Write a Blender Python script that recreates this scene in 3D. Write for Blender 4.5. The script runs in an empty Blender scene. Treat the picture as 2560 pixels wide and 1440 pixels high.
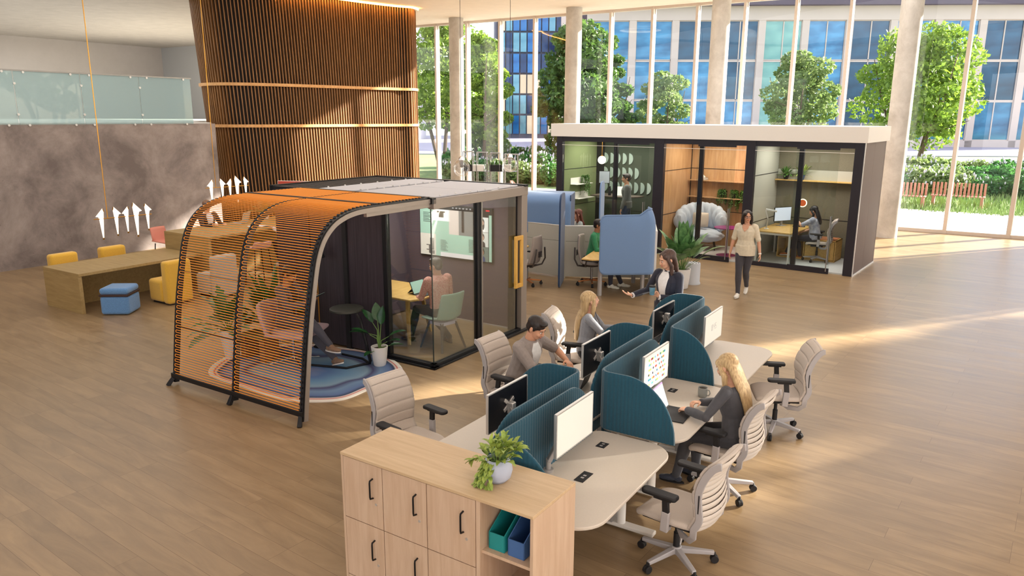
import bpy, math, random
from mathutils import Vector, Matrix, Euler, noise as mnoise
PI=math.pi
V=Vector
C=bpy.context.scene.collection
def R(d): return math.radians(d)
def lin(c):
    return tuple(((x/255)/12.92 if x/255<=0.04045 else (((x/255)+0.055)/1.055)**2.4) for x in c)
class MB:
    """collects shapes, builds ONE mesh object"""
    def __init__(s): s.v=[]; s.f=[]; s.mi=[]; s.m=0; s.T=Matrix.Identity(4)
    def add(s,vs,fs):
        o=len(s.v); T=s.T
        s.v+= [tuple(T@V(p)) for p in vs]
        for f in fs: s.f.append([i+o for i in f]); s.mi.append(s.m)
        return s
    def box(s,x0,x1,y0,y1,z0,z1):
        return s.add([(x0,y0,z0),(x1,y0,z0),(x1,y1,z0),(x0,y1,z0),(x0,y0,z1),(x1,y0,z1),(x1,y1,z1),(x0,y1,z1)],
          [(0,3,2,1),(4,5,6,7),(0,1,5,4),(1,2,6,5),(2,3,7,6),(3,0,4,7)])
    def beam(s,p,q,w,h,up=(0,0,1),w2=None,h2=None):
        p=V(p);q=V(q);d=(q-p).normalized();up=V(up)
        if abs(d.dot(up))>.98: up=V((0,1,0))
        r=d.cross(up).normalized();t=r.cross(d)
        w2=w if w2 is None else w2; h2=h if h2 is None else h2
        vs=[]
        for c,a,b in ((p,w/2,h/2),(q,w2/2,h2/2)):
            vs+=[c-r*a-t*b,c+r*a-t*b,c+r*a+t*b,c-r*a+t*b]
        return s.add([tuple(x) for x in vs],[(0,1,2,3),(7,6,5,4),(0,4,5,1),(1,5,6,2),(2,6,7,3),(3,7,4,0)])
    def loft(s,rings,closed=False,caps=True):
        n=len(rings[0]); vs=[p for r in rings for p in r]; fs=[]
        m=len(rings)
        for i in range(m if closed else m-1):
            a=i*n;b=((i+1)%m)*n
            for j in range(n):
                k=(j+1)%n; fs.append((a+j,a+k,b+k,b+j))
        if caps and not closed: fs.append(tuple(range(n))[::-1]); fs.append(tuple(range((m-1)*n,m*n)))
        return s.add([tuple(p) for p in vs],fs)
    def tube(s,pts,r,n=8,closed=False,up=None,sx=1.0):
        pts=[V(p) for p in pts]; m=len(pts); rings=[]; prev=None
        for i,p in enumerate(pts):
            if closed: d=pts[(i+1)%m]-pts[i-1]
            else: d=pts[min(i+1,m-1)]-pts[max(i-1,0)]
            d.normalize()
            if prev is None:
                a=V(up) if up else (V((0,0,1)) if abs(d.z)<.9 else V((0,1,0)))
                x=d.cross(a).normalized()
            else:
                x=prev-d*prev.dot(d); x.normalize()
            prev=x; y=d.cross(x); rr=r[i] if isinstance(r,(list,tuple)) else r
            rings.append([p+x*(math.cos(2*PI*k/n)*rr*sx)+y*(math.sin(2*PI*k/n)*rr) for k in range(n)])
        return s.loft(rings,closed)
    def cyl(s,c,r,z0,z1,n=20,r2=None):
        r2=r if r2 is None else r2
        return s.loft([[(c[0]+math.cos(2*PI*k/n)*q,c[1]+math.sin(2*PI*k/n)*q,z) for k in range(n)] for q,z in ((r,z0),(r2,z1))])
    def lathe(s,prof,c=(0,0,0),n=24):
        return s.loft([[(c[0]+math.cos(2*PI*k/n)*r,c[1]+math.sin(2*PI*k/n)*r,c[2]+z) for k in range(n)] for r,z in prof])
    def ell(s,c,rx,ry,rz,rot=None,n=14,m=8):
        c=V(c); Mx=rot if rot is not None else Matrix.Identity(3); vs=[];fs=[]
        for i in range(1,m):
            t=PI*i/m
            for j in range(n):
                p=2*PI*j/n; vs.append(tuple(c+Mx@V((rx*math.sin(t)*math.cos(p),ry*math.sin(t)*math.sin(p),rz*math.cos(t)))))
        a=len(vs); vs.append(tuple(c+Mx@V((0,0,rz)))); vs.append(tuple(c-Mx@V((0,0,rz))))
        for i in range(m-2):
            for j in range(n):
                k=(j+1)%n; fs.append((i*n+j,(i+1)*n+j,(i+1)*n+k,i*n+k))
        for j in range(n):
            k=(j+1)%n; fs.append((a,j,k)); fs.append((a+1,(m-2)*n+k,(m-2)*n+j))
        return s.add(vs,fs)
    def prism(s,poly,z0,z1):
        n=len(poly); vs=[(x,y,z0) for x,y in poly]+[(x,y,z1) for x,y in poly]
        fs=[tuple(range(n))[::-1],tuple(range(n,2*n))]+[(i,(i+1)%n,n+(i+1)%n,n+i) for i in range(n)]
        return s.add(vs,fs)
    def sheet(s,fn,nu,nv,th=0.0,cu=False):
        """fn(u,v)->(point); th>0 gives it thickness along the normal"""
        P=[[V(fn(i/nu,j/nv)) for j in range(nv+1)] for i in range(nu+1)]
        vs=[];fs=[];nn=nv+1
        def N(i,j):
            a=P[min(i+1,nu)][j]-P[max(i-1,0)][j]; b=P[i][min(j+1,nv)]-P[i][max(j-1,0)]
            q=a.cross(b); return q.normalized() if q.length>1e-9 else V((0,0,1))
        for i in range(nu+1):
            for j in range(nn): vs.append(P[i][j])
        L=len(vs)
        if th:
            for i in range(nu+1):
                for j in range(nn): vs.append(P[i][j]-N(i,j)*th)
        for i in range(nu):
            for j in range(nv):
                a=i*nn+j; b=a+nn
                fs.append((a,b,b+1,a+1))
                if th: fs.append((L+a,L+a+1,L+b+1,L+b))
        if th:
            for j in range(nv):
                a=j; fs.append((a,a+1,L+a+1,L+a)); a=nu*nn+j; fs.append((a+1,a,L+a,L+a+1))
            for i in range(nu):
                a=i*nn;b=a+nn; fs.append((b,a,L+a,L+b)); a=i*nn+nv;b=a+nn; fs.append((a,b,L+b,L+a))
        return s.add([tuple(p) for p in vs],fs)
    def build(s,name,mat,parent=None,smooth=False,bev=0,sub=0,ang=40,loc=None,rz=0,vox=0,sm=0,seg=2,solid=0):
        me=bpy.data.meshes.new(name); me.from_pydata(s.v,[],s.f)
        mats=mat if isinstance(mat,(list,tuple)) else [mat]
        for m in mats: me.materials.append(m)
        if len(mats)>1: me.polygons.foreach_set('material_index',s.mi)
        if smooth or vox or sub:
            me.polygons.foreach_set('use_smooth',[True]*len(me.polygons))
            if ang<179 and not vox: me.set_sharp_from_angle(angle=R(ang))
        o=bpy.data.objects.new(name,me); C.objects.link(o)
        if parent is not None: o.parent=parent
        if loc is not None: o.location=loc
        if rz: o.rotation_euler.z=rz
        if vox:
            m=o.modifiers.new('r','REMESH'); m.mode='VOXEL'; m.voxel_size=vox; m.use_smooth_shade=True
            if sm:
                m=o.modifiers.new('s','SMOOTH'); m.factor=.5; m.iterations=sm
        if bev:
            m=o.modifiers.new('b','BEVEL'); m.width=bev; m.segments=seg; m.limit_method='ANGLE'; m.angle_limit=R(35); m.harden_normals=False
            me.polygons.foreach_set('use_smooth',[True]*len(me.polygons)); me.set_sharp_from_angle(angle=R(50))
        if sub:
            m=o.modifiers.new('u','SUBSURF'); m.levels=sub; m.render_levels=sub
        return o
def tag(o,label=None,cat=None,group=None,kind=None):
    if label: o['label']=label
    if cat: o['category']=cat
    if group: o['group']=group
    if kind: o['kind']=kind
    return o
def thing(name,label,cat,loc=(0,0,0),rz=0,group=None):
    o=bpy.data.objects.new(name,None); C.objects.link(o); o.empty_display_size=.1
    o.location=loc; o.rotation_euler=(0,0,rz)
    return tag(o,label,cat,group)
def copytree(o,parent=None):
    c=o.copy(); C.objects.link(c)
    if parent is not None: c.parent=parent
    for ch in list(o.children): copytree(ch,c)
    return c
def dup(o,loc,rz,label=None,group=None):
    c=copytree(o); c.location=loc; c.rotation_euler=(0,0,rz)
    if label: c['label']=label
    if group: c['group']=group
    return c
def struct(o): o['kind']='structure'; return o
# ---------- materials ----------
def nt(name):
    m=bpy.data.materials.new(name); m.use_nodes=True; n=m.node_tree; b=n.nodes['Principled BSDF']; return m,n,b
def NN(n,t,**k):
    x=n.nodes.new(t)
    for a,b in k.items():
        if a in x.inputs: x.inputs[a].default_value=b
        else: setattr(x,a,b)
    return x
def pm(name,c,rough=.5,metal=0,noise=0,scale=20,bump=0,bscale=None,spec=.5,sheen=0,stretch=None,emit=0,coat=0,c2=None,trans=0):
    m,n,b=nt(name); L=n.links.new; c=lin(c)
    b.inputs['Base Color'].default_value=(*c,1); b.inputs['Roughness'].default_value=rough; b.inputs['Metallic'].default_value=metal
    b.inputs['Specular IOR Level'].default_value=spec
    if sheen: b.inputs['Sheen Weight'].default_value=sheen; b.inputs['Sheen Roughness'].default_value=.5
    if coat: b.inputs['Coat Weight'].default_value=coat; b.inputs['Coat Roughness'].default_value=.1
    if emit: b.inputs['Emission Color'].default_value=(*c,1); b.inputs['Emission Strength'].default_value=emit
    if trans: b.inputs['Transmission Weight'].default_value=trans
    if noise or bump:
        tc=NN(n,'ShaderNodeTexCoord'); mp=NN(n,'ShaderNodeMapping'); L(tc.outputs['Object'],mp.inputs[0])
        if stretch: mp.inputs['Scale'].default_value=stretch
        no=NN(n,'ShaderNodeTexNoise',Scale=scale,Detail=4.0,Roughness=.6); L(mp.outputs[0],no.inputs['Vector'])
        if noise:
            r=NN(n,'ShaderNodeValToRGB'); e=r.color_ramp.elements; e[0].position=.3; e[1].position=.7
            d=lin(c2) if False else (tuple(lin(c2)) if c2 else tuple(x*(1-noise) for x in c))
            e[0].color=(*d,1); e[1].color=(*(c if c2 else tuple(min(1,x*(1+noise)) for x in c)),1)
            L(no.outputs[0],r.inputs[0]); L(r.outputs[0],b.inputs['Base Color'])
        if bump:
            n2=no
            if bscale: n2=NN(n,'ShaderNodeTexNoise',Scale=bscale,Detail=3.0); L(mp.outputs[0],n2.inputs['Vector'])
            bp=NN(n,'ShaderNodeBump',Strength=bump,Distance=.01); L(n2.outputs[0],bp.inputs['Height']); L(bp.outputs[0],b.inputs['Normal'])
    return m
def wood(name,c,c2,stretch=(1.5,18,18),scale=1.6,rough=.45,spec=.4,rings=.5):
    m,n,b=nt(name); L=n.links.new
    tc=NN(n,'ShaderNodeTexCoord'); mp=NN(n,'ShaderNodeMapping'); mp.inputs['Scale'].default_value=stretch; L(tc.outputs['Object'],mp.inputs[0])
    no=NN(n,'ShaderNodeTexNoise',Scale=scale,Detail=6.0,Roughness=.65,Distortion=rings); L(mp.outputs[0],no.inputs['Vector'])
    r=NN(n,'ShaderNodeValToRGB'); e=r.color_ramp.elements; e[0].position=.32; e[1].position=.68; e[0].color=(*lin(c2),1); e[1].color=(*lin(c),1)
    L(no.outputs[0],r.inputs[0]); L(r.outputs[0],b.inputs['Base Color']); b.inputs['Roughness'].default_value=rough; b.inputs['Specular IOR Level'].default_value=spec
    return m
def glassm(name,tint=(1,1,1),refl=.08,rough=0.0):
    m=bpy.data.materials.new(name); m.use_nodes=True; n=m.node_tree; n.nodes.clear(); L=n.links.new
    o=NN(n,'ShaderNodeOutputMaterial'); t=NN(n,'ShaderNodeBsdfTransparent'); t.inputs[0].default_value=(*tint,1)
    g=NN(n,'ShaderNodeBsdfGlossy'); g.inputs['Roughness'].default_value=rough; g.inputs[0].default_value=(1,1,1,1)
    fr=NN(n,'ShaderNodeFresnel',IOR=1.45); mu=NN(n,'ShaderNodeMath',operation='MULTIPLY_ADD'); mu.inputs[1].default_value=.32; mu.inputs[2].default_value=refl*.4-.014
    L(fr.outputs[0],mu.inputs[0]); mx=NN(n,'ShaderNodeMixShader'); L(mu.outputs[0],mx.inputs[0]); L(t.outputs[0],mx.inputs[1]); L(g.outputs[0],mx.inputs[2]); L(mx.outputs[0],o.inputs[0])
    return m
def emitm(name,c,s):
    m=bpy.data.materials.new(name); m.use_nodes=True; n=m.node_tree; b=n.nodes['Principled BSDF']
    b.inputs['Base Color'].default_value=(*lin(c),1); b.inputs['Emission Color'].default_value=(*lin(c),1); b.inputs['Emission Strength'].default_value=s; b.inputs['Roughness'].default_value=.4
    return m
M={}
M['white']=pm('white_paint',(236,231,224),.55)
M['ceil']=pm('ceiling_plaster',(232,224,212),.8,noise=.03,scale=3,bump=.05,bscale=60)
M['ceilrough']=pm('rough_plaster',(186,180,172),.9,noise=.08,scale=2,bump=.5,bscale=14)
M['black']=pm('black_metal',(22,22,26),.4,metal=.3)
M['blackm']=pm('black_matte',(26,25,28),.6)
M['navyframe']=pm('dark_frame',(38,35,44),.45,metal=.2)
M['taupe']=pm('taupe_metal',(150,140,132),.45,metal=.3)
M['chrome']=pm('polished_steel',(215,215,218),.12,metal=1)
M['steel']=pm('brushed_steel',(150,148,146),.35,metal=.9)
M['greym']=pm('grey_metal',(172,168,166),.4,metal=.25)
M['brass']=pm('brass',(196,142,60),.3,metal=.8)
M['copper']=pm('copper',(196,130,80),.3,metal=.8)
M['oak']=wood('oak_veneer',(210,184,160),(194,164,138),stretch=(14,14,1.2))
M['oakh']=wood('oak_veneer_top',(210,184,150),(194,166,130),stretch=(1.2,14,14))
M['tan']=wood('tan_veneer',(176,150,102),(156,130,84),stretch=(1.3,14,14))
M['officeoak']=wood('office_oak',(196,158,118),(170,130,92),stretch=(9,9,1.0))
M['pine']=wood('pale_pine',(222,184,112),(202,160,90),stretch=(12,1.2,12))
M['darkwood']=wood('charcoal_wood',(70,62,70),(44,38,46),stretch=(26,26,.7),rough=.5)
M['cream']=pm('cream_fabric',(200,188,178),.85,noise=.06,scale=160,bump=.15,bscale=300,sheen=.2)
M['creamp']=pm('cream_rib',(212,202,192),.6)
M['lightgrey']=pm('chair_frame_grey',(176,172,174),.45)
M['teal']=pm('teal_felt',(20,74,94),.95,noise=.1,scale=60,sheen=.35)
M['desk']=pm('desk_laminate',(206,196,184),.45,noise=.02,scale=60)
M['screenback']=pm('monitor_back',(30,28,34),.3,metal=.3)
M['alu']=pm('aluminium',(210,208,206),.35,metal=.6)
M['blue']=pm('blue_felt',(112,142,184),.95,noise=.06,scale=120,sheen=.3)
M['darkblue']=pm('navy_felt',(40,66,104),.95,noise=.06,scale=120,sheen=.2)
M['panel']=pm('pale_grey_fabric',(186,184,174),.9,noise=.04,scale=150)
M['yellow']=pm('yellow_wool',(226,178,66),.95,noise=.08,scale=90,sheen=.3)
M['ottoblue']=pm('blue_boucle',(96,140,190),.95,noise=.15,scale=70,bump=.5,bscale=90,sheen=.3)
M['soil']=pm('soil',(60,42,28),.95,noise=.2,scale=40)
M['potw']=pm('white_ceramic',(224,222,220),.5,noise=.02,scale=40)
M['glass']=glassm('clear_glass',(.97,.99,.98),.05)
M['officeglass']=glassm('office_glass',(.9,.93,.92),.055)
M['facadeglass']=glassm('facade_glass',(.97,.98,.99),.05)
M['greenglass']=glassm('green_tint_glass',(.80,.90,.89),.09)
def _frost(m,c,f):
    n=m.node_tree; L=n.links.new; o=[x for x in n.nodes if x.type=='OUTPUT_MATERIAL'][0]; src=o.inputs[0].links[0].from_socket
    d=NN(n,'ShaderNodeBsdfDiffuse'); d.inputs[0].default_value=(*lin(c),1); t=NN(n,'ShaderNodeBsdfTranslucent'); t.inputs[0].default_value=(*lin(c),1)
    a=NN(n,'ShaderNodeMixShader'); L(d.outputs[0],a.inputs[1]); L(t.outputs[0],a.inputs[2]); mx=NN(n,'ShaderNodeMixShader'); mx.inputs[0].default_value=f; L(src,mx.inputs[1]); L(a.outputs[0],mx.inputs[2]); L(mx.outputs[0],o.inputs[0])
_frost(M['greenglass'],(196,214,218),.42)
SKY=.42; SUN=32.0; AR1=820; AR5=1100; AR2=560; AR3=1700; AR4=430; EXPO=.0
OFL=46; PDL=48
# ======================= the setting =======================
U=V((.541,.841,0)); Wd=V((.841,-.541,0)); PR=R(-32.75)
def W(c,a,z=0): return V((c*Wd.x+a*U.x,c*Wd.y+a*U.y,z))
H0=3.35; ZC=7.07
# floor planks
def floor_mat():
    m,n,b=nt('plank_floor'); L=n.links.new
    tc=NN(n,'ShaderNodeTexCoord'); mp=NN(n,'ShaderNodeMapping'); mp.inputs['Rotation'].default_value=(0,0,R(36.6)); L(tc.outputs['Object'],mp.inputs[0])
    br=NN(n,'ShaderNodeTexBrick',Scale=1.0); br.offset=.37; br.offset_frequency=3
    br.inputs['Brick Width'].default_value=2.3; br.inputs['Row Height'].default_value=.19; br.inputs['Mortar Size'].default_value=.0018; br.inputs['Mortar Smooth'].default_value=.1
    br.inputs['Color1'].default_value=(0,0,0,1); br.inputs['Color2'].default_value=(1,1,1,1); br.inputs['Mortar'].default_value=(.5,.5,.5,1)
    L(mp.outputs[0],br.inputs['Vector'])
    m2=NN(n,'ShaderNodeMapping'); m2.inputs['Scale'].default_value=(.9,5,1); L(mp.outputs[0],m2.inputs[0])
    ad=NN(n,'ShaderNodeVectorMath',operation='MULTIPLY_ADD'); L(br.outputs['Color'],ad.inputs[0]); ad.inputs[1].default_value=(7,7,7); L(m2.outputs[0],ad.inputs[2])
    no=NN(n,'ShaderNodeTexNoise',Scale=1.3,Detail=8.0,Roughness=.62,Distortion=.8); L(ad.outputs[0],no.inputs['Vector'])
    r=NN(n,'ShaderNodeValToRGB'); e=r.color_ramp.elements; e[0].position=.3; e[1].position=.72; e[0].color=(*lin((134,111,82)),1); e[1].color=(*lin((164,139,106)),1)
    L(no.outputs[0],r.inputs[0])
    mx=NN(n,'ShaderNodeMixRGB',blend_type='MULTIPLY'); mx.inputs[0].default_value=1; L(r.outputs[0],mx.inputs[1])
    r2=NN(n,'ShaderNodeValToRGB'); e=r2.color_ramp.elements; e[0].color=(.9,.89,.88,1); e[1].color=(1.04,1.03,1.02,1); L(br.outputs['Color'],r2.inputs[0]); L(r2.outputs[0],mx.inputs[2])
    m3=NN(n,'ShaderNodeMixRGB',blend_type='MIX'); m3.inputs[2].default_value=(*lin((116,92,66)),1); L(br.outputs['Fac'],m3.inputs[0]); L(mx.outputs[0],m3.inputs[1])
    L(m3.outputs[0],b.inputs['Base Color']); b.inputs['Roughness'].default_value=.33; b.inputs['Specular IOR Level'].default_value=.42
    rr=NN(n,'ShaderNodeMapRange'); rr.inputs['To Min'].default_value=.26; rr.inputs['To Max'].default_value=.42; L(no.outputs[0],rr.inputs[0]); L(rr.outputs[0],b.inputs['Roughness'])
    bp=NN(n,'ShaderNodeBump',Strength=.25,Distance=.002); bp.invert=True; L(br.outputs['Fac'],bp.inputs['Height']); L(bp.outputs[0],b.inputs['Normal'])
    return m
def concrete(name,c1,c2,s=1.0,pits=True,mid=None):
    m,n,b=nt(name); L=n.links.new
    tc=NN(n,'ShaderNodeTexCoord'); a=NN(n,'ShaderNodeTexNoise',Scale=.9*s,Detail=9.0,Roughness=.68,Distortion=.3); L(tc.outputs['Object'],a.inputs['Vector'])
    r=NN(n,'ShaderNodeValToRGB'); e=r.color_ramp.elements; e[0].position=.36; e[1].position=.66; e[0].color=(*lin(c1),1); e[1].color=(*lin(c2),1); L(a.outputs[0],r.inputs[0])
    last=r.outputs[0]
    if pits:
        v=NN(n,'ShaderNodeTexVoronoi',Scale=6*s); L(tc.outputs['Object'],v.inputs['Vector'])
        r2=NN(n,'ShaderNodeValToRGB'); q=r2.color_ramp.elements; q[0].position=.03; q[0].color=(.35,.33,.33,1); q[1].position=.07; q[1].color=(1,1,1,1); L(v.outputs['Distance'],r2.inputs[0])
        mx=NN(n,'ShaderNodeMixRGB',blend_type='MULTIPLY'); mx.inputs[0].default_value=.7; L(last,mx.inputs[1]); L(r2.outputs[0],mx.inputs[2]); last=mx.outputs[0]
    f=NN(n,'ShaderNodeTexNoise',Scale=70*s,Detail=3.0); L(tc.outputs['Object'],f.inputs['Vector'])
    bp=NN(n,'ShaderNodeBump',Strength=.25,Distance=.01); L(f.outputs[0],bp.inputs['Height']); L(bp.outputs[0],b.inputs['Normal'])
    L(last,b.inputs['Base Color']); b.inputs['Roughness'].default_value=.8
    return m
M['floor']=floor_mat(); M['conc']=concrete('board_concrete',(108,97,93),(160,147,141)); M['column']=concrete('column_concrete',(172,169,164),(208,206,202),1.4)
# plan points
CR=V((15.6,20.5,0)); FD=V((-.838,.546,0)); P0=V((12.92,22.26,0)); FN=V((.546,.838,0)) # facade line, outward normal
def FP(s,z=0,o=0): p=P0+FD*s+FN*o; return V((p.x,p.y,z))
fl=MB()
CA=W(-14.6,2.0)
poly=[(-30,-14),(15.9,-14),(15.75,20.45),tuple(FP(-3.1).xy),tuple(FP(22).xy),(-10.5,38),(-32,34)]
fl.prism(poly,-.2,0)
struct(fl.build('floor',M['floor']))
# ceiling: one slab with raised oval coves cut by separate rings
ce=MB(); ce.prism([(-30,-14),(16.6,-14),(16.6,20.2),tuple(FP(-3.3,0,.5).xy),tuple(FP(22,0,.5).xy),(-20,50),(-34,44)],ZC,ZC+.35)
struct(ce.build('ceiling',M['ceil']))
def ring(name,c,r0,r1,z0,z1,mat,n=72,sy=1,kind=True):
    b=MB(); rings=[]
    for k in range(n):
        t=2*PI*k/n; d=V((math.cos(t),math.sin(t)*sy,0))
        rings.append([V((c[0],c[1],0))+d*r0+V((0,0,z0)),V((c[0],c[1],0))+d*r1+V((0,0,z0)),V((c[0],c[1],0))+d*r1+V((0,0,z1)),V((c[0],c[1],0))+d*r0+V((0,0,z1))])
    b.loft(rings,closed=True); o=b.build(name,mat,smooth=True)
    return struct(o) if kind else o
ring('ceiling_cove',(-1.2,22.6),3.4,3.75,ZC-.05,ZC+.02,M['ceil'],sy=.8)
M['ledw']=emitm('warm_led',(255,236,200),6)
rg=thing('ring_light','slim glowing ring light flush in the pale ceiling above the glass wall','light',(-1.0,24.2,ZC-.07))
b=MB(); rr=[]
for k in range(48):
    t=2*PI*k/48; d=V((math.cos(t),math.sin(t),0)); rr.append([d*.8,d*.9,d*.9+V((0,0,.05)),d*.8+V((0,0,.05))])
b.loft(rr,closed=True); b.build('diffuser',M['ledw'],rg,smooth=True)
b=MB(); rr=[]
for k in range(48):
    t=2*PI*k/48; d=V((math.cos(t),math.sin(t),0)); rr.append([d*.9,d*.93,d*.93+V((0,0,.06)),d*.9+V((0,0,.06))])
b.loft(rr,closed=True); b.build('rim',M['white'],rg,smooth=True)
# columns
LC=[(-2.22,30.75),(2.14,27.8),(6.47,24.66),(10.8,21.5),(15.1,18.3)]
for i,(x,y) in enumerate(LC[:4]):
    b=MB(); b.cyl((0,0),.285,0,ZC,n=40)
    o=b.build('concrete_column',M['column'],smooth=True,loc=(x,y,0)); 
    tag(o,['round concrete column farthest left, right of the slatted wood wall','round concrete column behind the left end of the glass offices','round concrete column rising behind the middle of the glass offices','round concrete column right of the glass offices, sunlit on one side'][i],'column','round concrete columns along the glass wall')
# facade mullions, panes, sill
M['mull']=pm('mullion_metal',(206,194,184),.4,metal=.15)
NL=14
k0=-1
cnt=0
for k in range(-2,NL+1):
    s=1.6*k; 
    if k<-1: s=-3.1
    b=MB(); p=FP(s)
    for o,wd,dp in ((-.1,.05,.07),(0,.075,.16)):
        pass
    t=FD
    def bx(o0,o1,hw,z0=0,z1=ZC):
        q=[FP(s-hw,0,o0),FP(s+hw,0,o0),FP(s+hw,0,o1),FP(s-hw,0,o1)]
        b.loft([[V((a.x,a.y,z0)) for a in q],[V((a.x,a.y,z1)) for a in q]])
    bx(-.12,.02,.045); bx(.02,.09,.065)
    cnt+=1; struct(b.build('trim_%d'%cnt,M['mull']))
for k in range(-2,NL):
    s0=1.6*k if k>=-1 else -3.1; s1=1.6*(k+1)
    a0=FP(s0+.04);a1=FP(s1-.04)
    b=MB(); b.beam(V((a0.x,a0.y,ZC/2+.05)),V((a1.x,a1.y,ZC/2+.05)),.012,ZC-.16)
    struct(b.build('window_%d'%(k+3),M['facadeglass']))
b=MB(); b.beam(FP(-3.1,.05),FP(22,.05),.2,.1); cnt+=1; struct(b.build('trim_%d'%cnt,M['mull']))
b=MB(); b.beam(FP(-3.1,ZC-.04),FP(22,ZC-.04),.2,.08); cnt+=1; struct(b.build('trim_%d'%cnt,M['mull']))
# right wall: solid bay then glazing (mostly out of frame, shapes the sun)
b=MB(); b.box(15.6,15.9,15.75,20.45,0,ZC); struct(b.build('wall_right',M['column']))
for i in range(15):
    y=15.6-1.9*i
    b=MB(); b.box(15.68,15.84,y-.04,y+.04,0,ZC); cnt+=1; struct(b.build('trim_%d'%cnt,M['mull']))
    b=MB(); b.box(15.75,15.765,y-1.86,y-.04,.1,ZC-.05); struct(b.build('window_%d'%(30+i),M['facadeglass']))
b=MB(); b.box(15.6,15.9,-14,15.75,0,.1); cnt+=1; struct(b.build('trim_%d'%cnt,M['mull']))
b=MB(); b.box(-30,16,-14.3,-14,0,ZC); struct(b.build('wall_front',pm('front_wall',(186,176,166),.85)))
# left concrete wall, mezzanine
QW=V((-11.14,16,0)); AL=QW.dot(U); CL=QW.dot(Wd)
b=MB(); b.T=Matrix.Rotation(PR,4,'Z')
b.box(CL-.3,CL,AL-16,AL+5.7,0,3.13); struct(b.build('wall_left',M['conc']))
def xy(c,a): p=W(c,a); return (p.x,p.y)
b=MB(); b.prism([xy(-42,AL-22),xy(CL-.02,AL-22),xy(CL-.02,AL+5.6),(-9.8,23.6),xy(-34,26.6),xy(-42,26.6)],3.0,3.16); struct(b.build('floor_mezzanine',pm('mezz_floor',(190,188,184),.5)))
b=MB(); b.prism([xy(-40.8,AL-22),xy(-40.5,AL-22),xy(-40.5,26.6),xy(-40.8,26.6)],3.16,ZC); struct(b.build('wall_back_left',pm('upper_wall',(196,190,186),.85,noise=.03,scale=2)))
b=MB(); b.prism([xy(-40.5,26.4),xy(-33.5,26.4),xy(-33.5,26.7),xy(-40.5,26.7)],3.16,ZC); struct(b.build('wall_back',pm('upper_wall_end',(186,188,190),.85)))
b=MB(); b.prism([xy(-41,AL-22),xy(CL+4.5,AL-22),xy(CL+4.5,AL-1),(-9.9,24.0),xy(-33,26.7),xy(-41,26.7)],ZC-.06,ZC-.02); struct(b.build('ceiling_mezzanine',M['ceilrough']))
# glass balustrade
gr=thing('glass_balustrade','green tinted glass balustrade with steel rail on top of the concrete wall','railing',(0,0,0),PR)
cl0=None
for i in range(7):
    a1=AL+5.05-1.42*i; a0=a1-1.4
    b=MB(); b.box(CL-.02,CL+.0,a0,a1,3.1,4.26); pn=b.build('glass_panel',M['greenglass'],gr)
    for (q,z) in ((a0,3.35),(a0,4.0),(a0+.2,4.24),(a0+1.2,4.24),(a0+.2,3.12),(a0+1.2,3.12)):
        if cl0 is None:
            b=MB(); b.T=Matrix.Rotation(PI/2,4,'Y'); b.cyl((0,0),.026,-.02,.02,n=10); cl0=b.build('clamp',M['alu'],pn,loc=(CL+.012,q-.01,z))
        else: o=cl0.copy(); C.objects.link(o); o.parent=pn; o.location=(CL+.012,q-.01,z)
b=MB(); b.box(CL-.03,CL+.01,AL-6,AL+5.08,4.26,4.29); b.build('handrail',M['steel'],gr)
# slatted wood wall: curved plan, leaning out at the left
import bisect
def wallplan(t):  # t 0..1 plan curve (base) from left return to right end
    pts=[(-9.85,26.4),(-9.75,25.3),(-9.35,24.3),(-8.5,23.75),(-7.4,24.25),(-6.2,25.4),(-5.0,26.75),(-4.1,27.6),(-3.62,27.95),(-3.6,28.8)]
    x=t*(len(pts)-1); i=min(int(x),len(pts)-2); f=x-i
    def P(k): return V((*pts[max(0,min(len(pts)-1,k))],0))
    p0,p1,p2,p3=P(i-1),P(i),P(i+1),P(i+2)
    return .5*((2*p1)+(-p0+p2)*f+(2*p0-5*p1+4*p2-p3)*f*f+(-p0+3*p1-3*p2+p3)*f**3)
# arc-length table
TT=[i/400 for i in range(401)]; LL=[0]
for i in range(400): LL.append(LL[-1]+(wallplan(TT[i+1])-wallplan(TT[i])).length)
def wp(l):
    i=max(0,min(399,bisect.bisect(LL,l)-1)); f=(l-LL[i])/(LL[i+1]-LL[i]+1e-9); t=TT[i]+(TT[i+1]-TT[i])*f
    p=wallplan(t); d=(wallplan(min(1,t+.002))-wallplan(max(0,t-.002))).normalized(); return p,V((d.y,-d.x,0))
def lean(l,z):  # outward (left) lean towards the left end, zero at the right
    k=max(0,1-l/LL[-1]); return V((-.5,-.05,0))*(k*(z/ZC))
def out(l,z,o):
    p,nr=wp(l); q=p+lean(l,z)+nr*o; return V((q.x,q.y,z))
M['slat']=wood('slat_wood',(158,114,70),(118,82,48),stretch=(8,8,.8),rough=.5)
M['slatback']=pm('slat_backing',(30,22,17),.8)
M['slatband']=wood('band_wood',(226,178,120),(200,148,92),stretch=(6,6,6),rough=.45)
ww=thing('slatted_wood_wall','tall curved wall of thin vertical wooden slats with two pale horizontal bands','wall')
b=MB(); n=60
b.sheet(lambda u,v: out(u*LL[-1],v*ZC,0),n,6,.12); b.build('backing',M['slatback'],ww,smooth=True)
b=MB(); b2=MB(); ns=int(LL[-1]/.098); sp=LL[-1]/ns; nb=0
slats=[]
for i in range(ns):
    l=(i+.5)*sp
    p,nr=wp(l); tg=V((-nr.y,nr.x,0))
    bb=b
    rings=[]
    for z in (0,ZC-.02):
        c=out(l,z,.03); rings.append([c-tg*.016-nr*.03,c+tg*.016-nr*.03,c+tg*.016+nr*.04,c-tg*.016+nr*.04])
    bb.loft(rings)
o=b.build('slat',M['slat'],ww); o['kind']='stuff'
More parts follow.
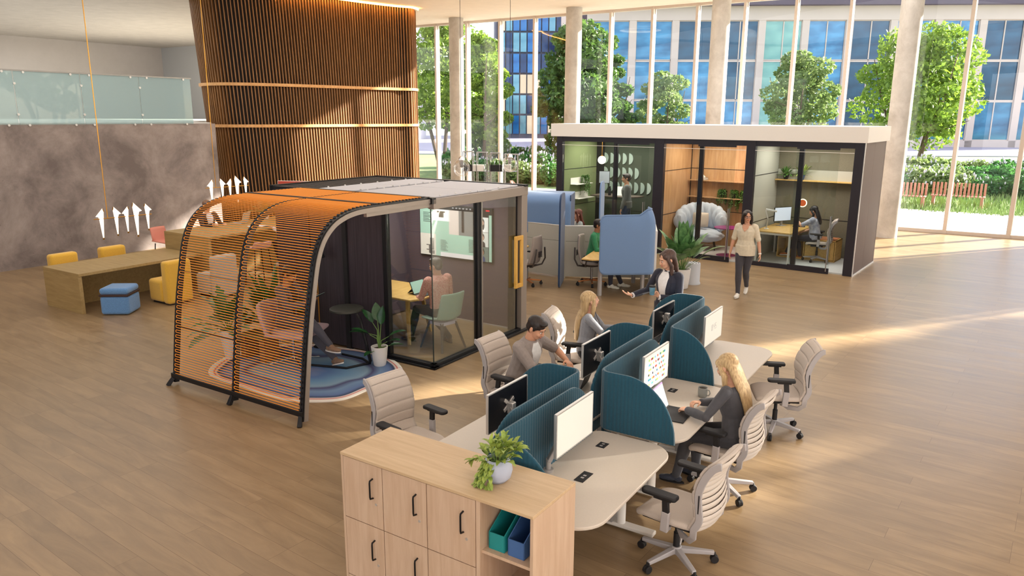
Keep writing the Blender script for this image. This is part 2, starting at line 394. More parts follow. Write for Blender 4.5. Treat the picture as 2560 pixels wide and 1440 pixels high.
for z in (3.03,4.28):
    b=MB(); N=60; rings=[]
    for i in range(N+1):
        l=.3+(LL[-1]-.6)*i/N; rings.append([out(l,z-.045,.05),out(l,z-.045,.14),out(l,z+.045,.14),out(l,z+.045,.05)])
    b.loft(rings); b.build('band',M['slatband'],ww,smooth=True,ang=60)
# cove strip light at the top of the slat wall
M['covel']=emitm('cove_amber',(255,186,96),34)
b=MB(); N=50; rings=[]
for i in range(N+1):
    l=LL[-1]*(.45+.5*i/N); q=out(l,ZC-.03,.22); p,nr=wp(l); rings.append([q-nr*.02-V((0,0,.02)),q+nr*.02-V((0,0,.02)),q+nr*.02+V((0,0,.01)),q-nr*.02+V((0,0,.01))])
b.loft(rings); o=b.build('cove_light_strip',M['covel']); tag(o,'thin amber light strip along the ceiling at the top of the slatted wall','light')
# downlights in the ceiling (real lamps of the hall)
M['dl']=emitm('downlight_glow',(255,246,230),9)
dlp=None; i=0
for gx in range(-2,4):
    for gy in range(0,4):
        x=-2.0+gx*4.2+gy*1.1; y=5.0+gy*5.2
        if x>14 or x<-9: continue
        if y>19 and x<2: continue
        if dlp is None:
            dlp=thing('ceiling_downlight','small round recessed downlight in the pale ceiling','light',(x,y,ZC),0,'recessed ceiling downlights')
            b=MB(); b.cyl((0,0),.12,-.03,-.0,n=20); b.build('lens',M['dl'],dlp)
            b=MB(); b.lathe([(.12,-.035),(.15,-.035),(.15,0),(.12,0)],n=20); b.build('trim_ring',M['white'],dlp)
        else: dup(dlp,(x,y,ZC),0)
        i+=1
# ======================= outside =======================
rnd=random.Random(5)
M['pave']=pm('terrace_paving',(196,192,192),.85,noise=.05,scale=1.5)
M['grass']=pm('lawn',(120,142,84),.95,noise=.25,scale=3,bump=.4,bscale=40)
M['mulch']=pm('planting_bed',(84,96,62),.95,noise=.3,scale=2)
b=MB(); b.prism([tuple(FP(-40,0,.1).xy),tuple(FP(-40,0,7.4).xy),tuple(FP(2,0,7.4).xy),tuple(FP(14,0,6.5).xy),tuple(FP(40,0,6.5).xy),tuple(FP(40,0,.1).xy)],-.3,-.12); struct(b.build('terrace_paving',M['pave']))
b=MB(); b.prism([(15.95,-30),(60,-30),(60,12),(40,14),tuple(FP(-40,0,.1).xy),(15.95,20.3)],-.34,-.16); struct(b.build('ground_right',M['pave']))
b=MB(); b.box(-80,130,18,130,-.5,-.2); struct(b.build('ground',M['grass']))
b=MB(); b.box(-60,120,72,140,-.4,-.1); struct(b.build('street_paving',pm('street_paving',(168,160,172),.9)))
GO=[]
# tall grass strip: blades as stuff
gm=pm('grass_blades',(134,158,92),.9,noise=.3,scale=1.2)
b=MB()
for i in range(9000):
    s=rnd.uniform(-9,4) if rnd.random()<.8 else rnd.uniform(6,16); o=7.0+rnd.random()**1.2*10+(0 if s<4.5 else -.2)
    p=FP(s,-.2,o); h=rnd.uniform(.12,.34); a=rnd.uniform(0,PI); d=V((math.cos(a),math.sin(a),0))*.02*(1+o/12); t=V((rnd.uniform(-.1,.1),rnd.uniform(-.1,.1),h))
    b.add([tuple(p-d),tuple(p+d),tuple(p+t)],[(0,1,2)])
tag(b.build('lawn_grass',gm),'rough sunlit grass growing beyond the paved terrace','grass',kind='stuff')
def leafmat(n,c,c2,tr=.35):
    m,nn,bs=nt(n); L=nn.links.new
    oi=NN(nn,'ShaderNodeTexCoord'); no=NN(nn,'ShaderNodeTexNoise',Scale=2.2,Detail=3.0); L(oi.outputs['Object'],no.inputs['Vector'])
    r=NN(nn,'ShaderNodeValToRGB'); e=r.color_ramp.elements; e[0].position=.35; e[1].position=.65; e[0].color=(*lin(c2),1); e[1].color=(*lin(c),1)
    L(no.outputs[0],r.inputs[0]); L(r.outputs[0],bs.inputs['Base Color']); bs.inputs['Roughness'].default_value=.6
    tl=NN(nn,'ShaderNodeBsdfTranslucent'); L(r.outputs[0],tl.inputs[0]); mx=NN(nn,'ShaderNodeMixShader'); mx.inputs[0].default_value=tr
    L(bs.outputs[0],mx.inputs[1]); L(tl.outputs[0],mx.inputs[2]); L(mx.outputs[0],nn.nodes['Material Output'].inputs[0]); return m
M['leafA']=leafmat('leaf_bright',(150,176,66),(96,128,44)); M['leafB']=leafmat('leaf_deep',(96,128,56),(52,84,36)); M['leafC']=leafmat('leaf_shrub',(86,140,66),(46,98,44)); M['leafD']=leafmat('leaf_olive',(140,158,96),(98,122,66))
M['bark']=pm('bark',(98,80,66),.9,noise=.2,scale=8)
M['flower']=pm('white_blossom',(214,206,218),.8)
def rv(r,s=1):
    while True:
        v=V((r.uniform(-1,1),r.uniform(-1,1),r.uniform(-1,1)))
        if v.length<=1: return v*s
def leaves(b,c,rad,n,sz,r,flat=1):
    for i in range(n):
        v=rv(r); v=v.normalized()*(v.length**.5); p=V(c)+V((v.x*rad[0],v.y*rad[1],v.z*rad[2]))
        a=rv(r).normalized(); q=rv(r).normalized().cross(a).normalized(); s=sz*r.uniform(.6,1.3)
        b.add([tuple(p-a*s),tuple(p+q*s*.55),tuple(p+a*s),tuple(p-q*s*.55)],[(0,1,2,3)])
def tree(loc,h,w,mat,label,seed,cl=16,nl=330,trunks=3,low=.32,sz=.16,grp='trees beyond the glass wall'):
    r=random.Random(seed); t=thing('garden_tree',label,'tree',loc,0,grp)
    b=MB(); lb=MB()
    for k in range(trunks):
        a=2*PI*k/trunks+r.random(); e=V((math.cos(a)*w*.28,math.sin(a)*w*.28,h*.55)); s0=V((math.cos(a)*.12,math.sin(a)*.12,-.1))
        m1=s0.lerp(e,.5)+V((r.uniform(-.2,.2),r.uniform(-.2,.2),.3)); b.tube([s0,m1,e,e+V((math.cos(a)*w*.08,math.sin(a)*w*.08,h*.25))],[.14*h/9,.1*h/9,.06*h/9,.02],n=7)
        for j in range(5):
            q=m1.lerp(e,r.random()); d=V((r.uniform(-1,1),r.uniform(-1,1),r.uniform(.2,.8)))*w*.26; b.tube([q,q+d*.5,q+d],[.05*h/9,.03*h/9,.012],n=5)
    b.build('trunk',M['bark'],t,smooth=True)
    for k in range(cl):
        f=(k+.5)/cl; z=h*(low+(1-low)*f); ww=w*.5*math.sin(PI*min(.96,max(.12,f*.85+.12)))**.7
        a=k*2.4+r.random(); rr=ww*r.uniform(.25,.75); c=(math.cos(a)*rr,math.sin(a)*rr,z*.95)
        cr=w*.16*r.uniform(.8,1.3); leaves(lb,c,(cr*1.2,cr*1.2,cr*.62),nl,sz,r)
    lb.build('foliage',mat,t)
    return t
tree((-4.6,50,-.2),9.8,6.6,M['leafA'],'bright green multi-stem tree seen left of the first concrete column',1,cl=22,nl=420)
tree((-1.9,47,-.2),8.6,4.4,M['leafA'],'yellow-green tree just right of the first concrete column',2,cl=20,nl=420,low=.2)
tree((3.9,46,-.2),9.0,5.6,M['leafB'],'dense dark green tree between the blue tower and the second column',3,cl=30,nl=520,low=.22,trunks=1)
tree((6.3,50,-.2),7.6,3.6,M['leafB'],'slender tree right of the second concrete column',4,cl=16,nl=420,low=.2,trunks=1)
tree((10.2,52,-.2),6.6,4.2,M['leafD'],'small pale green tree above the left half of the office canopy',7,cl=12,nl=300)
tree((18.4,50,-.2),7.7,6.0,M['leafD'],'hazy olive tree above the right half of the office canopy',5,cl=18,nl=360)
tree((23.2,44,-.2),8.6,7.6,M['leafA'],'wide sunlit tree partly behind the right-hand concrete column',6,cl=24,nl=440)
# trees right of the hall, they dapple the sun
for i,(x,y,h,w) in enumerate(((24,13.2,12,5.6),(25,8.0,12.5,5.8),(23.5,2.6,12,5.6),(27,17.5,12,4.0))):
    tree((x,y,-.2),h,w,M['leafB'],'leafy tree outside the right-hand windows, %s'%(['nearest the solid wall bay','the tallest of that row','farthest from the solid bay','behind the solid wall bay'][i]),20+i,cl=(34 if i==3 else 15),nl=210,sz=.25,low=.36,grp='trees beside the right-hand windows')
# shrubs
def shrub(seed,mat,fl,R0=1.0,n=2600):
    r=random.Random(seed); t=thing('garden_shrub','','shrub'); b=MB(); f=MB(); st=MB()
    for k in range(6):
        a=k*1.05+r.random(); c=(math.cos(a)*.45*R0,math.sin(a)*.45*R0,.55*R0*r.uniform(.7,1.2)); leaves(b,c,(.55*R0,.55*R0,.5*R0),n//6,.085,r)
        st.tube([(0,0,-.1),V(c)*.6,V(c)],[.03,.02,.008],n=5)
        for j in range(fl//6): 
            v=rv(r).normalized(); v.z=abs(v.z); p=V(c)+V((v.x*.58,v.y*.58,v.z*.55))*R0; f.ell(p,.03,.03,.07,n=5,m=4)
    b.build('foliage',mat,t); st.build('stem',M['bark'],t)
    if fl: f.build('blossom',M['flower'],t)
    return t
SH=[shrub(1,M['leafC'],0),shrub(2,M['leafC'],110),shrub(3,M['leafD'],60),shrub(4,M['leafC'],30)]
used=[False]*4
spots=[]
for row,(o,zz) in enumerate(((9.2,1.1),(11.6,1.25),(14.5,1.35),(18.5,1.5))):
    s=25+row*1.6+rnd.random()
    while s>11-row*.6: 
        spots.append((s,o,zz)); s-=rnd.uniform(1.3,2.0)*(1+row*.12)
for row,(o,zz) in enumerate(((15.5,1.15),(18.2,1.3),(21.5,1.5))):
    s=3.4-row*.5
    while s>-11-row*2: spots.append((s,o,zz)); s-=rnd.uniform(1.6,2.4)
names=['round green shrub without flowers','green shrub dotted with white flower spikes','grey-green shrub with pale flowers','leafy green shrub with a few white flowers']
for (s,o,zz) in spots:
    k=rnd.randrange(4); p=FP(s,-.2,o+rnd.uniform(-.5,.5)); 
    if used[k]: q=copytree(SH[k])
    else: q=SH[k]; used[k]=True
    q.location=p; q.rotation_euler=(0,0,rnd.uniform(0,6)); sc=zz*rnd.uniform(.8,1.2); q.scale=(sc*1.1,sc*1.1,sc*.95)
    side='left' if s>3 else 'right'
    q['label']=names[k]+(' left of the glass offices' if side=='left' else ' beyond the lawn at far right')
    q['group']='%s, %s planting'%(names[k],side)
# red slatted garden benches
M['redslat']=pm('red_slats',(176,120,100),.7)
for i,(s,o) in enumerate(((2.2,8.6),(.2,9.6))):
    t=thing('garden_bench','reddish slatted garden bench %s'%('left of the right-hand column' if i==0 else 'right of the right-hand column, farther out'),'bench',FP(s,-.15,o),R(-33),'slatted garden benches')
    b=MB()
    for k in range(14): b.box(-.95+k*.14,-.87+k*.14,-.25,.25,.42,.46)
    b.build('seat',M['redslat'],t)
    b=MB()
    for k in range(14): b.box(-.95+k*.14,-.87+k*.14,.24,.28,.45,.95)
    b.build('backrest',M['redslat'],t)
    for x in (-.85,.85):
        b=MB(); b.box(x-.05,x+.05,-.22,.25,0,.42); b.build('leg',M['redslat'],t)
# long office building opposite
M['stone']=pm('beige_cladding',(206,190,178),.85,noise=.03,scale=.5)
M['stoned']=pm('roof_edge',(92,82,96),.7)
def bglass(n,c,c2):
    m,nn,bs=nt(n); L=nn.links.new; tc=NN(nn,'ShaderNodeTexCoord'); mp=NN(nn,'ShaderNodeMapping'); mp.inputs['Scale'].default_value=(1,1,2.5); L(tc.outputs['Object'],mp.inputs[0]); no=NN(nn,'ShaderNodeTexNoise',Scale=.35,Detail=3.0); L(mp.outputs[0],no.inputs['Vector'])
    r=NN(nn,'ShaderNodeValToRGB'); e=r.color_ramp.elements; e[0].position=.35; e[1].position=.65; e[0].color=(*lin(c2),1); e[1].color=(*lin(c),1); L(no.outputs[0],r.inputs[0]); L(r.outputs[0],bs.inputs['Base Color'])
    bs.inputs['Roughness'].default_value=.08; bs.inputs['Metallic'].default_value=.35; bs.inputs['Specular IOR Level'].default_value=.8
    return m
M['bg1']=bglass('blue_window',(70,140,180),(34,92,132)); M['bg2']=bglass('deep_window',(34,84,112),(18,58,84)); M['bg3']=bglass('teal_window',(120,170,160),(86,140,138))
bl=thing('office_building','long beige office building with three rows of blue windows across the garden','building',(9.5,97,-.2),R(-3.5))
BL=62; bays=12; bw=BL/bays
b=MB(); b.box(0,BL,.6,14,0,17.2); b.build('core',pm('core_dark',(60,74,86),.7),bl)
b=MB()
for i in range(bays+1): b.box(i*bw-.42,i*bw+.42,-.3,.62,0,16.0)
b.box(-.4,BL+.4,-.35,.64,15.0,16.6); b.box(-.4,BL+.4,-.3,.62,0,.9)
b.build('pier_frame',M['stone'],bl)
b=MB(); b.box(-1,BL+1,-1.4,14,16.6,17.4); b.build('roof',M['stoned'],bl)
wm={}
for kk in ('bg1','bg2','bg3'):
    f=MB()
    for x in (0,bw/2-.42,bw-.84): f.box(max(x-.06,0),min(x+.06,bw-.84),-.08,.05,0,4.6)
    f.box(0,bw-.84,-.08,.05,4.55,4.75); f.box(0,bw-.84,-.08,.05,0,.12); wm[kk]=f
pat=['bg1','bg1','bg2','bg2','bg3','bg1','bg2','bg1','bg1','bg2','bg1','bg1']
first={}
for i in range(bays):
    for j in range(3):
        kk=pat[(i+j*0)%12] if j==0 or rnd.random()<.7 else 'bg1'
        x=i*bw+.42; z=.9+(2-j)*4.72
        if kk not in first:
            w_=wm[kk].build('window',M['stone'],bl,loc=(x,0,z)); q=MB(); q.box(0,bw-.84,.02,.06,.1,4.6); q.build('pane',M[kk],w_); first[kk]=w_
        else:
            w_=copytree(first[kk],bl); w_.location=(x,0,z)
# blue glazed tower
tw=thing('glass_tower','tall tower with a chequer of blue, teal and cream glass panels','building',(-2.6,125,-.2),R(2))
TWW=11.4; cols=12; cw=TWW/cols
b=MB(); b.box(0,TWW,.3,15,0,30); b.box(-.3,0,-.1,15,0,30); b.build('core',pm('tower_core',(96,98,110),.7),tw)
b=MB(); b.box(TWW-1.2,TWW-.2,-.4,.3,0,30); b.build('concrete_fin',M['stone'],tw)
cmat=[bglass('t1',(40,120,180),(24,80,140)),bglass('t2',(110,160,176),(84,136,156)),pm('t3',(214,198,164),.5),bglass('t4',(20,60,104),(14,42,80))]
cp=[]
for k in range(4):
    q=MB(); q.box(.06,cw-.1,-.1,.28,0,2.9); cp.append(q)
fst=[None]*4
for i in range(9):
    for j in range(9):
        k=rnd.choice([0,0,3,3,1,2,1,3]); loc=(.3+i*cw*1.2,0,.8+j*3.2)
        if fst[k] is None: o=cp[k].build('window',cmat[k],tw,loc=loc); fst[k]=o
        else: o=fst[k].copy(); C.objects.link(o); o.parent=tw; o.location=loc
        o.scale=(1.2,1,1)
# pale block behind at left and a beige mid-rise over the long building
bk=thing('apartment_block','pale apartment block behind the trees at far left of the glass wall','building',(-30,112,-.2))
b=MB(); b.box(0,16,0,12,0,20); b.build('wall',pm('pale_wall',(206,204,210),.8),bk)
f0=None
for i in range(6):
    for j in range(6):
        if f0 is None: q=MB(); q.box(0,1.4,-.05,.1,0,1.8); f0=q.build('window',M['bg2'],bk,loc=(1,0,1.2))
        else: o=f0.copy(); C.objects.link(o); o.parent=bk; o.location=(1+i*2.5,0,1.2+j*3.1)
bk=thing('balcony_tower','grey and orange balcony tower between the blue tower and the second column','building',(10.2,143,-.2))
b=MB(); b.box(0,9,0,9,0,33); b.build('wall',pm('grey_tower_wall',(150,144,150),.8),bk)
f0=None
for j in range(10):
    if f0 is None: q=MB(); q.box(-.4,4.6,-1.3,0,0,.25); q.box(-.4,4.6,-1.3,-1.2,0,1.1); f0=q.build('balcony',M['greym'],bk,loc=(.5,0,1)); q=MB(); q.box(.8,1.8,-.06,0,.25,2.6); q.build('screen',pm('orange_screen',(186,96,50),.7),f0)
    else: o=copytree(f0,bk); o.location=(.5,0,1+j*3.2)
bk=thing('rear_block','taller beige block rising behind the long office building','building',(32,160,-.2))
b=MB(); b.box(0,22,0,12,0,36); b.build('wall',M['stone'],bk)
f0=None
for i in range(6):
    for j in range(3):
        if f0 is None: q=MB(); q.box(0,2.4,-.05,.1,0,3.2); f0=q.build('window',M['bg1'],bk,loc=(1,0,21.5))
        else: o=f0.copy(); C.objects.link(o); o.parent=bk; o.location=(1+i*3.5,0,21.5+j*4.2)
# ======================= foliage helpers =======================
def leaf(b,base,d,up,L,Wd_,bend=.4,n=6,fold=.15,tip=1.0,holes=0,r=None):
    """one leaf blade: base, direction, up, length, width; bends down along its length"""
    base=V(base);d=V(d).normalized();up=V(up); s=d.cross(up).normalized(); up=s.cross(d)
    vs=[];fs=[];p=V(base);dd=V(d);st=L/n
    for i in range(n+1):
        t=i/n; w=Wd_*.5*(math.sin(PI*min(1,t**.75*.97+.03)))**.8
        if holes and i%2==1: w*=1-holes
        nu=s.cross(dd).normalized()
        vs+=[tuple(p-s*w+nu*w*fold*2),tuple(p),tuple(p+s*w+nu*w*fold*2)]
        dd=(dd-V((0,0,1))*bend*st/L*(.4+t)).normalized(); p=p+dd*st
    for i in range(n):
        a=i*3; fs+=[(a,a+1,a+4,a+3),(a+1,a+2,a+5,a+4)]
    b.add(vs,fs)
def pgreen(n,c,c2,rough=.35,scale=6): return pm(n,c,rough,noise=.2,scale=scale,c2=c2,spec=.5)
M['rub']=pgreen('rubber_leaf',(44,92,48),(24,58,32),.25)
M['mon']=pgreen('monstera_leaf',(56,116,70),(34,80,50),.35)
M['fern']=pgreen('fern_green',(96,140,60),(56,96,40),.5,20)
M['pothos']=pgreen('pothos_leaf',(176,192,92),(110,142,58),.45,30)
M['calf']=pgreen('variegated_leaf',(112,158,96),(40,86,46),.35,9)
M['stem']=pm('plant_stem',(96,128,64),.6)
def pot_lathe(b,r0,r1,h,wall=.015,lip=True,n=32):
    b.lathe([(0.001,0),(r0*.9,0),(r0,.012),(r0+(r1-r0)*.55,h*.5),(r1,h-.01),(r1,h),(r1-wall,h),(r1-wall*1.3,h-.05),(.001,h-.05)],n=n)
def potted(name,label,loc,rz,pr0,pr1,ph,fol,group=None,potmat=None,cat='plant'):
    t=thing(name,label,cat,loc,rz,group)
    b=MB(); pot_lathe(b,pr0,pr1,ph); b.build('pot',potmat or M['potw'],t,smooth=True,ang=50)
    b=MB(); b.cyl((0,0),pr1-.022,ph-.05,ph-.035,n=20); b.build('soil',M['soil'],t)
    fol(t,ph)
    return t
def fol_rubber(mat,specs,seed=1,Ws=.13):
    def f(t,ph):
        r=random.Random(seed); b=MB(); s=MB()
        for (az,h0,el,L) in specs:
            a=R(az); o=V((0,0,ph-.04)); k=V((math.cos(a)*.03,math.sin(a)*.03,h0)); e=k+V((math.cos(a)*math.cos(R(el)),math.sin(a)*math.cos(R(el)),math.sin(R(el))))*.12
            s.tube([o,(o+k)/2+V((0,0,.0)),k,e],[.012,.009,.006,.004],n=6)
            leaf(b,e,(math.cos(a)*math.cos(R(el)),math.sin(a)*math.cos(R(el)),math.sin(R(el))),(0,0,1),L,Ws*L/.26,.55,8,.12)
        b.build('foliage',mat,t,smooth=True,ang=80); s.build('stem',M['stem'],t,smooth=True)
    return f
def fol_tuft(mat,n,L,wd,seed,el=(10,80),bend=1.2,ph0=0,rad=.03,holes=0,nseg=6):
    def f(t,ph):
        r=random.Random(seed); b=MB(); s=MB()
        for i in range(n):
            a=r.uniform(0,2*PI); e=R(r.uniform(*el)); d=V((math.cos(a)*math.cos(e),math.sin(a)*math.cos(e),math.sin(e))); l=L*r.uniform(.6,1.1)
            p=V((math.cos(a)*rad*r.random(),math.sin(a)*rad*r.random(),ph-.03)); q=p+d*l*.5
            s.tube([p,p+d*l*.3+V((0,0,.02)),q],[.005,.004,.003],n=5)
            leaf(b,q,d,(0,0,1),l*.6,wd*r.uniform(.8,1.2),bend,nseg,.1,holes=holes)
        b.build('foliage',mat,t,smooth=True,ang=80); s.build('stem',M['stem'],t)
    return f
def fol_trail(mat,n,L,seed,lsz=.04,spread=.12,up=.08,front=None,leafw=.7):
    """trailing plant: strands that rise and hang down with small leaves"""
    def f(t,ph):
        r=random.Random(seed); b=MB(); s=MB()
        for i in range(n):
            a=r.uniform(0,2*PI) if front is None or r.random()<.35 else R(front)+r.uniform(-.6,.6)
            l=L*r.uniform(.35,1.0); p=V((0,0,ph-.03)); pts=[p]; k=9
            for j in range(1,k+1):
                t_=j/k; x=spread*(1-math.exp(-3*t_))*r.uniform(.9,1.1); z=ph-.03+up*math.sin(min(PI,t_*PI*1.4))-l*max(0,t_-.3)*1.3
                pts.append(V((math.cos(a)*x,math.sin(a)*x,z)))
            s.tube(pts,.0025,n=4)
            for j in range(1,k+1):
                for m in range(2):
                    q=pts[j]+rv(r,.012); d=rv(r).normalized()+V((math.cos(a),math.sin(a),.1))*.8; leaf(b,q,d,(0,0,1),lsz*r.uniform(.8,1.4),lsz*leafw,.8,4,.15)
        b.build('foliage',mat,t,smooth=True,ang=80); s.build('stem',M['stem'],t)
    return f
# ======================= meeting pod and awning =======================
PO=V((-1.06,9.77,0))
def PP(x,y,z=0): p=PO+Wd*x+U*y; return V((p.x,p.y,z))
M['podin']=pm('plum_carpet_panel',(92,78,88),.95,noise=.1,scale=140,bump=.2,bscale=200)
M['plast']=pm('pod_white_panel',(206,206,212),.7,noise=.03,scale=90)
M['orange']=pm('orange_cord',(255,158,34),.6,sheen=.1)
M['podwoodh']=wood('handle_oak',(218,172,84),(196,148,66),stretch=(10,10,1.5))
pod=thing('meeting_pod','glass-walled meeting pod with taupe beam, charcoal wood side and white roof panels','meeting pod',PO,PR)
def part(name,fn,mat,par=None,**k):
    b=MB(); fn(b); return b.build(name,mat,par if par is not None else pod,**k)
Lf=-2.36
# structure posts
part('corner_post',lambda b:b.box(-.84,-.76,-.04,.04,0,2.2),M['black'],bev=.004)
part('mullion',lambda b:b.box(-.05,.03,1.0,1.07,.05,2.2),M['black'],bev=.004)
part('end_post',lambda b:(b.box(-.12,-.02,2.02,2.14,.03,2.2)),M['black'],bev=.004)
part('end_frame',lambda b:b.box(-.08,.06,2.14,2.3,0,2.31),M['taupe'],bev=.004)
part('beam',lambda b:b.box(-.02,.07,-.03,2.3,2.17,2.3),M['taupe'],bev=.004)
part('rear_wall_panel',lambda b:b.box(Lf,-.12,2.16,2.26,.03,2.2),M['podin'])
part('inner_side_panel',lambda b:b.box(Lf,Lf+.06,.08,2.16,.03,2.2),M['podin'])
part('side_wall_panel',lambda b:b.box(-3.02,Lf-.02,.02,2.2,.03,2.2),M['darkwood'])
for x0,x1 in ((-1.52,-.84),(-2.28,-1.6),(-3.02,-2.3)):
    part('wood_panel',lambda b:b.box(x0+.005,x1,-.02,.05,.03,2.2),M['darkwood'])
part('dark_post',lambda b:b.box(-1.6,-1.52,-.05,.06,0,2.2),M['blackm'])
part('carpet_lining',lambda b:b.box(Lf+.06,-.84,.055,.1,.03,2.2),M['podin'])
# threshold track
part('floor_track',lambda b:(b.box(-.84,.05,-.06,.03,0,.06),b.box(-.03,.05,-.06,2.3,0,.06),b.box(-.84,.09,-.1,.02,0,.025),b.box(0,.09,-.1,1.2,0,.025)),M['black'],bev=.003)
part('sliding_track',lambda b:b.box(.05,.11,1.05,2.42,0,.035),M['black'],bev=.003)
part('glass_panel',lambda b:b.box(-.76,-.0,-.012,0,.06,2.18),M['officeglass'])
part('glass_panel',lambda b:b.box(-.005,.007,.005,1.0,.06,2.18),M['officeglass'])
part('glass_edge',lambda b:b.box(-.006,.006,-.012,.0,.06,2.18),pm('glass_edge',(40,52,50),.3))
dr=part('sliding_door',lambda b:b.box(.02,.03,1.07,2.02,.06,2.18),M['officeglass'])
part('door_stile',lambda b:(b.box(.0,.05,1.07,1.1,.05,2.18)),M['steel'],dr)
def hnd(b):
    y0,y1,z0,z1=1.93,2.15,.74,1.56
    b.box(.05,.09,y0,y1,z0,z0+.07); b.box(.05,.09,y0,y1,z1-.07,z1); b.box(.05,.09,y0,y0+.06,z0+.06,z1-.06); b.box(.05,.09,y1-.06,y1,z0+.06,z1-.06)
part('door_handle',hnd,M['podwoodh'],dr,bev=.01)
# roof
part('roof_frame',lambda b:(b.box(-3.04,.07,-.06,.02,2.24,2.32),b.box(-3.04,.07,2.2,2.3,2.24,2.33),b.box(-3.06,-2.98,-.06,2.3,2.2,2.33),b.box(-2.2,-2.1,0,2.25,2.26,2.31),b.box(-1.44,-1.32,0,2.25,2.24,2.30)),M['black'])
for (x0,x1) in ((-1.32,-.02),(-2.1,-1.45)):
    for (y0,y1) in ((.04,1.07),(1.09,2.14)):
        rp=part('roof_panel',lambda b:b.box(x0,x1,y0,y1,2.3,2.325),M['plast'],bev=.006)
        for q in range(3):
            for xx in (x0+.0,x1-.0):
                part('clip',lambda b:b.ell((xx,y0+.18+.34*q,2.33),.018,.012,.012,n=8,m=5),M['potw'],rp)
def lou(b):
    for i in range(9): b.box(-2.96+i*.095,-2.90+i*.095,0,2.2,2.25,2.315)
part('louvre_roof',lou,M['blackm'])
part('ceiling_panel',lambda b:b.box(Lf,0,.02,2.2,2.19,2.21),M['plast'])
# awning / tent
aw=thing('cord_tent','curved lounge canopy laced with orange cord on a black arched frame','canopy',PO,PR)
prof=[(-2.36,.04),(-2.3,.5),(-2.22,1.05),(-2.13,1.5),(-2.05,1.82),(-1.94,2.04),(-1.78,2.19),(-1.6,2.27),(-1.4,2.31),(-1.2,2.32),(-.9,2.325),(-.06,2.325)]
def cr(pts,n):
    out=[];P=[V((a,b_,0)) for a,b_ in pts]
    for i in range(len(P)-1):
        p0,p1,p2,p3=P[max(0,i-1)],P[i],P[i+1],P[min(len(P)-1,i+2)]
        for k in range(n):
            t=k/n; out.append(.5*((2*p1)+(-p0+p2)*t+(2*p0-5*p1+4*p2-p3)*t*t+(-p0+3*p1-3*p2+p3)*t**3))
    out.append(P[-1]); return out
AP=cr(prof,8); AL2=[0]
for i in range(len(AP)-1): AL2.append(AL2[-1]+(AP[i+1]-AP[i]).length)
def ap(l):
    i=max(0,min(len(AP)-2,bisect.bisect(AL2,l)-1)); f=(l-AL2[i])/(AL2[i+1]-AL2[i]); p=AP[i].lerp(AP[i+1],f); d=(AP[i+1]-AP[i]).normalized(); return p,d
def arch(x,wx=.05,dp=.06):
    b=MB(); rings=[]
    for i in range(len(AP)):
        p=AP[i]; d=(AP[min(i+1,len(AP)-1)]-AP[max(i-1,0)]).normalized(); nn=V((-d.y,d.x,0)) # outward
        q0=p-nn*dp
        rings.append([V((x-wx/2,q0.x,q0.y)),V((x+wx/2,q0.x,q0.y)),V((x+wx/2,p.x,p.y)),V((x-wx/2,p.x,p.y))])
    b.loft(rings); return b
for x in (0,-1.165,-2.33):
    a=arch(x); ao=a.build('arch',M['black'],aw,smooth=True,ang=40)
b=MB(); b.m=0
arch(.0,.012,.075)
for x in (.034,-2.364):
    bb=MB(); rings=[]
    for i in range(len(AP)):
        p=AP[i]; d=(AP[min(i+1,len(AP)-1)]-AP[max(i-1,0)]).normalized(); nn=V((-d.y,d.x,0)); q0=p-nn*.075; q1=p-nn*.02
        rings.append([V((x-.006,q0.x,q0.y)),V((x+.006,q0.x,q0.y)),V((x+.006,q1.x,q1.y)),V((x-.006,q1.x,q1.y))])
    bb.loft(rings); bb.build('side_trim',M['taupe'],aw,smooth=True,ang=40)
b=MB(); b.beam((.0,-1.22,2.24),(0,-.02,2.24),.05,.09); b.build('gutter',M['taupe'],aw,bev=.004)
for l,nm in ((.06,'bottom_rail'),(.72,'cross_rod'),(1.42,'cross_rod'),(3.05,'cross_bar')):
    p,d=ap(l); b=MB()
    if nm=='bottom_rail': b.beam((-2.36,p.x,p.y+.03),(.03,p.x,p.y+.03),.045,.06); b.build(nm,M['black'],aw,bev=.004)
    elif nm=='cross_rod':
        nn=V((-d.y,d.x,0)); q=p-nn*.03; b.tube([(-2.34,q.x,q.y),(0,q.x,q.y)],.009,n=8); b.build(nm,M['black'],aw,smooth=True)
    else: b.beam((-2.34,p.x,p.y+.0),(0,p.x,p.y),.07,.03); b.build(nm,M['black'],aw)
b=MB(); b.beam((-2.34,-.05,2.31),(0,-.05,2.31),.05,.04); b.build('cross_bar',M['black'],aw)
for x in (0.0,-1.165,-2.33):
    b=MB(); s={0.0:.09,-1.165:0,-2.33:-.09}[x]; b.beam((x,-2.36,.1),(x+s*.5,-2.42,.0),.04,.05,w2=.05,h2=.05); b.build('foot',M['black'],aw,bev=.004)
# cords, one continuous lace per bay
tot=AL2[-1]; pitch=.031
for (xa,xb) in ((-.035,-1.13),(-1.2,-2.295)):
    b=MB(); n=int((tot-.16)/pitch); pts=[]
    for i in range(n):
        l=.12+i*pitch; p,d=ap(l); nn=V((-d.y,d.x,0)); q=p+nn*.006
        b.tube([(xa,q.x,q.y),((xa+xb)/2,q.x,q.y-.001),(xb,q.x,q.y)],.0046,n=6)
        if i<n-1:
            p2,d2=ap(l+pitch); n2=V((-d2.y,d2.x,0)); q2=p2+n2*.006; x=xa if i%2==0 else xb; e=.02 if x==xa else -.02
            b.tube([(x,q.x,q.y),(x+e*.7,q.x*.8+q2.x*.2,q.y*.8+q2.y*.2),(x+e*.7,q.x*.2+q2.x*.8,q.y*.2+q2.y*.8),(x,q2.x,q2.y)],.0046,n=6)
    b.build('laced_cord',M['orange'],aw,smooth=True)
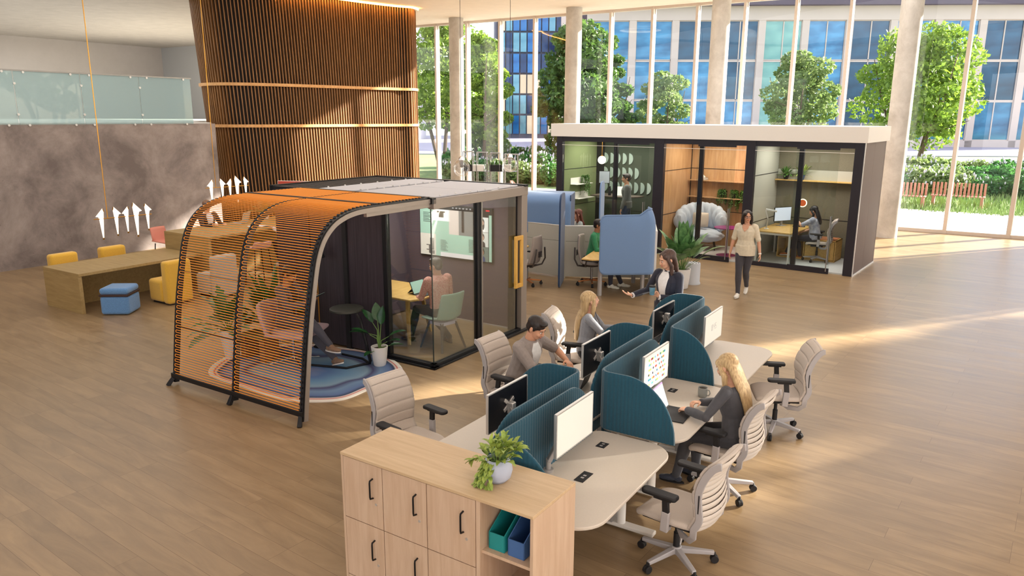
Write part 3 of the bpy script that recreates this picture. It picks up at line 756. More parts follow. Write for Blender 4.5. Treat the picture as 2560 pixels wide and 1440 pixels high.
for x in (-.012,-1.165,-2.318):
    b=MB(); n=int((tot-.16)/pitch/2)
    for i in range(n):
        l=.12+(2*i+.5)*pitch; p,d=ap(l); nn=V((-d.y,d.x,0)); q=p+nn*.004; b.beam((x-.016,q.x,q.y),(x+.016,q.x,q.y),.022,.016,up=(0,nn.x,nn.y))
    o=b.build('cord_clip',M['blackm'],aw); o['kind']='stuff'
# rug
def rugmat():
    m,n,b=nt('rug_swirl'); L=n.links.new
    tc=NN(n,'ShaderNodeTexCoord'); no=NN(n,'ShaderNodeTexNoise',Scale=.75,Detail=1.5,Distortion=.6); L(tc.outputs['Object'],no.inputs['Vector'])
    at=NN(n,'ShaderNodeAttribute'); at.attribute_name='edge'
    ad=NN(n,'ShaderNodeMath',operation='MULTIPLY_ADD'); mm=NN(n,'ShaderNodeMath',operation='MULTIPLY_ADD'); mm.inputs[1].default_value=1.5; mm.inputs[2].default_value=.25; L(no.outputs[0],mm.inputs[0]); ad.operation='MULTIPLY'; L(mm.outputs[0],ad.inputs[0]); L(at.outputs['Fac'],ad.inputs[1])
    r=NN(n,'ShaderNodeValToRGB'); cr_=r.color_ramp; 
    st=[(0,(236,232,224)),(.035,(226,220,210)),(.045,(196,60,54)),(.06,(228,220,214)),(.075,(52,62,92)),(.12,(94,118,164)),(.2,(112,142,178)),(.27,(70,72,112)),(.32,(128,158,182)),(.46,(104,146,182)),(.6,(84,118,170)),(.7,(140,142,172)),(1,(118,156,186))]
    cr_.elements[0].position=0; cr_.elements[0].color=(*lin(st[0][1]),1); cr_.elements[1].position=1; cr_.elements[1].color=(*lin(st[-1][1]),1)
    for p,c in st[1:-1]: e=cr_.elements.new(p); e.color=(*lin(c),1)
    L(ad.outputs[0],r.inputs[0]); L(r.outputs[0],b.inputs['Base Color']); b.inputs['Roughness'].default_value=.95; return m
ctrl=[(-.33,-.28),(-.95,.0),(-1.7,-.08),(-2.45,-.35),(-2.75,-1.15),(-2.35,-1.85),(-1.5,-1.95),(-.7,-1.95),(-.18,-1.62),(-.12,-1.1),(-.02,-.75)]
N=96; outl=[]
for i in range(N):
    t=i/N*len(ctrl); k=int(t); f=t-k; P=lambda j:V((*ctrl[j%len(ctrl)],0)); p0,p1,p2,p3=P(k-1),P(k),P(k+1),P(k+2)
    outl.append(.5*((2*p1)+(-p0+p2)*f+(2*p0-5*p1+4*p2-p3)*f*f+(-p0+3*p1-3*p2+p3)*f**3))
cen=V((-1.35,-1.0,0)); b=MB(); K=14; vs=[];fs=[]
for j in range(K+1):
    for p in outl: q=cen.lerp(p,j/K); vs.append((q.x,q.y,.012))
for p in outl: vs.append((p.x,p.y,.0))
for j in range(K+1):
    for i in range(N): a=j*N+i;c=j*N+(i+1)%N; fs.append((a,c,c+N,a+N))
b.add(vs,fs); rug=b.build('area_rug',rugmat(),smooth=True,loc=PO,rz=PR)
att=rug.data.attributes.new('edge','FLOAT','POINT')
for i in range(len(vs)): att.data[i].value=max(0,1-min(K,i//N)/K)*.8
tag(rug,'cloud-shaped rug in swirling blues with a thin red and white edge','rug')
# lounge chair
def lounge(t):
    mt=pm('rose_lounge_fabric',(170,146,152),.9,noise=.05,scale=60,bump=.0,sheen=.2)
    # winged shell: seat bowl and back
    def sh(u,v):
        a=(u-.5)*2; # -1..1 across ; v 0 front .. 1 top back
        if v<.45: 
            k=v/.45; y=.36-.66*k; z=.40-.05*math.sin(k*PI/2)+.10*abs(a)**2.2*(.25+.75*k)
            w=.36+.02*math.sin(k*PI)
        else:
            k=(v-.45)/.55; y=-.30-.14*k**1.1+.12*abs(a)**2*(1-.3*k); z=.35+.46*k+.10*abs(a)**2.2*(1-k); w=.36*(1-.30*k**2.5)
        return (a*w,y,z)
    b=MB(); b.sheet(sh,16,20,.05); b.build('shell',mt,t,smooth=True,sub=1,ang=180)
    b=MB(); b.ell((0,.02,.43),.27,.30,.06,n=20,m=10); b.build('seat_cushion',mt,t,smooth=True)
    b=MB(); b.cyl((0,0),.022,.06,.37,n=16); b.build('pedestal',M['chrome'],t,smooth=True)
    for k in range(4):
        a=R(45+90*k); b=MB(); b.beam((0,0,.07),(math.cos(a)*.34,math.sin(a)*.34,.02),.035,.025,w2=.025,h2=.018); b.build('base_leg',M['chrome'],t,bev=.004)
lc=thing('lounge_chair','rose-grey winged lounge chair on a polished four-star base under the orange canopy','armchair',(-3.02,9.94,.012),R(-14-90)); lounge(lc); lc.scale=(1.05,1.05,1.04)
# cantilever side table
st_=thing('side_table','black cantilever side table with round dark top beside the lounge chair','side table',PP(-1.02,-.42,.012),PR)
b=MB(); b.lathe([(.001,.69),(.22,.69),(.235,.70),(.235,.725),(.22,.735),(.001,.735)],c=(-.22,.05,0)); b.build('table_top',pm('dark_olive_top',(62,64,58),.5),st_,smooth=True)
b=MB(); b.tube([(0.02,0,.685),(.08,0,.62),(.24,0,.05),(.22,0,.02)],.022,n=8); b.build('support',M['black'],st_,smooth=True)
b=MB(); b.tube([(.22,0,.02),(.1,-.32,.015),(-.45,-.5,.012)],.016,n=8); b.build('foot',M['black'],st_,smooth=True)
b=MB(); b.tube([(.22,0,.02),(.0,.1,.015),(-.4,.1,.012)],.016,n=8); b.build('foot',M['black'],st_,smooth=True)
# floor lamp
fl_=thing('floor_lamp','slim dark floor lamp with cone shade against the charcoal wood wall','lamp',PP(-1.98,-.2,0),PR)
b=MB(); b.cyl((0,0),.11,0,.015,n=24); b.build('base',M['black'],fl_,smooth=True)
b=MB(); b.tube([(0,0,.01),(0,0,1.45)],.009,n=8); b.build('pole',M['brass'],fl_,smooth=True)
b=MB(); b.lathe([(.13,1.36),(.128,1.355),(.012,1.62),(.001,1.62)],n=28); b.build('lamp_shade',M['blackm'],fl_,smooth=True)
# plants of the pod lounge
potted('potted_rubber_plant','rubber plant with big glossy leaves in a white pot on the blue rug',PP(-.66,-.36,.012),0,.085,.115,.27,
  fol_rubber(M['rub'],[(180,.42,15,.27),(205,.38,35,.28),(110,.5,70,.26),(60,.45,80,.26),(0,.35,30,.26),(330,.3,25,.24),(20,.25,8,.2),(240,.22,5,.17),(150,.5,50,.25)],3,.15))
potted('potted_monstera','split-leaf plant in a tall white pot inside the left end of the canopy',PP(-2.62,-1.28),0,.075,.14,.44,
  fol_tuft(M['mon'],34,.60,.2,7,(0,72),.9,holes=.45,nseg=9))
potted('potted_fig','leafy fig plant in a white faceted pot behind the lounge chair',PP(-2.5,-.62),0,.06,.17,.36,
  fol_tuft(M['mon'],44,.8,.12,9,(30,88),.9,rad=.05))
tb=thing('low_wood_table','low brown block table beside the white pots under the canopy','side table',PP(-2.28,-1.05),PR)
b=MB(); b.box(-.25,.25,-.16,.16,.34,.37); b.build('table_top',pm('olive_top',(120,108,70),.5),tb,bev=.006)
for x in (-.2,.2): b=MB(); b.box(x-.05,x+.05,-.13,.13,0,.34); b.build('leg',wood('brown_block',(150,112,84),(120,84,60)),tb)
# pod interior: table, tablet, chair, screen
tb=thing('meeting_table','small pale oak table on splayed wooden legs inside the pod','table',PP(-1.35,1.0),PR)
b=MB(); b.prism([(-.85,-.5),(.52,-.5),(.62,-.3),(.55,.3),(.2,.42),(-.85,.42)],.7,.73); b.build('table_top',M['pine'],tb,bev=.008)
for (x,y,dx,dy) in ((.3,-.3,.1,-.1),(.1,.25,.1,.1),(-.6,-.3,-.08,-.08),(-.6,.25,-.08,.08)): b=MB(); b.beam((x,y,.7),(x+dx,y+dy,0),.07,.035,w2=.045,h2=.03); b.build('leg',M['pine'],tb,bev=.004)
M['tabscr']=emitm('tablet_screen',(150,184,170),.55); 
def slate(name,label,loc,rz,w=.28,d=.2,tilt=68,scr=None,body=None,stand=True,kb=True,group=None,cat='laptop',edge=None):
    t=thing(name,label,cat,loc,rz,group); body=body or M['blackm']
    # faces +Y user side is -Y : keyboard at -Y, screen leaning back at y=0
    if kb: b=MB(); b.box(-w/2,w/2,-d,0,0,.008); b.build('keyboard',body,t,bev=.002)
    a=R(tilt); dy=math.cos(a)*d; dz=math.sin(a)*d
    b=MB(); b.beam((0,.0,.008),(0,dy,.008+dz),w,.007,up=(1,0,0)) if False else b.sheet(lambda u,v:((u-.5)*w,dy*v,.008+dz*v),1,1,.007); s=b.build('display',body,t)
    b=MB(); nn=V((0,-math.sin(a),math.cos(a)))*.0015
    b.sheet(lambda u,v:((u-.5)*w*.94,dy*(.04+.92*v)+nn.y,.008+dz*(.04+.92*v)+nn.z),1,1); b.build('screen',scr or M['tabscr'],s)
    if edge: 
        b=MB(); b.sheet(lambda u,v:((u-.5)*w*.94,dy*(.90+.06*v)+nn.y*2,.008+dz*(.90+.06*v)+nn.z*2),1,1); b.build('screen_bar',edge,s)
    if stand: b=MB(); b.sheet(lambda u,v:((u-.5)*w*.9,dy*.5+(.1)*v+.002,.008+dz*.5*(1-v)+.002*0),1,1,.003); b.build('stand',body,t)
    return t
slate('tablet_computer','tablet with keyboard cover open on the oak table in the pod',PP(-.98,.92,.732),PR+R(88),.3,.2,66)
gc=thing('shell_chair','sage green shell chair with dark wooden legs inside the meeting pod','chair',PP(-.47,.8),R(137-90))
M['sage']=pm('sage_fabric',(150,178,164),.9,noise=.05,scale=100,sheen=.2)
def shell(u,v):
    a=(u-.5)*2
    if v<.5: k=v/.5; y=.24-.44*k; z=.45-.02*math.sin(k*PI)+.05*abs(a)**2*k; w=.22+.02*k
    else: k=(v-.5)/.5; y=-.2-.10*k+.05*abs(a)**2; z=.45+.05*abs(a)**2*(1-k)+.42*k; w=.24-.01*k
    return (a*w,y,z)
b=MB(); b.sheet(shell,12,16,.03); b.build('shell',M['sage'],gc,smooth=True,ang=180,sub=1)
b=MB(); b.prism([(-.15,-.15),(.15,-.15),(.15,.15),(-.15,.15)],.37,.42); b.build('seat_frame',pm('lilac_plate',(206,200,222),.5),gc,bev=.006)
for sx in (-1,1):
    for sy in (-1,1): b=MB(); b.beam((sx*.13,sy*.13,.41),(sx*.23,sy*.24,0),.05,.035,w2=.03,h2=.025); b.build('leg',pm('grey_ash',(70,66,68),.6),gc,bev=.003)
# wall screen with a video call
tv=thing('wall_screen','large wall screen with presentation slides and three video callers inside the pod','screen',PP(-1.22,2.12,0),PR)
b=MB(); b.box(-.74,.74,0,.035,1.05,1.93); b.build('bezel',M['blackm'],tv,bev=.004)
def flat(name,x0,x1,z0,z1,mat,par,d=.001):
    b=MB(); b.box(x0,x1,-d,0.0,z0,z1); return b.build(name,mat,par)
E1=.65
c_=lambda n,c,e=E1: emitm(n,c,e)
pg=flat('slide',-.73,.46,1.07,1.85,c_('scr_sage',(150,182,166)),tv,.002)
flat('slide_block',-.73,-.40,1.07,1.43,c_('scr_beige',(200,192,182)),pg,.003)
flat('slide_block',-.45,-.1,1.66,1.85,c_('scr_white',(226,226,224)),pg,.003)
flat('slide_block',-.12,.08,1.45,1.85,c_('scr_pink',(196,184,178)),pg,.003)
flat('slide_block',.08,.46,1.45,1.85,c_('scr_grey',(120,118,116)),pg,.003)
flat('slide_block',.14,.19,1.5,1.85,c_('scr_dark',(52,44,42)),pg,.004)
flat('slide_block',-.30,.46,1.07,1.14,c_('scr_lilac',(206,202,204)),pg,.004)
b=MB(); b.box(-.36,-.2,-.006,-.003,1.8,1.82); b.box(-.33,-.23,-.006,-.003,1.72,1.8); b.build('slide_picture',c_('scr_tbl',(90,80,66)),pg)
b=MB(); b.box(-.52,-.44,-.006,-.003,1.16,1.36); b.box(-.6,-.5,-.006,-.003,1.23,1.245); b.box(-.6,-.5,-.006,-.003,1.15,1.165); b.box(-.55,-.51,-.006,-.003,1.1,1.23); b.box(-.53,-.43,-.006,-.003,1.09,1.15); b.build('slide_picture',c_('scr_chair',(96,90,86)),pg)
b=MB()
for k in range(9): b.box(-.30,-.15-(k%3)*.02,-.006,-.003,1.17+k*.021,1.176+k*.021)
for k in range(7): b.box(-.66,-.5-(k%3)*.02,-.006,-.003,1.63+k*.025,1.638+k*.025)
for k in range(10): b.box(.28,.42-(k%3)*.02,-.006,-.003,1.19+k*.022,1.197+k*.022)
b.build('slide_text',c_('scr_text',(60,66,62)),pg)
tb_=flat('toolbar',-.2,.73,1.86,1.92,c_('scr_bar',(24,22,24)),tv,.002)
b=MB()
for k in range(7): b.box(-.05+k*.07,-.02+k*.07,-.005,-.002,1.88,1.9)
b.build('toolbar_icon_row',c_('scr_icons',(150,150,154)),tb_)
flat('call_button',.62,.69,1.88,1.9,c_('scr_red',(214,36,46)),tb_,.004)
flat('side_strip',.68,.73,1.07,1.82,c_('scr_sage2',(150,182,166)),tv,.003)
skc=[(214,170,146),(206,160,136),(150,110,86)]; bgc=[(206,206,204),(196,196,192),(96,110,104)]; clc=[(226,226,226),(30,28,32),(32,52,96)]; hc=[(44,30,24),(60,42,32),(24,18,18)]
for k in range(3):
    z1=1.78-k*.24; cb=flat('caller_tile',.48,.665,z1-.235,z1,c_('tile%d'%k,bgc[k]),tv,.003)
    x=.54
    b=MB(); b.prism([(x-.05,z1-.235),(x+.07,z1-.235),(x+.06,z1-.17),(x+.03,z1-.145),(x-.01,z1-.145),(x-.045,z1-.17)],0,.0); b.v=[(a,-.004-.001*(i>=6),c) for i,(a,c,_) in enumerate(b.v)]; b.build('caller_clothes',c_('clo%d'%k,clc[k]),cb)
    b=MB(); b.ell((x+.01,-.005,z1-.075),.042,.0008,.058,n=16,m=8); 
    if k==0: b.ell((x+.03,-.005,z1-.13),.022,.0008,.07,n=12,m=6)
    b.build('caller_hair',c_('hai%d'%k,hc[k]),cb)
    b=MB(); b.ell((x+.008,-.0065,z1-.09),.03,.0008,.042,n=16,m=8); b.box(x-.005,x+.02,-.0055,-.0045,z1-.15,z1-.11); b.build('caller_face',c_('fac%d'%k,skc[k]),cb)
# pin-up board behind the pod
wb=thing('display_board','white board with red header standing behind the pod roof','board',(-4.28,15.6,-.33),R(-10))
b=MB(); b.box(-.6,.6,-.03,.03,.9,2.36); b.build('board',M['white'],wb)
b=MB(); b.box(-.59,.59,-.034,-.03,2.29,2.355); b.build('header',pm('board_red',(206,84,66),.6),wb)
for x in (-.5,.5): b=MB(); b.box(x-.03,x+.03,-.02,.02,.33,.9); b.box(x-.03,x+.03,-.25,.25,.33,.36); b.build('leg',M['steel'],wb)
# ======================= bench of six desks =======================
def rrect(x0,x1,y0,y1,rs,n=8):
    """rounded rectangle; rs = radii for corners (x0y0,x1y0,x1y1,x0y1)"""
    out=[]
    for (cx,cy,a0,r) in ((x0+rs[0],y0+rs[0],180,rs[0]),(x1-rs[1],y0+rs[1],270,rs[1]),(x1-rs[2],y1-rs[2],0,rs[2]),(x0+rs[3],y1-rs[3],90,rs[3])):
        for k in range(n+1):
            a=R(a0+90*k/n); out.append((cx+math.cos(a)*r,cy+math.sin(a)*r))
    return out
CT=-2.72
# local frame of a desk: origin at the centre line, +x towards its user, y along the row
def desk_unit(label,a0,a1,right,group='worktops of the six-desk bench'):
    L=a1-a0; t=thing('desk',label,'desk',W(CT,(a0+a1)/2),PR+(0 if right else PI),group)
    D=.80 if right else .91; y0,y1=-L/2,L/2
    b=MB(); P=rrect(.05,D,y0,y1,(.12,.24,.24,.12)); b.prism(P,.705,.73); b.build('worktop',M['desk'],t,bev=.006)
    for y in (y0+.38,y1-.2):
        b=MB(); b.box(.1,D-.08,y-.04,y+.04,.02,.055); fo=b.build('foot',M['white'],t,bev=.01)
        b=MB(); b.cyl((.42,y),.038,.055,.7,n=20); b.build('leg',M['white'],t,smooth=True)
        b=MB(); b.box(.3,.36,y-.05,y+.05,.055,.66); b.build('cable_riser',M['greym'],t)
    b=MB(); b.box(.3,.5,y0+.1,y1-.1,.66,.7); b.build('underframe',M['white'],t)
    return t
RW=[(3.93,5.47),(5.53,7.07),(7.13,8.67)]
rl=['pale desk nearest the camera, right side, beside the oak lockers','pale desk on the right side with laptop and grey mug','pale desk at the far end of the right side, partly in sunlight']
ll=['pale desk nearest the lockers on the left side of the bench','pale desk of the man in the grey shirt','pale desk of the seated blonde woman in the grey blazer']
for i,(a0,a1) in enumerate(RW):
    desk_unit(rl[i],a0,a1,True); desk_unit(ll[i],a0,a1,False)
# ribbed felt screens
def screen(label,a0,a1,right,low=False,sa=.62,group='teal felt desk screens'):
    """J shaped ribbed felt screen: long arm on the centre line, short arm across the desk end"""
    L=a1-a0; t=thing('desk_screen',label,'desk screen',W(CT,(a0+a1)/2),PR+(0 if right else PI),group)
    # path in local: x towards user. corner at y=-L/2 ; long arm along y; short arm along x
    x0=.07; y0=-L/2-.02; rc=.09; pts=[]; 
    la=L-.16
    N1=int(la/.0095)
    path=[]
    tot=la+sa+rc*PI/2
    def P(l):
        if l<la: return V((x0,y0+rc+la-l,0)),V((0,-1,0))
        if l<la+rc*PI/2:
            a=(l-la)/rc; return V((x0+rc-math.cos(a)*rc,y0+rc-math.sin(a)*rc,0)),V((math.sin(a),-math.cos(a),0))
        return V((x0+rc+(l-la-rc*PI/2),y0,0)),V((1,0,0))
    zt=1.25
    def ztop(l):
        z=zt
        e=l/.30
        if l<.42: 
            k=1-l/.42; z=.72+(zt-.72)*math.sqrt(max(0,1-k*k))
        m=tot-l
        if m<.45 and not low: k=1-m/.45; z=.74+(zt-.74)*math.sqrt(max(0,1-k*k))
        if low:
            # rounded lobe over the desk, then a low skirt running on under the desk edge
            lobe=tot-.20
            if l>lobe-.42 and l<lobe: k=1-(lobe-l)/.42; z=.74+(zt-.74)*math.sqrt(max(0,1-k*k))
            elif l>=lobe: z=.70
        return z
    T2=tot+(.02 if low else 0); n=int(T2/.0085); rings=[]
    for i in range(n+1):
        l=min(T2*i/n,T2); p,d=P(l); nn=V((d.y,-d.x,0)); zb=.60 if l<la else (.735 if not low else .56)
        rib=.006*abs(math.sin(PI*l/.034)); z=ztop(l)
        w0=.010+rib
        rings.append([p-nn*w0+V((0,0,zb)),p+nn*w0+V((0,0,zb)),p+nn*w0+V((0,0,z-.01)),p+nn*(w0*.5)+V((0,0,z)),p-nn*(w0*.5)+V((0,0,z)),p-nn*w0+V((0,0,z-.01))])
    b=MB(); b.loft(rings); b.build('felt_panel',M['teal'],t,smooth=True,ang=50)
    for y in (y0+.35,y0+la-.2): b=MB(); b.box(x0-.02,x0+.03,y-.03,y+.03,.52,.62); b.build('bracket',M['greym'],t)
    return t
sl=['teal ribbed screen of the near right desk, behind the locker plant','teal ribbed screen of the right middle desk, crossing in front of the laptop','teal ribbed screen of the far right desk with rounded lobe']
s2=['teal ribbed screen of the near left desk, next to the lockers','teal ribbed screen of the left middle desk before the man','teal ribbed screen of the far left desk below the woman with coffee']
for i,(a0,a1) in enumerate(RW):
    screen(sl[i],a0,a1,True,low=(i==2),sa=(.42 if i==0 else .6)); screen(s2[i],a0-.05,a1-.05,False)
# monitors on arms
def monitor(label,c,a0,a1,right,scr,z0=.93,z1=1.27,group='monitors on swing arms'):
    t=thing('monitor',label,'monitor',W(c,(a0+a1)/2,z0),PR+(0 if right else PI),group)
    w=a1-a0; h=z1-z0
    b=MB(); b.box(-.012,.006,-w/2,w/2,0,h); bd=b.build('housing',M['screenback'],t,bev=.006)
    b=MB(); b.box(-.014,.008,-w/2-.002,w/2+.002,h-.006,h+.003); b.box(-.014,.008,-w/2-.004,-w/2+.001,0,h); b.box(-.014,.008,w/2-.001,w/2+.004,0,h); b.box(-.014,.008,-w/2,w/2,-.003,.002); b.build('bezel',M['alu'],t)
    b=MB(); b.box(.006,.009,-w/2+.006,w/2-.006,.006,h-.008); s=b.build('screen',scr,t)
    # arm
    b=MB(); b.beam((-.016,-.07,h*.62),(-.016,.07,h*.38),.03,.012,up=(1,0,0)); b.beam((-.016,.06,h*.66),(-.016,-.05,h*.36),.03,.012,up=(1,0,0)); b.beam((-.02,0,h*.5),(-.06,0,h*.5),.05,.05); b.build('mount_bracket',M['alu'],t,bev=.003)
    return t,s
def monarm(label,c,am,right,cb,ab,group='swing arms carrying the monitors'):
    sg=1 if right else -1
    p0=W(cb,ab,.73); t=thing('swing_stand',label,'arm stand',p0,PR,group)
    x1=(c-cb)-sg*.05; y1=am-ab
    b=MB(); b.cyl((0,0),.04,0,.02,n=20); b.cyl((0,0),.02,.02,.1,n=16); b.build('base',M['greym'],t,smooth=True)
    kx,ky,kz=x1*.4,y1*.5-.0,.32
    b=MB(); b.beam((0,0,.08),(x1,y1*.85,.36),.05,.035,up=(0,0,1)); b.build('arm_link',M['greym'],t,bev=.006)
    b=MB(); b.beam((x1,y1*.85,.40),(x1,y1*.85,.30),.06,.05); b.beam((x1,y1*.85,.36),(x1+sg*.03,y1,.37),.05,.05); b.build('arm_head',M['alu'],t,bev=.008)
M['scrw']=emitm('screen_white',(222,220,212),.32); M['scrd']=pm('screen_dark',(20,20,24),.15)
m1,sA=monitor('blank white monitor nearest the lockers, facing right',-2.45,4.40,4.97,True,M['scrw'])
m2,sB=monitor('white monitor showing rows of small colour swatches',-2.45,5.98,6.56,True,M['scrw'])
m3,sC=monitor('white monitor showing the time 10:45 at the far right desk',-2.45,7.62,8.20,True,M['scrw'])
monitor('monitor seen from its dark back at the near left desk',-3.1,4.47,5.04,False,M['scrw'],.94,1.26)
monitor('monitor seen from its dark back in front of the man in the grey shirt',-3.1,6.05,6.63,False,M['scrw'],.93,1.26)
monitor('monitor seen from its dark back beside the woman with coffee',-3.1,7.78,8.40,False,M['scrw'],.89,1.21)
for i,(am) in enumerate((4.68,6.27,7.91)): monarm('grey swing arm behind the right-facing monitor, %s'%['near desk','middle desk','far desk'][i],-2.45,am,True,-2.6,am-.12)
for i,(am) in enumerate((4.75,6.34,8.09)): monarm('silver swing arm behind the left-facing monitor, %s'%['near desk','middle desk','far desk'][i],-3.1,am,False,-2.88,am-.05)
rnd=random.Random(11)
cols=[(206,86,60),(230,170,80),(60,150,150),(110,170,200),(40,44,60),(214,60,60),(238,214,110),(150,190,90),(236,178,150),(40,110,140)]
cm=[emitm('swatch%d'%i,c,.45) for i,c in enumerate(cols)]
par=sB; w=.58; b=MB()
for r_ in range(6):
    y=-.2
    while y<.2:
        k=rnd.randrange(1,4); 
        for q in range(k):
            b.m=rnd.randrange(10); b.box(.0095,.0105,y,y+.022,.04+r_*.047,.06+r_*.047); y+=.022
        y+=rnd.uniform(.02,.05)
b.build('colour_swatches',cm,par)
def digits(par,txt,h,x,mat,th,y0,z0,name):
    seg={'0':'abcdef','1':'bc','4':'fgbc','5':'afgcd'}
    b=MB(); y=y0
    for ch in txt:
        if ch==':': b.box(x,x+.001,y,y+th,z0+h*.3,z0+h*.3+th); b.box(x,x+.001,y,y+th,z0+h*.65,z0+h*.65+th); y+=th*3; continue
        wd=h*.5; S={'a':(y,y+wd,z0+h-th,z0+h),'g':(y,y+wd,z0+h/2-th/2,z0+h/2+th/2),'d':(y,y+wd,z0,z0+th),'f':(y,y+th,z0+h/2,z0+h),'b':(y+wd-th,y+wd,z0+h/2,z0+h),'e':(y,y+th,z0,z0+h/2),'c':(y+wd-th,y+wd,z0,z0+h/2)}
        for s_ in seg[ch]: q=S[s_]; b.box(x,x+.001,q[0],q[1],q[2],q[3])
        y+=wd*1.5 if ch!='1' else wd*1.4
    b.build(name,mat,par)
digits(sC,'10:45',.065,.0095,emitm('clock_ink',(170,170,170),.3),.004,-.11,.14,'clock_digits')
# power outlets, phone, mug, laptop
pr_=None
for (c,a,l) in ((-2.33,4.62,'dark flush power outlet on the near right desk, below the blank monitor'),(-2.46,5.2,'small dark outlet by the lower right corner of the blank monitor'),(-2.44,6.72,'small dark outlet under the swatch monitor')):
    b=MB(); b.box(-.038,.038,-.085 if a<5 else -.05,.085 if a<5 else .05,0,.004); o=b.build('power_outlet',M['blackm'],loc=W(c,a,.73),rz=PR); tag(o,l,'outlet','power outlets in the worktops')
    b=MB(); b.box(-.012,.012,-.03,-.01,.004,.005); b.box(-.012,.012,.01,.03,.004,.005); b.build('socket',M['greym'],o)
mg=thing('coffee_mug','grey ceramic mug on the middle right desk','mug',W(-2.14,6.72,.73),PR+R(-10))
b=MB(); b.lathe([(.001,0),(.034,0),(.043,.012),(.046,.04),(.045,.095),(.041,.095),(.041,.02),(.001,.016)],n=28); b.build('cup',pm('mug_grey',(150,152,148),.4),mg,smooth=True,ang=60)
b=MB(); b.tube([(.042,0,.078),(.068,0,.08),(.078,0,.055),(.066,0,.028),(.043,0,.024)],.006,n=8); b.build('handle',pm('mug_grey2',(150,152,148),.4),mg,smooth=True)
b=MB(); b.cyl((0,0),.041,.078,.082,n=24); b.build('coffee',pm('coffee_dark',(60,50,40),.2),mg)
M['lapscr']=emitm('laptop_screen',(226,226,230),.4)
slate('laptop','open laptop with white page and purple bar on the middle right desk',W(-2.31,6.14,.732),PR+R(93),.34,.24,70,M['lapscr'],stand=False,edge=emitm('purple_bar',(170,96,214),.6))
# laptop on the man's desk, tablet with pen, closed laptop stand
slate('laptop','slim dark laptop behind the monitor on the grey-shirted man\'s desk',W(-3.22,6.32,.732),PR+R(-78),.34,.24,70,M['lapscr'],stand=False)
slate('laptop','slim dark laptop beside the far left monitor',W(-3.2,8.32,.732),PR+R(-80),.34,.24,70,M['lapscr'],stand=False)
b=MB(); b.box(-.13,.13,-.09,.09,0,.008); o=b.build('notebook',M['white'],loc=W(-3.46,6.62,.73),rz=PR+R(10)); tag(o,'white notebook under the hands of the man in the grey shirt','notebook')
b=MB(); b.tube([(-.06,0,.0075),(.06,0,.0075)],.006,n=8); o=b.build('pen',M['blackm'],loc=W(-3.5,6.32,.73),rz=PR+R(75),smooth=True); tag(o,'black pen lying beside the notebook','pen')
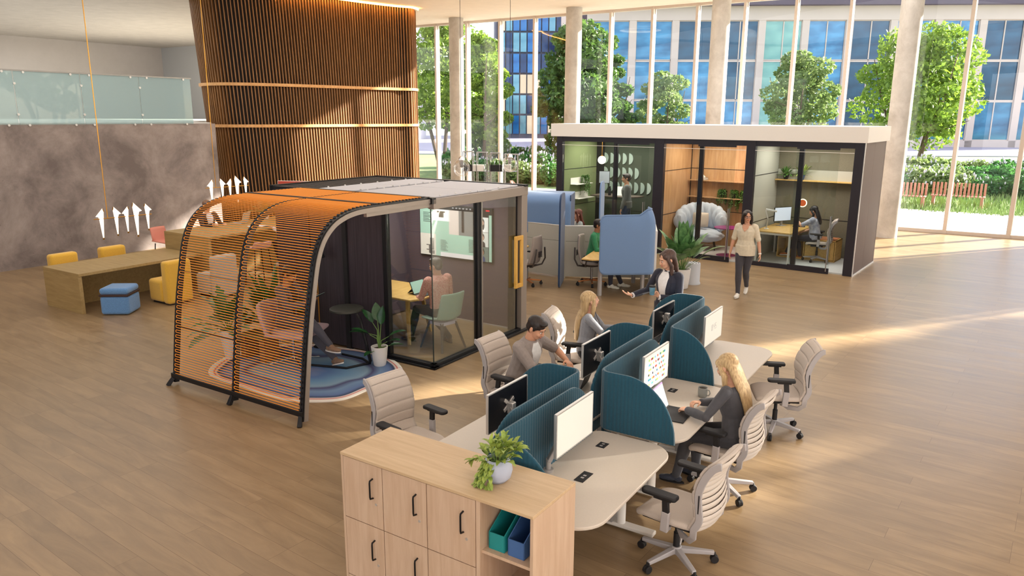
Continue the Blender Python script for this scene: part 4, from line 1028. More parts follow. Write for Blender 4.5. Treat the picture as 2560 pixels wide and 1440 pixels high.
# task chairs --------------------------------------------------------
def task_chair():
    t=thing('office_chair','','office chair')
    b=MB()
    for k in range(5):
        a=R(90+72*k); d=V((math.cos(a),math.sin(a),0)); b.beam(V((0,0,.105))+d*.03,V((0,0,.085))+d*.29,.05,.045,w2=.034,h2=.03)
    b.cyl((0,0),.04,.075,.135,n=16); b.build('star_base',M['lightgrey'],t,bev=.006)
    for k in range(5):
        a=R(90+72*k); d=V((math.cos(a),math.sin(a),0)); s=V((-d.y,d.x,0)); c=d*.295+V((0,0,.033))
        b=MB(); 
        for sg in (-1,1):
            rings=[[c+s*(sg*.012+e)+d*(math.cos(q*PI/6)*.032)+V((0,0,math.sin(q*PI/6)*.032)) for q in range(12)] for e in (-.010,.010)]
            b.loft(rings)
        b.beam(c+V((0,0,.0)),c+V((0,0,.055))-d*.01,.02,.03); b.build('caster',M['blackm'],t,bev=.003)
    b=MB(); b.cyl((0,0),.026,.13,.25,n=14); b.cyl((0,0),.018,.25,.38,n=12); b.build('gas_lift',M['blackm'],t,smooth=True)
    b=MB(); b.prism([(-.1,-.13),(.1,-.13),(.12,.14),(-.12,.14)],.355,.405); b.prism([(-.2,-.2),(.2,-.2),(.2,.2),(-.2,.2)],.40,.418); b.build('mechanism',M['blackm'],t,bev=.015)
    # seat, front = +y
    def seat(u,v):
        a=(u-.5)*2; y=-.23+.49*v; w=.245-.035*abs(2*v-1)**3; z=.468-.03*max(0,(v-.75)/.25)**2+.012*abs(a)**3
        return (a*w,y,z)
    b=MB(); b.sheet(seat,14,16,.05); b.build('seat',M['cream'],t,smooth=True,ang=180,sub=1)
    def prof(v): # back centre line (y,z)
        P=[(-.20,.45),(-.245,.54),(-.235,.64),(-.225,.74),(-.255,.85),(-.305,.94),(-.355,.985),(-.39,.99)]
        x=v*(len(P)-1); i=min(int(x),len(P)-2); f=x-i; g=lambda k:V((*P[max(0,min(len(P)-1,k))],0)); p0,p1,p2,p3=g(i-1),g(i),g(i+1),g(i+2)
        return .5*((2*p1)+(-p0+p2)*f+(2*p0-5*p1+4*p2-p3)*f*f+(-p0+3*p1-3*p2+p3)*f**3)
    hw=lambda v:.235-.03*v
    def back(u,v):
        a=(u-.5)*2; p=prof(v); gr=.010*math.exp(-(((v*7.0+.35)%1-.5)/.09)**2)*(1 if v<.9 else 0); return (a*hw(v),p.x-.035*(1-a*a)*(1-v*.8)-gr*.9+.004,p.y)
    b=MB(); b.sheet(back,12,64,.022); b.build('back_cushion',M['cream'],t,smooth=True,ang=180)
    # rear ribs
    for k in range(13):
        v=.03+.062*k; p=prof(v); b=MB(); pts=[]
        for j in range(9):
            a=-1+j/4; pts.append((a*(hw(v)-.005),p.x-.035-.05*(1-a*a)*(1-.65*v),p.y-.012*(1-a*a)))
        b.tube(pts,.0205,n=8,sx=.3,up=(0,0,1)); b.build('back_rib',M['creamp'],t,smooth=True)
    for sg in (-1,1):
        b=MB(); rings=[]; N=26
        path=[]
        for j in range(N+1):
            v=j/N*.93; p=prof(v); path.append(V((sg*(hw(v)+.004),p.x-.028,p.y)))
        low=[V((sg*.06,-.02,.375)),V((sg*.14,-.10,.335)),V((sg*.2,-.19,.345)),V((sg*.236,-.235,.40))]
        path=low+path[1:]
        for j,q in enumerate(path):
            d=(path[min(j+1,len(path)-1)]-path[max(j-1,0)]).normalized(); x=V((1,0,0)); x=(x-d*x.dot(d)).normalized(); y=d.cross(x); wd=.009; dp=.026
            rings.append([q-x*wd-y*dp,q+x*wd-y*dp,q+x*wd+y*dp,q-x*wd+y*dp])
        b.loft(rings); f=b.build('back_frame',M['lightgrey'],t,bev=.004)
        b=MB(); p=prof(.28); b.box(sg*(hw(.28)+.012),sg*(hw(.28)+.016),p.x-.032,p.x-.024,.60,.74); b.build('frame_slot',M['blackm'],f)
        # arm
        b=MB(); b.beam((sg*.2,-.02,.39),(sg*.285,-.03,.42),.05,.03); b.beam((sg*.285,-.03,.40),(sg*.29,-.04,.56),.034,.06); b.build('arm_sleeve',M['lightgrey'],t,bev=.005)
        b=MB(); b.beam((sg*.29,-.04,.55),(sg*.285,-.03,.655),.028,.05); b.prism([(sg*.285-.022,-.08),(sg*.285+.022,-.08),(sg*.285+.022,.06),(sg*.285-.022,.06)],.645,.665); b.build('arm_post',M['blackm'],t,bev=.004)
        b=MB(); b.prism(rrect(sg*.28-.045,sg*.28+.045,-.12,.16,(.025,.025,.035,.035),5),.663,.695); b.build('arm_pad',M['blackm'],t,bev=.01)
    return t
TC=task_chair()
CH=[(-1.74,5.06,147-6,'empty office chair nearest the camera on the right, facing the near desk'),(-1.80,6.36,147-4,'office chair under the blonde woman typing on the laptop'),(-1.74,8.02,147+24,'empty office chair at the far right desk in the sunlight'),
    (-4.22,4.88,-33-8,'empty office chair on the left behind the oak lockers'),(-4.12,6.50,-33-2,'office chair of the man in the grey shirt'),(-4.15,7.95,-33+14,'office chair of the blonde woman in the grey blazer')]
for i,(c,a,ang,lab) in enumerate(CH):
    if i==0: TC.location=W(c,a); TC.rotation_euler=(0,0,R(ang-90)); TC['label']=lab; TC['group']='office chairs around the desk bench'
    else: dup(TC,W(c,a),R(ang-90),lab)
# lockers
lk=thing('locker_cabinet','low oak locker cabinet with black handles and an open shelf bay at right','cabinet',(0,0,0),0)
A0=V((-1.16,4.72,0)); lk.location=A0; lk.rotation_euler=(0,0,R(-33.3))
ZT=1.13; Wt=1.54; Dp=.50; th=.02; cwid=[0,.375,.75,1.125,1.54]
def lp(nm,f,m,par=None,**k): b=MB(); f(b); return b.build(nm,m,par or lk,**k)
lp('top',lambda b:b.box(-.0,Wt,-.005,Dp,ZT-.02,ZT),M['oakh'],bev=.0015)
lp('side_panel',lambda b:b.box(0,th,0,Dp,0,ZT-.02),M['oak']); lp('side_panel',lambda b:b.box(Wt-th,Wt,0,Dp,0,ZT-.02),M['oak'])
lp('divider',lambda b:(b.box(cwid[3]+.01,cwid[3]+.04,0.0,Dp,.05,ZT-.02)),M['oak'])
lp('back_panel',lambda b:b.box(th,Wt-th,Dp-.02,Dp,0,ZT-.02),M['oak']); lp('plinth',lambda b:b.box(th,Wt-th,.03,.06,0,.06),M['oak'])
lp('carcass_shadow_gap',lambda b:b.box(th,cwid[3]+.01,.022,.03,.05,ZT-.02),M['blackm'])
zs=[.06,.365,.67,ZT-.022]
zs=[.06,.21,.655,ZT-.022]
for i in range(3):
    for j in range(3):
        d=lp('door',lambda b:b.box(cwid[i]+(.022 if i==0 else .004),cwid[i+1]-.004+(.008 if i==2 else 0),0,.02,zs[j]+.003,zs[j+1]-.003),M['oak'],bev=.001)
        hx=cwid[i+1]-.085; z=zs[j+1]-.10
        if j==0: continue
        lp('handle',lambda b:b.tube([(hx,0,z),(hx,-.028,z-.006),(hx,-.03,z-.02),(hx,-.03,z-.12),(hx,-.028,z-.134),(hx,0,z-.14)],.006,n=8),M['black'],d,smooth=True)
        def lck(b): b.T=Matrix.Translation((hx+.025,0,z-.18))@Matrix.Rotation(PI/2,4,'X'); b.cyl((0,0),.009,0,.004,n=12)
        lp('lock',lck,M['alu'],d)
for z in (.40,.76): lp('shelf',lambda b:b.box(cwid[3]+.04,Wt-th,.02,Dp-.02,z,z+.02),M['oak'])
def LP(x,y,z): c,s=math.cos(R(-33.3)),math.sin(R(-33.3)); return V((A0.x+x*c-y*s,A0.y+x*s+y*c,z))
for (x,col,lab) in ((1.245,(26,140,142),'teal magazine file standing in the open locker bay'),(1.385,(66,104,160),'blue magazine file standing in the open locker bay')):
    t=thing('magazine_file',lab,'file box',LP(x,.06,.421 if False else .781),R(-33.3),'magazine files in the locker bay')
    mt=pm('file_%d'%col[0],col,.55)
    b=MB(); w_=.055; b.box(-w_,w_,0,.005,.005,.11); b.box(-w_,w_,.3,.305,.005,.29)
    for sx in (-1,1):
        x0=sx*w_-.003; b.add([(x0,0,.005),(x0,.305,.005),(x0,.305,.29),(x0,0,.11),(x0+.006,0,.005),(x0+.006,.305,.005),(x0+.006,.305,.29),(x0+.006,0,.11)],[(0,1,2,3),(7,6,5,4),(0,4,5,1),(1,5,6,2),(2,6,7,3),(3,7,4,0)])
    b.build('sleeve',mt,t); b=MB(); b.box(-w_,w_,0,.305,0,.006); b.build('bottom',mt,t)
# pot on the lockers
pp=LP(1.12,.25,ZT)
t=thing('trailing_plant','yellow-green trailing plant in a round pale blue-grey pot on top of the lockers','plant',pp,R(-33.3))
b=MB(); b.lathe([(.001,0),(.055,0),(.085,.03),(.096,.075),(.088,.12),(.07,.15),(.062,.15),(.062,.11),(.001,.11)],n=36); b.build('pot',pm('bluegrey_ceramic',(176,184,204),.5),t,smooth=True,ang=60)
b=MB(); b.cyl((0,0),.063,.11,.125,n=20); b.build('soil',M['soil'],t)
r=random.Random(4); b=MB(); s=MB()
for i in range(44):
    a=r.uniform(0,2*PI); e=R(r.uniform(20,85)); d=V((math.cos(a)*math.cos(e),math.sin(a)*math.cos(e),math.sin(e))); p=V((math.cos(a)*.03,math.sin(a)*.03,.13)); q=p+d*r.uniform(.06,.15)
    s.tube([p,p+d*.05,q],.002,n=4)
    for m in range(2): leaf(b,q-d*.02*m,d+rv(r)*.6,(0,0,1),r.uniform(.06,.09),r.uniform(.028,.04),1.3,5,.25)
for i in range(6):
    a=R(-90+r.uniform(-35,20)) if i else R(185); pts=[V((0,0,.14))]
    for j in range(1,7): k=j/6; x=.05+.07*min(1,k*1.6)+(.06*k if i==0 else 0); pts.append(V((math.cos(a)*x,math.sin(a)*x,.17-.19*k if i else .15-.06*k)))
    s.tube(pts,.002,n=4)
    for q in pts[1:]:
        for m in range(3): leaf(b,q,V((math.cos(a),math.sin(a),-.4))+rv(r)*.9,(0,0,1),r.uniform(.045,.07),.028,1.0,5,.25)
b.build('foliage',M['pothos'],t,smooth=True,ang=80); s.build('stem',M['stem'],t)
# ======================= row of three glass offices =======================
OQ=V((7.33,15.93,0)); OR=R(-36.5); ox=V((math.cos(OR),math.sin(OR),0)); oy=V((-ox.y,ox.x,0))
def OP(x,y,z=0): p=OQ+ox*x+oy*y; return V((p.x,p.y,z))
M['olive']=pm('olive_felt',(126,138,96),.95,noise=.08,scale=60); M['olived']=pm('deep_green_felt',(58,66,54),.95,noise=.06,scale=60)
M['greyfelt']=pm('pale_grey_felt',(176,174,162),.95,noise=.06,scale=80); M['taupefelt']=pm('taupe_felt',(116,110,92),.95,noise=.08,scale=60)
M['brownext']=pm('brown_cladding',(104,84,76),.6,noise=.03,scale=80)
M['offfloor']=pm('pale_carpet',(196,200,200),.9,noise=.05,scale=50); M['rugp']=pm('grey_rug',(186,180,180),.95,noise=.12,scale=25)
of=thing('glass_office_row','row of three glass-fronted offices in dark frames under one thick white canopy','office booth',OQ,OR)
def fp(nm,f,m,par=None,**k): b=MB(); f(b); return b.build(nm,m,par or of,**k)
ZG=2.78; D=2.05
fp('canopy',lambda b:b.box(-7.8,.08,-.06,2.2,2.84,3.17),M['white'],bev=.004)
fp('canopy_soffit',lambda b:b.box(-7.62,.0,.0,D,2.79,2.84),M['navyframe'])
fp('ceiling_panel',lambda b:b.box(-7.6,0,.08,D,2.765,2.79),M['ceil'])
for nm,x0,x1 in (('end_post',-7.62,-7.44),('divider_post',-4.76,-4.5),('divider_post',-2.47,-2.26),('end_post',-.16,.03)):
    fp(nm,lambda b:b.box(x0,x1,-.04,.08,0,2.84),M['navyframe'],bev=.004)
fp('head_rail',lambda b:b.box(-7.44,-.16,-.03,.06,2.72,2.84),M['navyframe'])
for x in (-5.84,-3.54,-1.24): fp('mullion',lambda b:b.box(x-.05,x+.05,-.03,.05,.1,2.72),M['navyframe'],bev=.003)
for (x0,x1) in ((-7.44,-5.84),(-4.5,-3.54),(-2.26,-1.24)): fp('sill_rail',lambda b:b.box(x0,x1,-.04,.05,0,.09),M['navyframe'])
for (x0,x1) in ((-7.44,-5.89),(-4.5,-3.59),(-2.26,-1.29)): fp('glass_panel',lambda b:b.box(x0,x1,0,.012,.09,2.72),M['officeglass'])
# sliding doors with long pull bars
for (x0,x1,hx) in ((-5.84,-4.9,-4.98),(-3.62,-2.7,-2.78),(-1.34,-.45,-.5)):
    d=fp('sliding_door',lambda b:b.box(x0,x1,-.05,-.038,.12,2.70),M['officeglass'])
    fp('door_rail',lambda b:b.box(x0,x1,-.07,-.025,.0,.12),M['navyframe'],d)
    fp('door_head',lambda b:b.box(x0,x1,-.055,-.035,2.68,2.72),M['navyframe'],d)
    for yy in (-.10,.0):
        fp('pull_bar',lambda b:b.tube([(hx,yy,.06 if yy<0 else .2),(hx,yy,1.27)],.013,n=10),M['steel'],d,smooth=True)
for (x0,x1) in ((-7.44,-4.76),(-4.5,-2.47),(-2.26,-.16)):
    fp('head_strip',lambda b:b.box(x0,x1,-.055,-.05,2.62,2.63),M['white'])
# walls
def wallp(nm,x0,x1,y0,y1,mat,seams,ax='x'):
    w_=fp(nm,lambda b:b.box(x0,x1,y0,y1,.03,2.78),mat)
    for z in seams: 
        e=.004
        fp('panel_seam',lambda b:b.box(x0+(.0 if ax=='x' else -e),x1+(.0 if ax=='x' else e),y0-(e if ax=='x' else 0),y1+(e if ax=='x' else 0)*0,z-.008,z+.008),M['blackm'],w_)
    return w_
wallp('back_wall',-7.6,-4.7,D-.06,D,M['olived'],(.75,))
wallp('back_wall',-4.64,-2.42,D-.06,D,M['officeoak'],(.93,2.03)); wallp('back_wall',-2.38,-.08,D-.06,D,M['taupefelt'],(.93,2.03))
wallp('side_wall',-7.6,-7.54,.08,D-.06,M['olive'],(.95,1.95),'y')
wallp('side_wall',-4.70,-4.64,.08,D-.06,M['officeoak'],(.93,2.03),'y'); fp('side_wall',lambda b:b.box(-4.76,-4.70,.08,D-.06,.03,2.78),M['olived'])
wallp('side_wall',-2.40,-2.34,.08,D-.06,M['greyfelt'],(.93,2.03),'y'); fp('side_wall',lambda b:b.box(-2.46,-2.40,.08,D-.06,.03,2.78),M['officeoak'])
for (y0,y1) in ((.08,.95),(.955,D+.06)): fp('cladding_panel',lambda b:b.box(-.04,.03,y0,y1,.03,2.84),M['brownext'])
fp('edge_trim',lambda b:b.box(.03,.045,-.04,.0,0,2.84),M['alu']); fp('base_trim',lambda b:b.box(.0,.04,.0,2.12,0,.03),M['alu']); fp('rear_cladding',lambda b:b.box(-7.62,0.03,D,D+.06,0,2.84),M['brownext'])
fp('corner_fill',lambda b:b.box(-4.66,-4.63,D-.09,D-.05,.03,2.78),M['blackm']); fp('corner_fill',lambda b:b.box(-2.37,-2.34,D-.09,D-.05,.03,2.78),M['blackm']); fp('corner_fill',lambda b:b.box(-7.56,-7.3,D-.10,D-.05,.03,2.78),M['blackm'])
fp('raised_floor',lambda b:b.box(-7.6,0,.05,D,0,.03),M['offfloor'])
M['dlo']=emitm('office_spot_glow',(255,232,196),12)
# recessed spots
for i,(x,y,nm) in enumerate(((-7.25,1.0,'green'),(-4.3,1.1,'wood'),(-2.05,1.0,'grey'))):
    t=thing('ceiling_spot','small recessed spot light in the ceiling of the %s office'%nm,'light',OP(x,y,2.765),OR)
    b=MB(); b.cyl((0,0),.05,-.012,0,n=16); b.build('lens',M['dlo'],t)
    b=MB(); b.lathe([(.05,-.014),(.065,-.014),(.065,0),(.05,0)],n=16); b.build('trim_ring',M['white'],t)
# half-round wall markers
M['semi']=pm('pale_mint_felt',(150,166,158),.9)
sm0=None
for row,(n,z) in enumerate(((5,2.20),(6,1.80),(8,1.40))):
    for k in range(n):
        x=-7.29+k*.197
        if sm0 is None:
            b=MB(); b.prism([(0,-.155)]+[(math.cos(R(a))*.125,math.sin(R(a))*.155) for a in range(-90,91,10)]+[(0,.155)],-.012,.012); b.v=[(p[0],-p[2],p[1]) for p in b.v]
            sm0=b.build('wall_half_disc',M['semi']); o=sm0; o.rotation_euler=(0,0,OR)
        else: o=sm0.copy(); C.objects.link(o)
        o.location=OP(x,D-.074,z); 
        tag(o,'pale half-round wall shape, %s from left in the %s row'%(['first','second','third','fourth','fifth','sixth','seventh','eighth'][k],['top','middle','bottom'][row]),'wall decoration','half-round shapes on the dark green wall')
# --- green office
t=thing('globe_pendant','round white globe pendant on a brass rod in the green office','lamp',OP(-6.82,1.0,0),OR)
b=MB(); b.tube([(0,0,2.765),(0,0,2.32)],.008,n=8); b.build('rod',M['brass'],t,smooth=True)
b=MB(); b.ell((0,0,2.20),.11,.11,.11,n=28,m=16); b.build('globe',emitm('globe_glow',(255,244,222),2.6),t,smooth=True)
b=MB(); b.cyl((0,0),.03,2.30,2.325,n=16); b.build('cap',M['brass'],t,smooth=True)
t=thing('standing_desk','dark-topped height-adjustable desk in the green office','desk',OP(-6.55,1.35,.03),OR)
b=MB(); b.prism([(-.62,-.3),(.5,-.38),(.72,.0),(.72,.3),(-.62,.38)],1.17,1.2); b.build('desktop',wood('smoked_oak',(110,96,88),(84,72,66)),t,bev=.005)
for x in (-.4,.42):
    b=MB(); b.box(x-.04,x+.04,-.05,.05,.05,1.13); b.build('leg',M['steel'],t,bev=.004); b=MB(); b.box(x-.04,x+.04,-.32,.32,0,.04); b.build('foot',M['steel'],t,bev=.004); b=MB(); b.box(x-.05,x+.05,-.28,.28,1.13,1.17); b.build('bracket',M['steel'],t)
t=thing('monitor','upright monitor with pale screen on the standing desk','monitor',OP(-6.98,1.45,1.23),OR+R(24))
b=MB(); b.box(-.15,.15,-.012,.012,.30,.64); b.build('housing',M['screenback'],t,bev=.004)
b=MB(); b.box(-.14,.14,-.015,-.012,.31,.63); b.build('screen',emitm('pale_screen',(150,156,164),.35),t)
b=MB(); b.tube([(0,.02,.48),(.0,.06,.42),(-.05,.06,.2),(-.02,.04,.01)],.02,n=8); b.cyl((-.02,.04),.06,0,.015,n=16); b.build('stand',M['greym'],t,smooth=True)
t=thing('water_bottle','black water bottle on the standing desk','bottle',OP(-6.66,1.2,1.23),0)
b=MB(); b.lathe([(.001,0),(.04,0),(.04,.18),(.028,.21),(.028,.22),(.001,.22)],n=20); b.build('body',M['blackm'],t,smooth=True,ang=50)
b=MB(); b.cyl((0,0),.03,.22,.25,n=16); b.build('cap',M['black'],t,smooth=True)
slate('tablet_computer','white tablet leaning on the standing desk',OP(-6.36,1.2,1.23),OR+R(18),.2,.26,72,emitm('paper_screen',(222,222,214),.4),M['white'],kb=False)
for i,(z,x1) in enumerate(((1.52,-6.9),(1.12,-6.78))):
    t=thing('wall_shelf','pale L-shaped metal shelf on the olive wall, %s'%['upper one with trailing plant','lower one'][i],'shelf',OP(-7.54,.55+.1*i,z),OR,'L-shaped shelves on the olive wall')
    b=MB(); b.box(0,.22,0,.85,0,.012); b.build('tray',M['white'],t); b=MB(); b.box(0,.012,0,.85,.012,.18); b.build('backplate',M['white'],t)
potted('trailing_fern','hanging fern in a small pale pot on the upper shelf of the green office',OP(-7.4,1.12,1.532),OR,.05,.07,.15,fol_trail(M['fern'],30,.5,3,.04,.13,.1))
# --- wood office
for i,(z) in enumerate((1.74,1.31)):
    t=thing('wall_shelf','long oak shelf on the wood-panelled back wall, %s'%['upper','lower, holding three plants'][i],'shelf',OP(-4.6,D-.30,z),OR,'oak shelves of the wood office')
    b=MB(); b.box(.0,2.1,0,.235,-.022,0); b.build('board',M['officeoak'],t); 
    for x in (.35,1.75): b=MB(); b.box(x-.01,x+.01,.05,.235,-.08,-.022); b.build('bracket',M['officeoak'],t)
for i,x in enumerate((-3.70,-3.38,-3.1)):
    potted('trailing_fern','%s of three dark trailing plants on the lower oak shelf'%['left','middle','right'][i],OP(x,D-.185,1.31),OR,.05,.065,.11,fol_trail(M['fern'],34,[.32,.55,.25][i],10+i,.035,.13,.12),'ferns on the oak shelf',potmat=M['blackm'])
t=thing('book_pile','small pile of pale books on the upper oak shelf','books',OP(-4.25,D-.18,1.74),OR); 
for k in range(3): b=MB(); b.box(-.12+.02*k,.12-.01*k,-.08,.08,.022*k,.022*k+.02); b.build('book',M['potw'] if k%2 else M['greym'],t)
b=MB(); b.add([(-.06,-.05,.066),(.06,-.05,.066),(.06,.05,.066),(-.06,.05,.066),(0,0,.15)],[(3,2,1,0),(0,1,4),(1,2,4),(2,3,4),(3,0,4)]); b.build('ornament',M['potw'],t)
# quilted loveseat
M['quilt']=pm('pale_blue_quilt',(184,194,212),.85,noise=.05,scale=30,sheen=.3)
t=thing('quilted_loveseat','pale blue quilted loveseat with puffy diamond tufting in the wood office','sofa',OP(-3.95,1.15,.03),OR+R(20))
def quilt(u,v,su,sv,amp):
    a=(u*su+v*sv)%1; b_=(u*su-v*sv)%1; return amp*(abs(math.sin(PI*a))*abs(math.sin(PI*b_)))**.6
b=MB()
def seatf(u,v):
    th=u*2*PI; ph=v*PI; q=quilt(u,v,7,3,.035); r_=1+q*2.2; sn=math.sin(ph)**.6
    return (math.cos(th)*.58*sn*r_,math.sin(th)*.42*sn*r_,.36+math.cos(ph)*.16*r_)
b.sheet(seatf,84,30); b.build('seat',M['quilt'],t,smooth=True,ang=180)
b=MB()
def backf(u,v):
    a=R(200-220*u); q=quilt(u,v,8,3,.045); cs=2*PI*v; hh=.15+.17*math.sin(PI*u)**.8; rr=(.125+q)*min(1,math.sin(PI*min(max(u,.0),1))*5)**.5
    return (math.cos(a)*(.52+math.cos(cs)*rr),math.sin(a)*(.38+math.cos(cs)*rr)+.03,.50+hh+math.sin(cs)*(hh+q))
b.sheet(backf,72,36); b.build('backrest',M['quilt'],t,smooth=True,ang=180)
for (x,y) in ((-.35,-.2),(.35,-.2),(-.35,.25),(.35,.25)): b=MB(); b.tube([(x,y,.24),(x*1.15,y*1.15,0)],.012,n=8); b.build('leg',M['black'],t)
pl=thing('cushion','cream square cushion on the quilted loveseat','cushion',OP(-3.9,1.02,.60),OR+R(20))
b=MB()
def cush(u,v,s):
    x=(u-.5)*2;y=(v-.5)*2; e=(1-x**4)*(1-y**4); return (x*.2*(1-.06*y*y),s*.07*max(0,e)**.5,.2+y*.19*(1-.06*x*x))
b.sheet(lambda u,v:cush(u,v,1),14,14); b.sheet(lambda u,v:cush(u,v,-1),14,14); o=b.build('cover',M['cream'],pl,smooth=True,ang=180); o.rotation_euler.x=R(-14)
M['magenta']=pm('magenta_lacquer',(136,30,110),.35)
t=thing('pedestal_table','magenta round pedestal table with disc base in the wood office','side table',OP(-3.02,.62,.03),OR)
b=MB(); b.cyl((0,0),.33,.685,.70,n=40); b.build('table_top',M['magenta'],t,smooth=True); b=MB(); b.cyl((0,0),.022,.015,.685,n=14); b.build('column',M['magenta'],t,smooth=True); b=MB(); b.cyl((0,0),.24,0,.015,n=36); b.build('base',M['magenta'],t,smooth=True)
b=MB(); b.prism(rrect(-4.55,-2.5,.12,1.95,(.02,)*4,3),.031,.04); o=b.build('area_rug',M['rugp'],loc=OQ,rz=OR); tag(o,'pale grey rug covering the floor of the wood office','rug')
# --- grey office
t=thing('wall_shelf','single pale shelf on the taupe back wall with two plants','shelf',OP(-2.33,D-.30,1.87),OR); b=MB(); b.box(0,2.2,0,.23,-.025,0); b.build('board',M['pine'],t); b=MB(); b.box(0,2.2,.2,.228,0,.24); b.build('backboard',M['greyfelt'],t)
potted('shelf_plant','bushy green plant in a dark pot, left one on the pale shelf',OP(-2.1,D-.19,1.87),OR,.05,.07,.12,fol_tuft(M['fern'],60,.24,.045,4,(0,80),1.0),potmat=M['blackm'])
potted('shelf_plant','spiky yellow-green plant in a dark blue pot, right one on the pale shelf',OP(-1.72,D-.19,1.87),OR,.05,.07,.12,fol_tuft(M['pothos'],46,.32,.03,5,(5,80),1.6),potmat=M['darkblue'])
t=thing('desk','pine desk on white steel legs in the grey office','desk',OP(-1.78,1.15,.03),OR)
b=MB(); b.prism([(-.5,-.78),(.36,-.82),(.42,.75),(-.5,.75)],.70,.73); b.build('desktop',M['pine'],t,bev=.005)
for (x,y) in ((.32,-.76),(.36,.68),(-.45,-.72),(-.45,.68)): b=MB(); b.box(x-.02,x+.02,y-.02,y+.02,0,.70); b.build('leg',M['white'],t)
b=MB(); b.box(-.47,.38,-.76,-.73,.65,.70); b.build('apron',M['white'],t)
t=thing('monitor','dark-framed monitor with blue-white screen on the pine desk','monitor',OP(-2.0,1.5,.76),OR+R(62))
b=MB(); b.box(-.27,.27,-.012,.012,.12,.46); b.build('housing',M['screenback'],t,bev=.004); b=MB(); b.box(-.26,.26,-.015,-.012,.13,.45); b.build('screen',emitm('blue_white_screen',(196,208,226),.55),t); b=MB(); b.box(-.02,.02,.0,.04,0,.3); b.box(-.1,.1,-.06,.1,0,.012); b.build('stand',M['greym'],t)
t=thing('desk_lamp','pale articulated desk lamp clamped to the left edge of the pine desk','lamp',OP(-2.12,.72,.76),OR)
b=MB(); b.cyl((0,0),.06,0,.015,n=20); b.build('base',M['white'],t,smooth=True); b=MB(); b.beam((0,0,.01),(0.02,0,.26),.03,.03); b.beam((.02,0,.25),(-.04,-.02,.46),.03,.03); b.build('arm',M['alu'],t,bev=.004); b=MB(); b.beam((-.04,-.02,.47),(.2,.06,.43),.09,.04); b.build('lamp_head',M['alu'],t,bev=.006)
t=thing('ring_lamp','dark desk lamp with an orange disc in a glowing ring','lamp',OP(-1.62,1.62,.76),OR+R(10))
b=MB(); b.box(-.14,.14,-.08,.08,0,.02); b.build('base',M['blackm'],t,bev=.006); b=MB(); b.tube([(-.1,0,.02),(-.1,0,.52),(0,0,.56)],.008,n=8); b.build('arm',M['blackm'],t,smooth=True)
b=MB(); b.T=Matrix.Translation((.04,-.01,.58))@Matrix.Rotation(PI/2,4,'X'); b.cyl((0,0),.10,0,.02,n=32); b.build('ring',emitm('ring_glow',(255,226,180),3),t,smooth=True); b=MB(); b.T=Matrix.Translation((.04,-.015,.58))@Matrix.Rotation(PI/2,4,'X'); b.cyl((0,0),.08,0,.025,n=32); b.build('disc',pm('orange_disc',(204,92,40),.5),t,smooth=True)
t=thing('storage_bench','low pine storage bench with open niches against the back wall of the grey office','cabinet',OP(-2.0,1.28,.03),OR)
b=MB(); b.box(0,.02,0,.6,0,.5); b.box(0,1.35,.58,.6,0,.5); b.box(0,1.35,0,.6,.48,.5); b.box(0,1.35,0,.6,0,.03); b.box(.62,.64,0,.6,0,.5); b.box(1.33,1.35,0,.6,0,.5); b.build('carcass',M['pine'],t); b=MB(); b.box(.66,1.32,-.01,.01,.04,.47); b.build('door',M['pine'],t); b=MB(); b.box(.66,1.3,.05,.55,.5,.515); b.build('seat_pad',pm('tan_leather',(186,120,80),.6),t,bev=.005)
q=dup(TC,OP(-1.05,1.22,.03),OR+R(100),'office chair under the woman in the grey office'); del q['group']
# plants and bin in front of the offices
t_=potted('potted_bird_plant','tall variegated plant in a white pot in front of the wood office',tuple(V((3.40,14.72,0))),0,.13,.17,.40,
  fol_tuft(M['calf'],34,.86,.2,6,(38,88),.8,rad=.05,nseg=8))
t=thing('waste_bin','light grey cylindrical waste bin behind the variegated plant','bin',(3.72,15.15,0))
b=MB(); b.lathe([(.001,0),(.165,0),(.165,.03),(.15,.05),(.15,.42),(.14,.44),(.08,.44),(.08,.43),(.001,.43)],n=32); b.build('body',pm('bin_grey',(196,198,204),.5),t,smooth=True,ang=40)
b=MB()
for k in range(10): a=2*PI*k/10; b.ell((math.cos(a)*.11,math.sin(a)*.11,.442),.018,.018,.004,n=8,m=4)
o=b.build('vent_holes',M['blackm'],t); o['kind']='stuff'
# ---------------- 120-degree workstations with blue privacy hoods ----------------
ws=thing('fabric_partition','pale grey fabric partition meeting at an angle behind the blue hoods','partition',(1.09,15.68,0))
def pan(p,q,z0,z1,th=.05,mat=None,nm='fabric_panel'):
    b=MB(); p=V(p);q=V(q); d=(q-p).normalized(); n_=V((-d.y,d.x,0))*th/2
    b.loft([[V((*(p-n_).xy,z0)),V((*(p+n_).xy,z0)),V((*(q+n_).xy,z0)),V((*(q-n_).xy,z0))],[V((*(p-n_).xy,z1)),V((*(p+n_).xy,z1)),V((*(q+n_).xy,z1)),V((*(q-n_).xy,z1))]]); return b.build(nm,mat or M['panel'],ws,bev=.004)
lft=V((-1.2,17.35,0))-V((1.09,15.68,0)); rgt=V((2.92,15.38,0))-V((1.09,15.68,0)); 
rgt=V((2.92,15.55,0))-V((1.09,15.68,0))
for (a,b_) in ((V((0,0,0)),lft),(V((0,0,0)),rgt)):
    pan(a,b_,.03,.785); pan(a,b_,.79,1.1); pan(a,b_,1.1,1.125,.055,M['alu'],'top_cap')
pan(V((1.62,-1.55,0)),V((1.84,-.1,0)),.02,1.24,.10,M['white'],'end_panel')
b=MB(); b.cyl((0,0),.045,0,1.12,n=16); b.build('hub_post',M['panel'],ws)
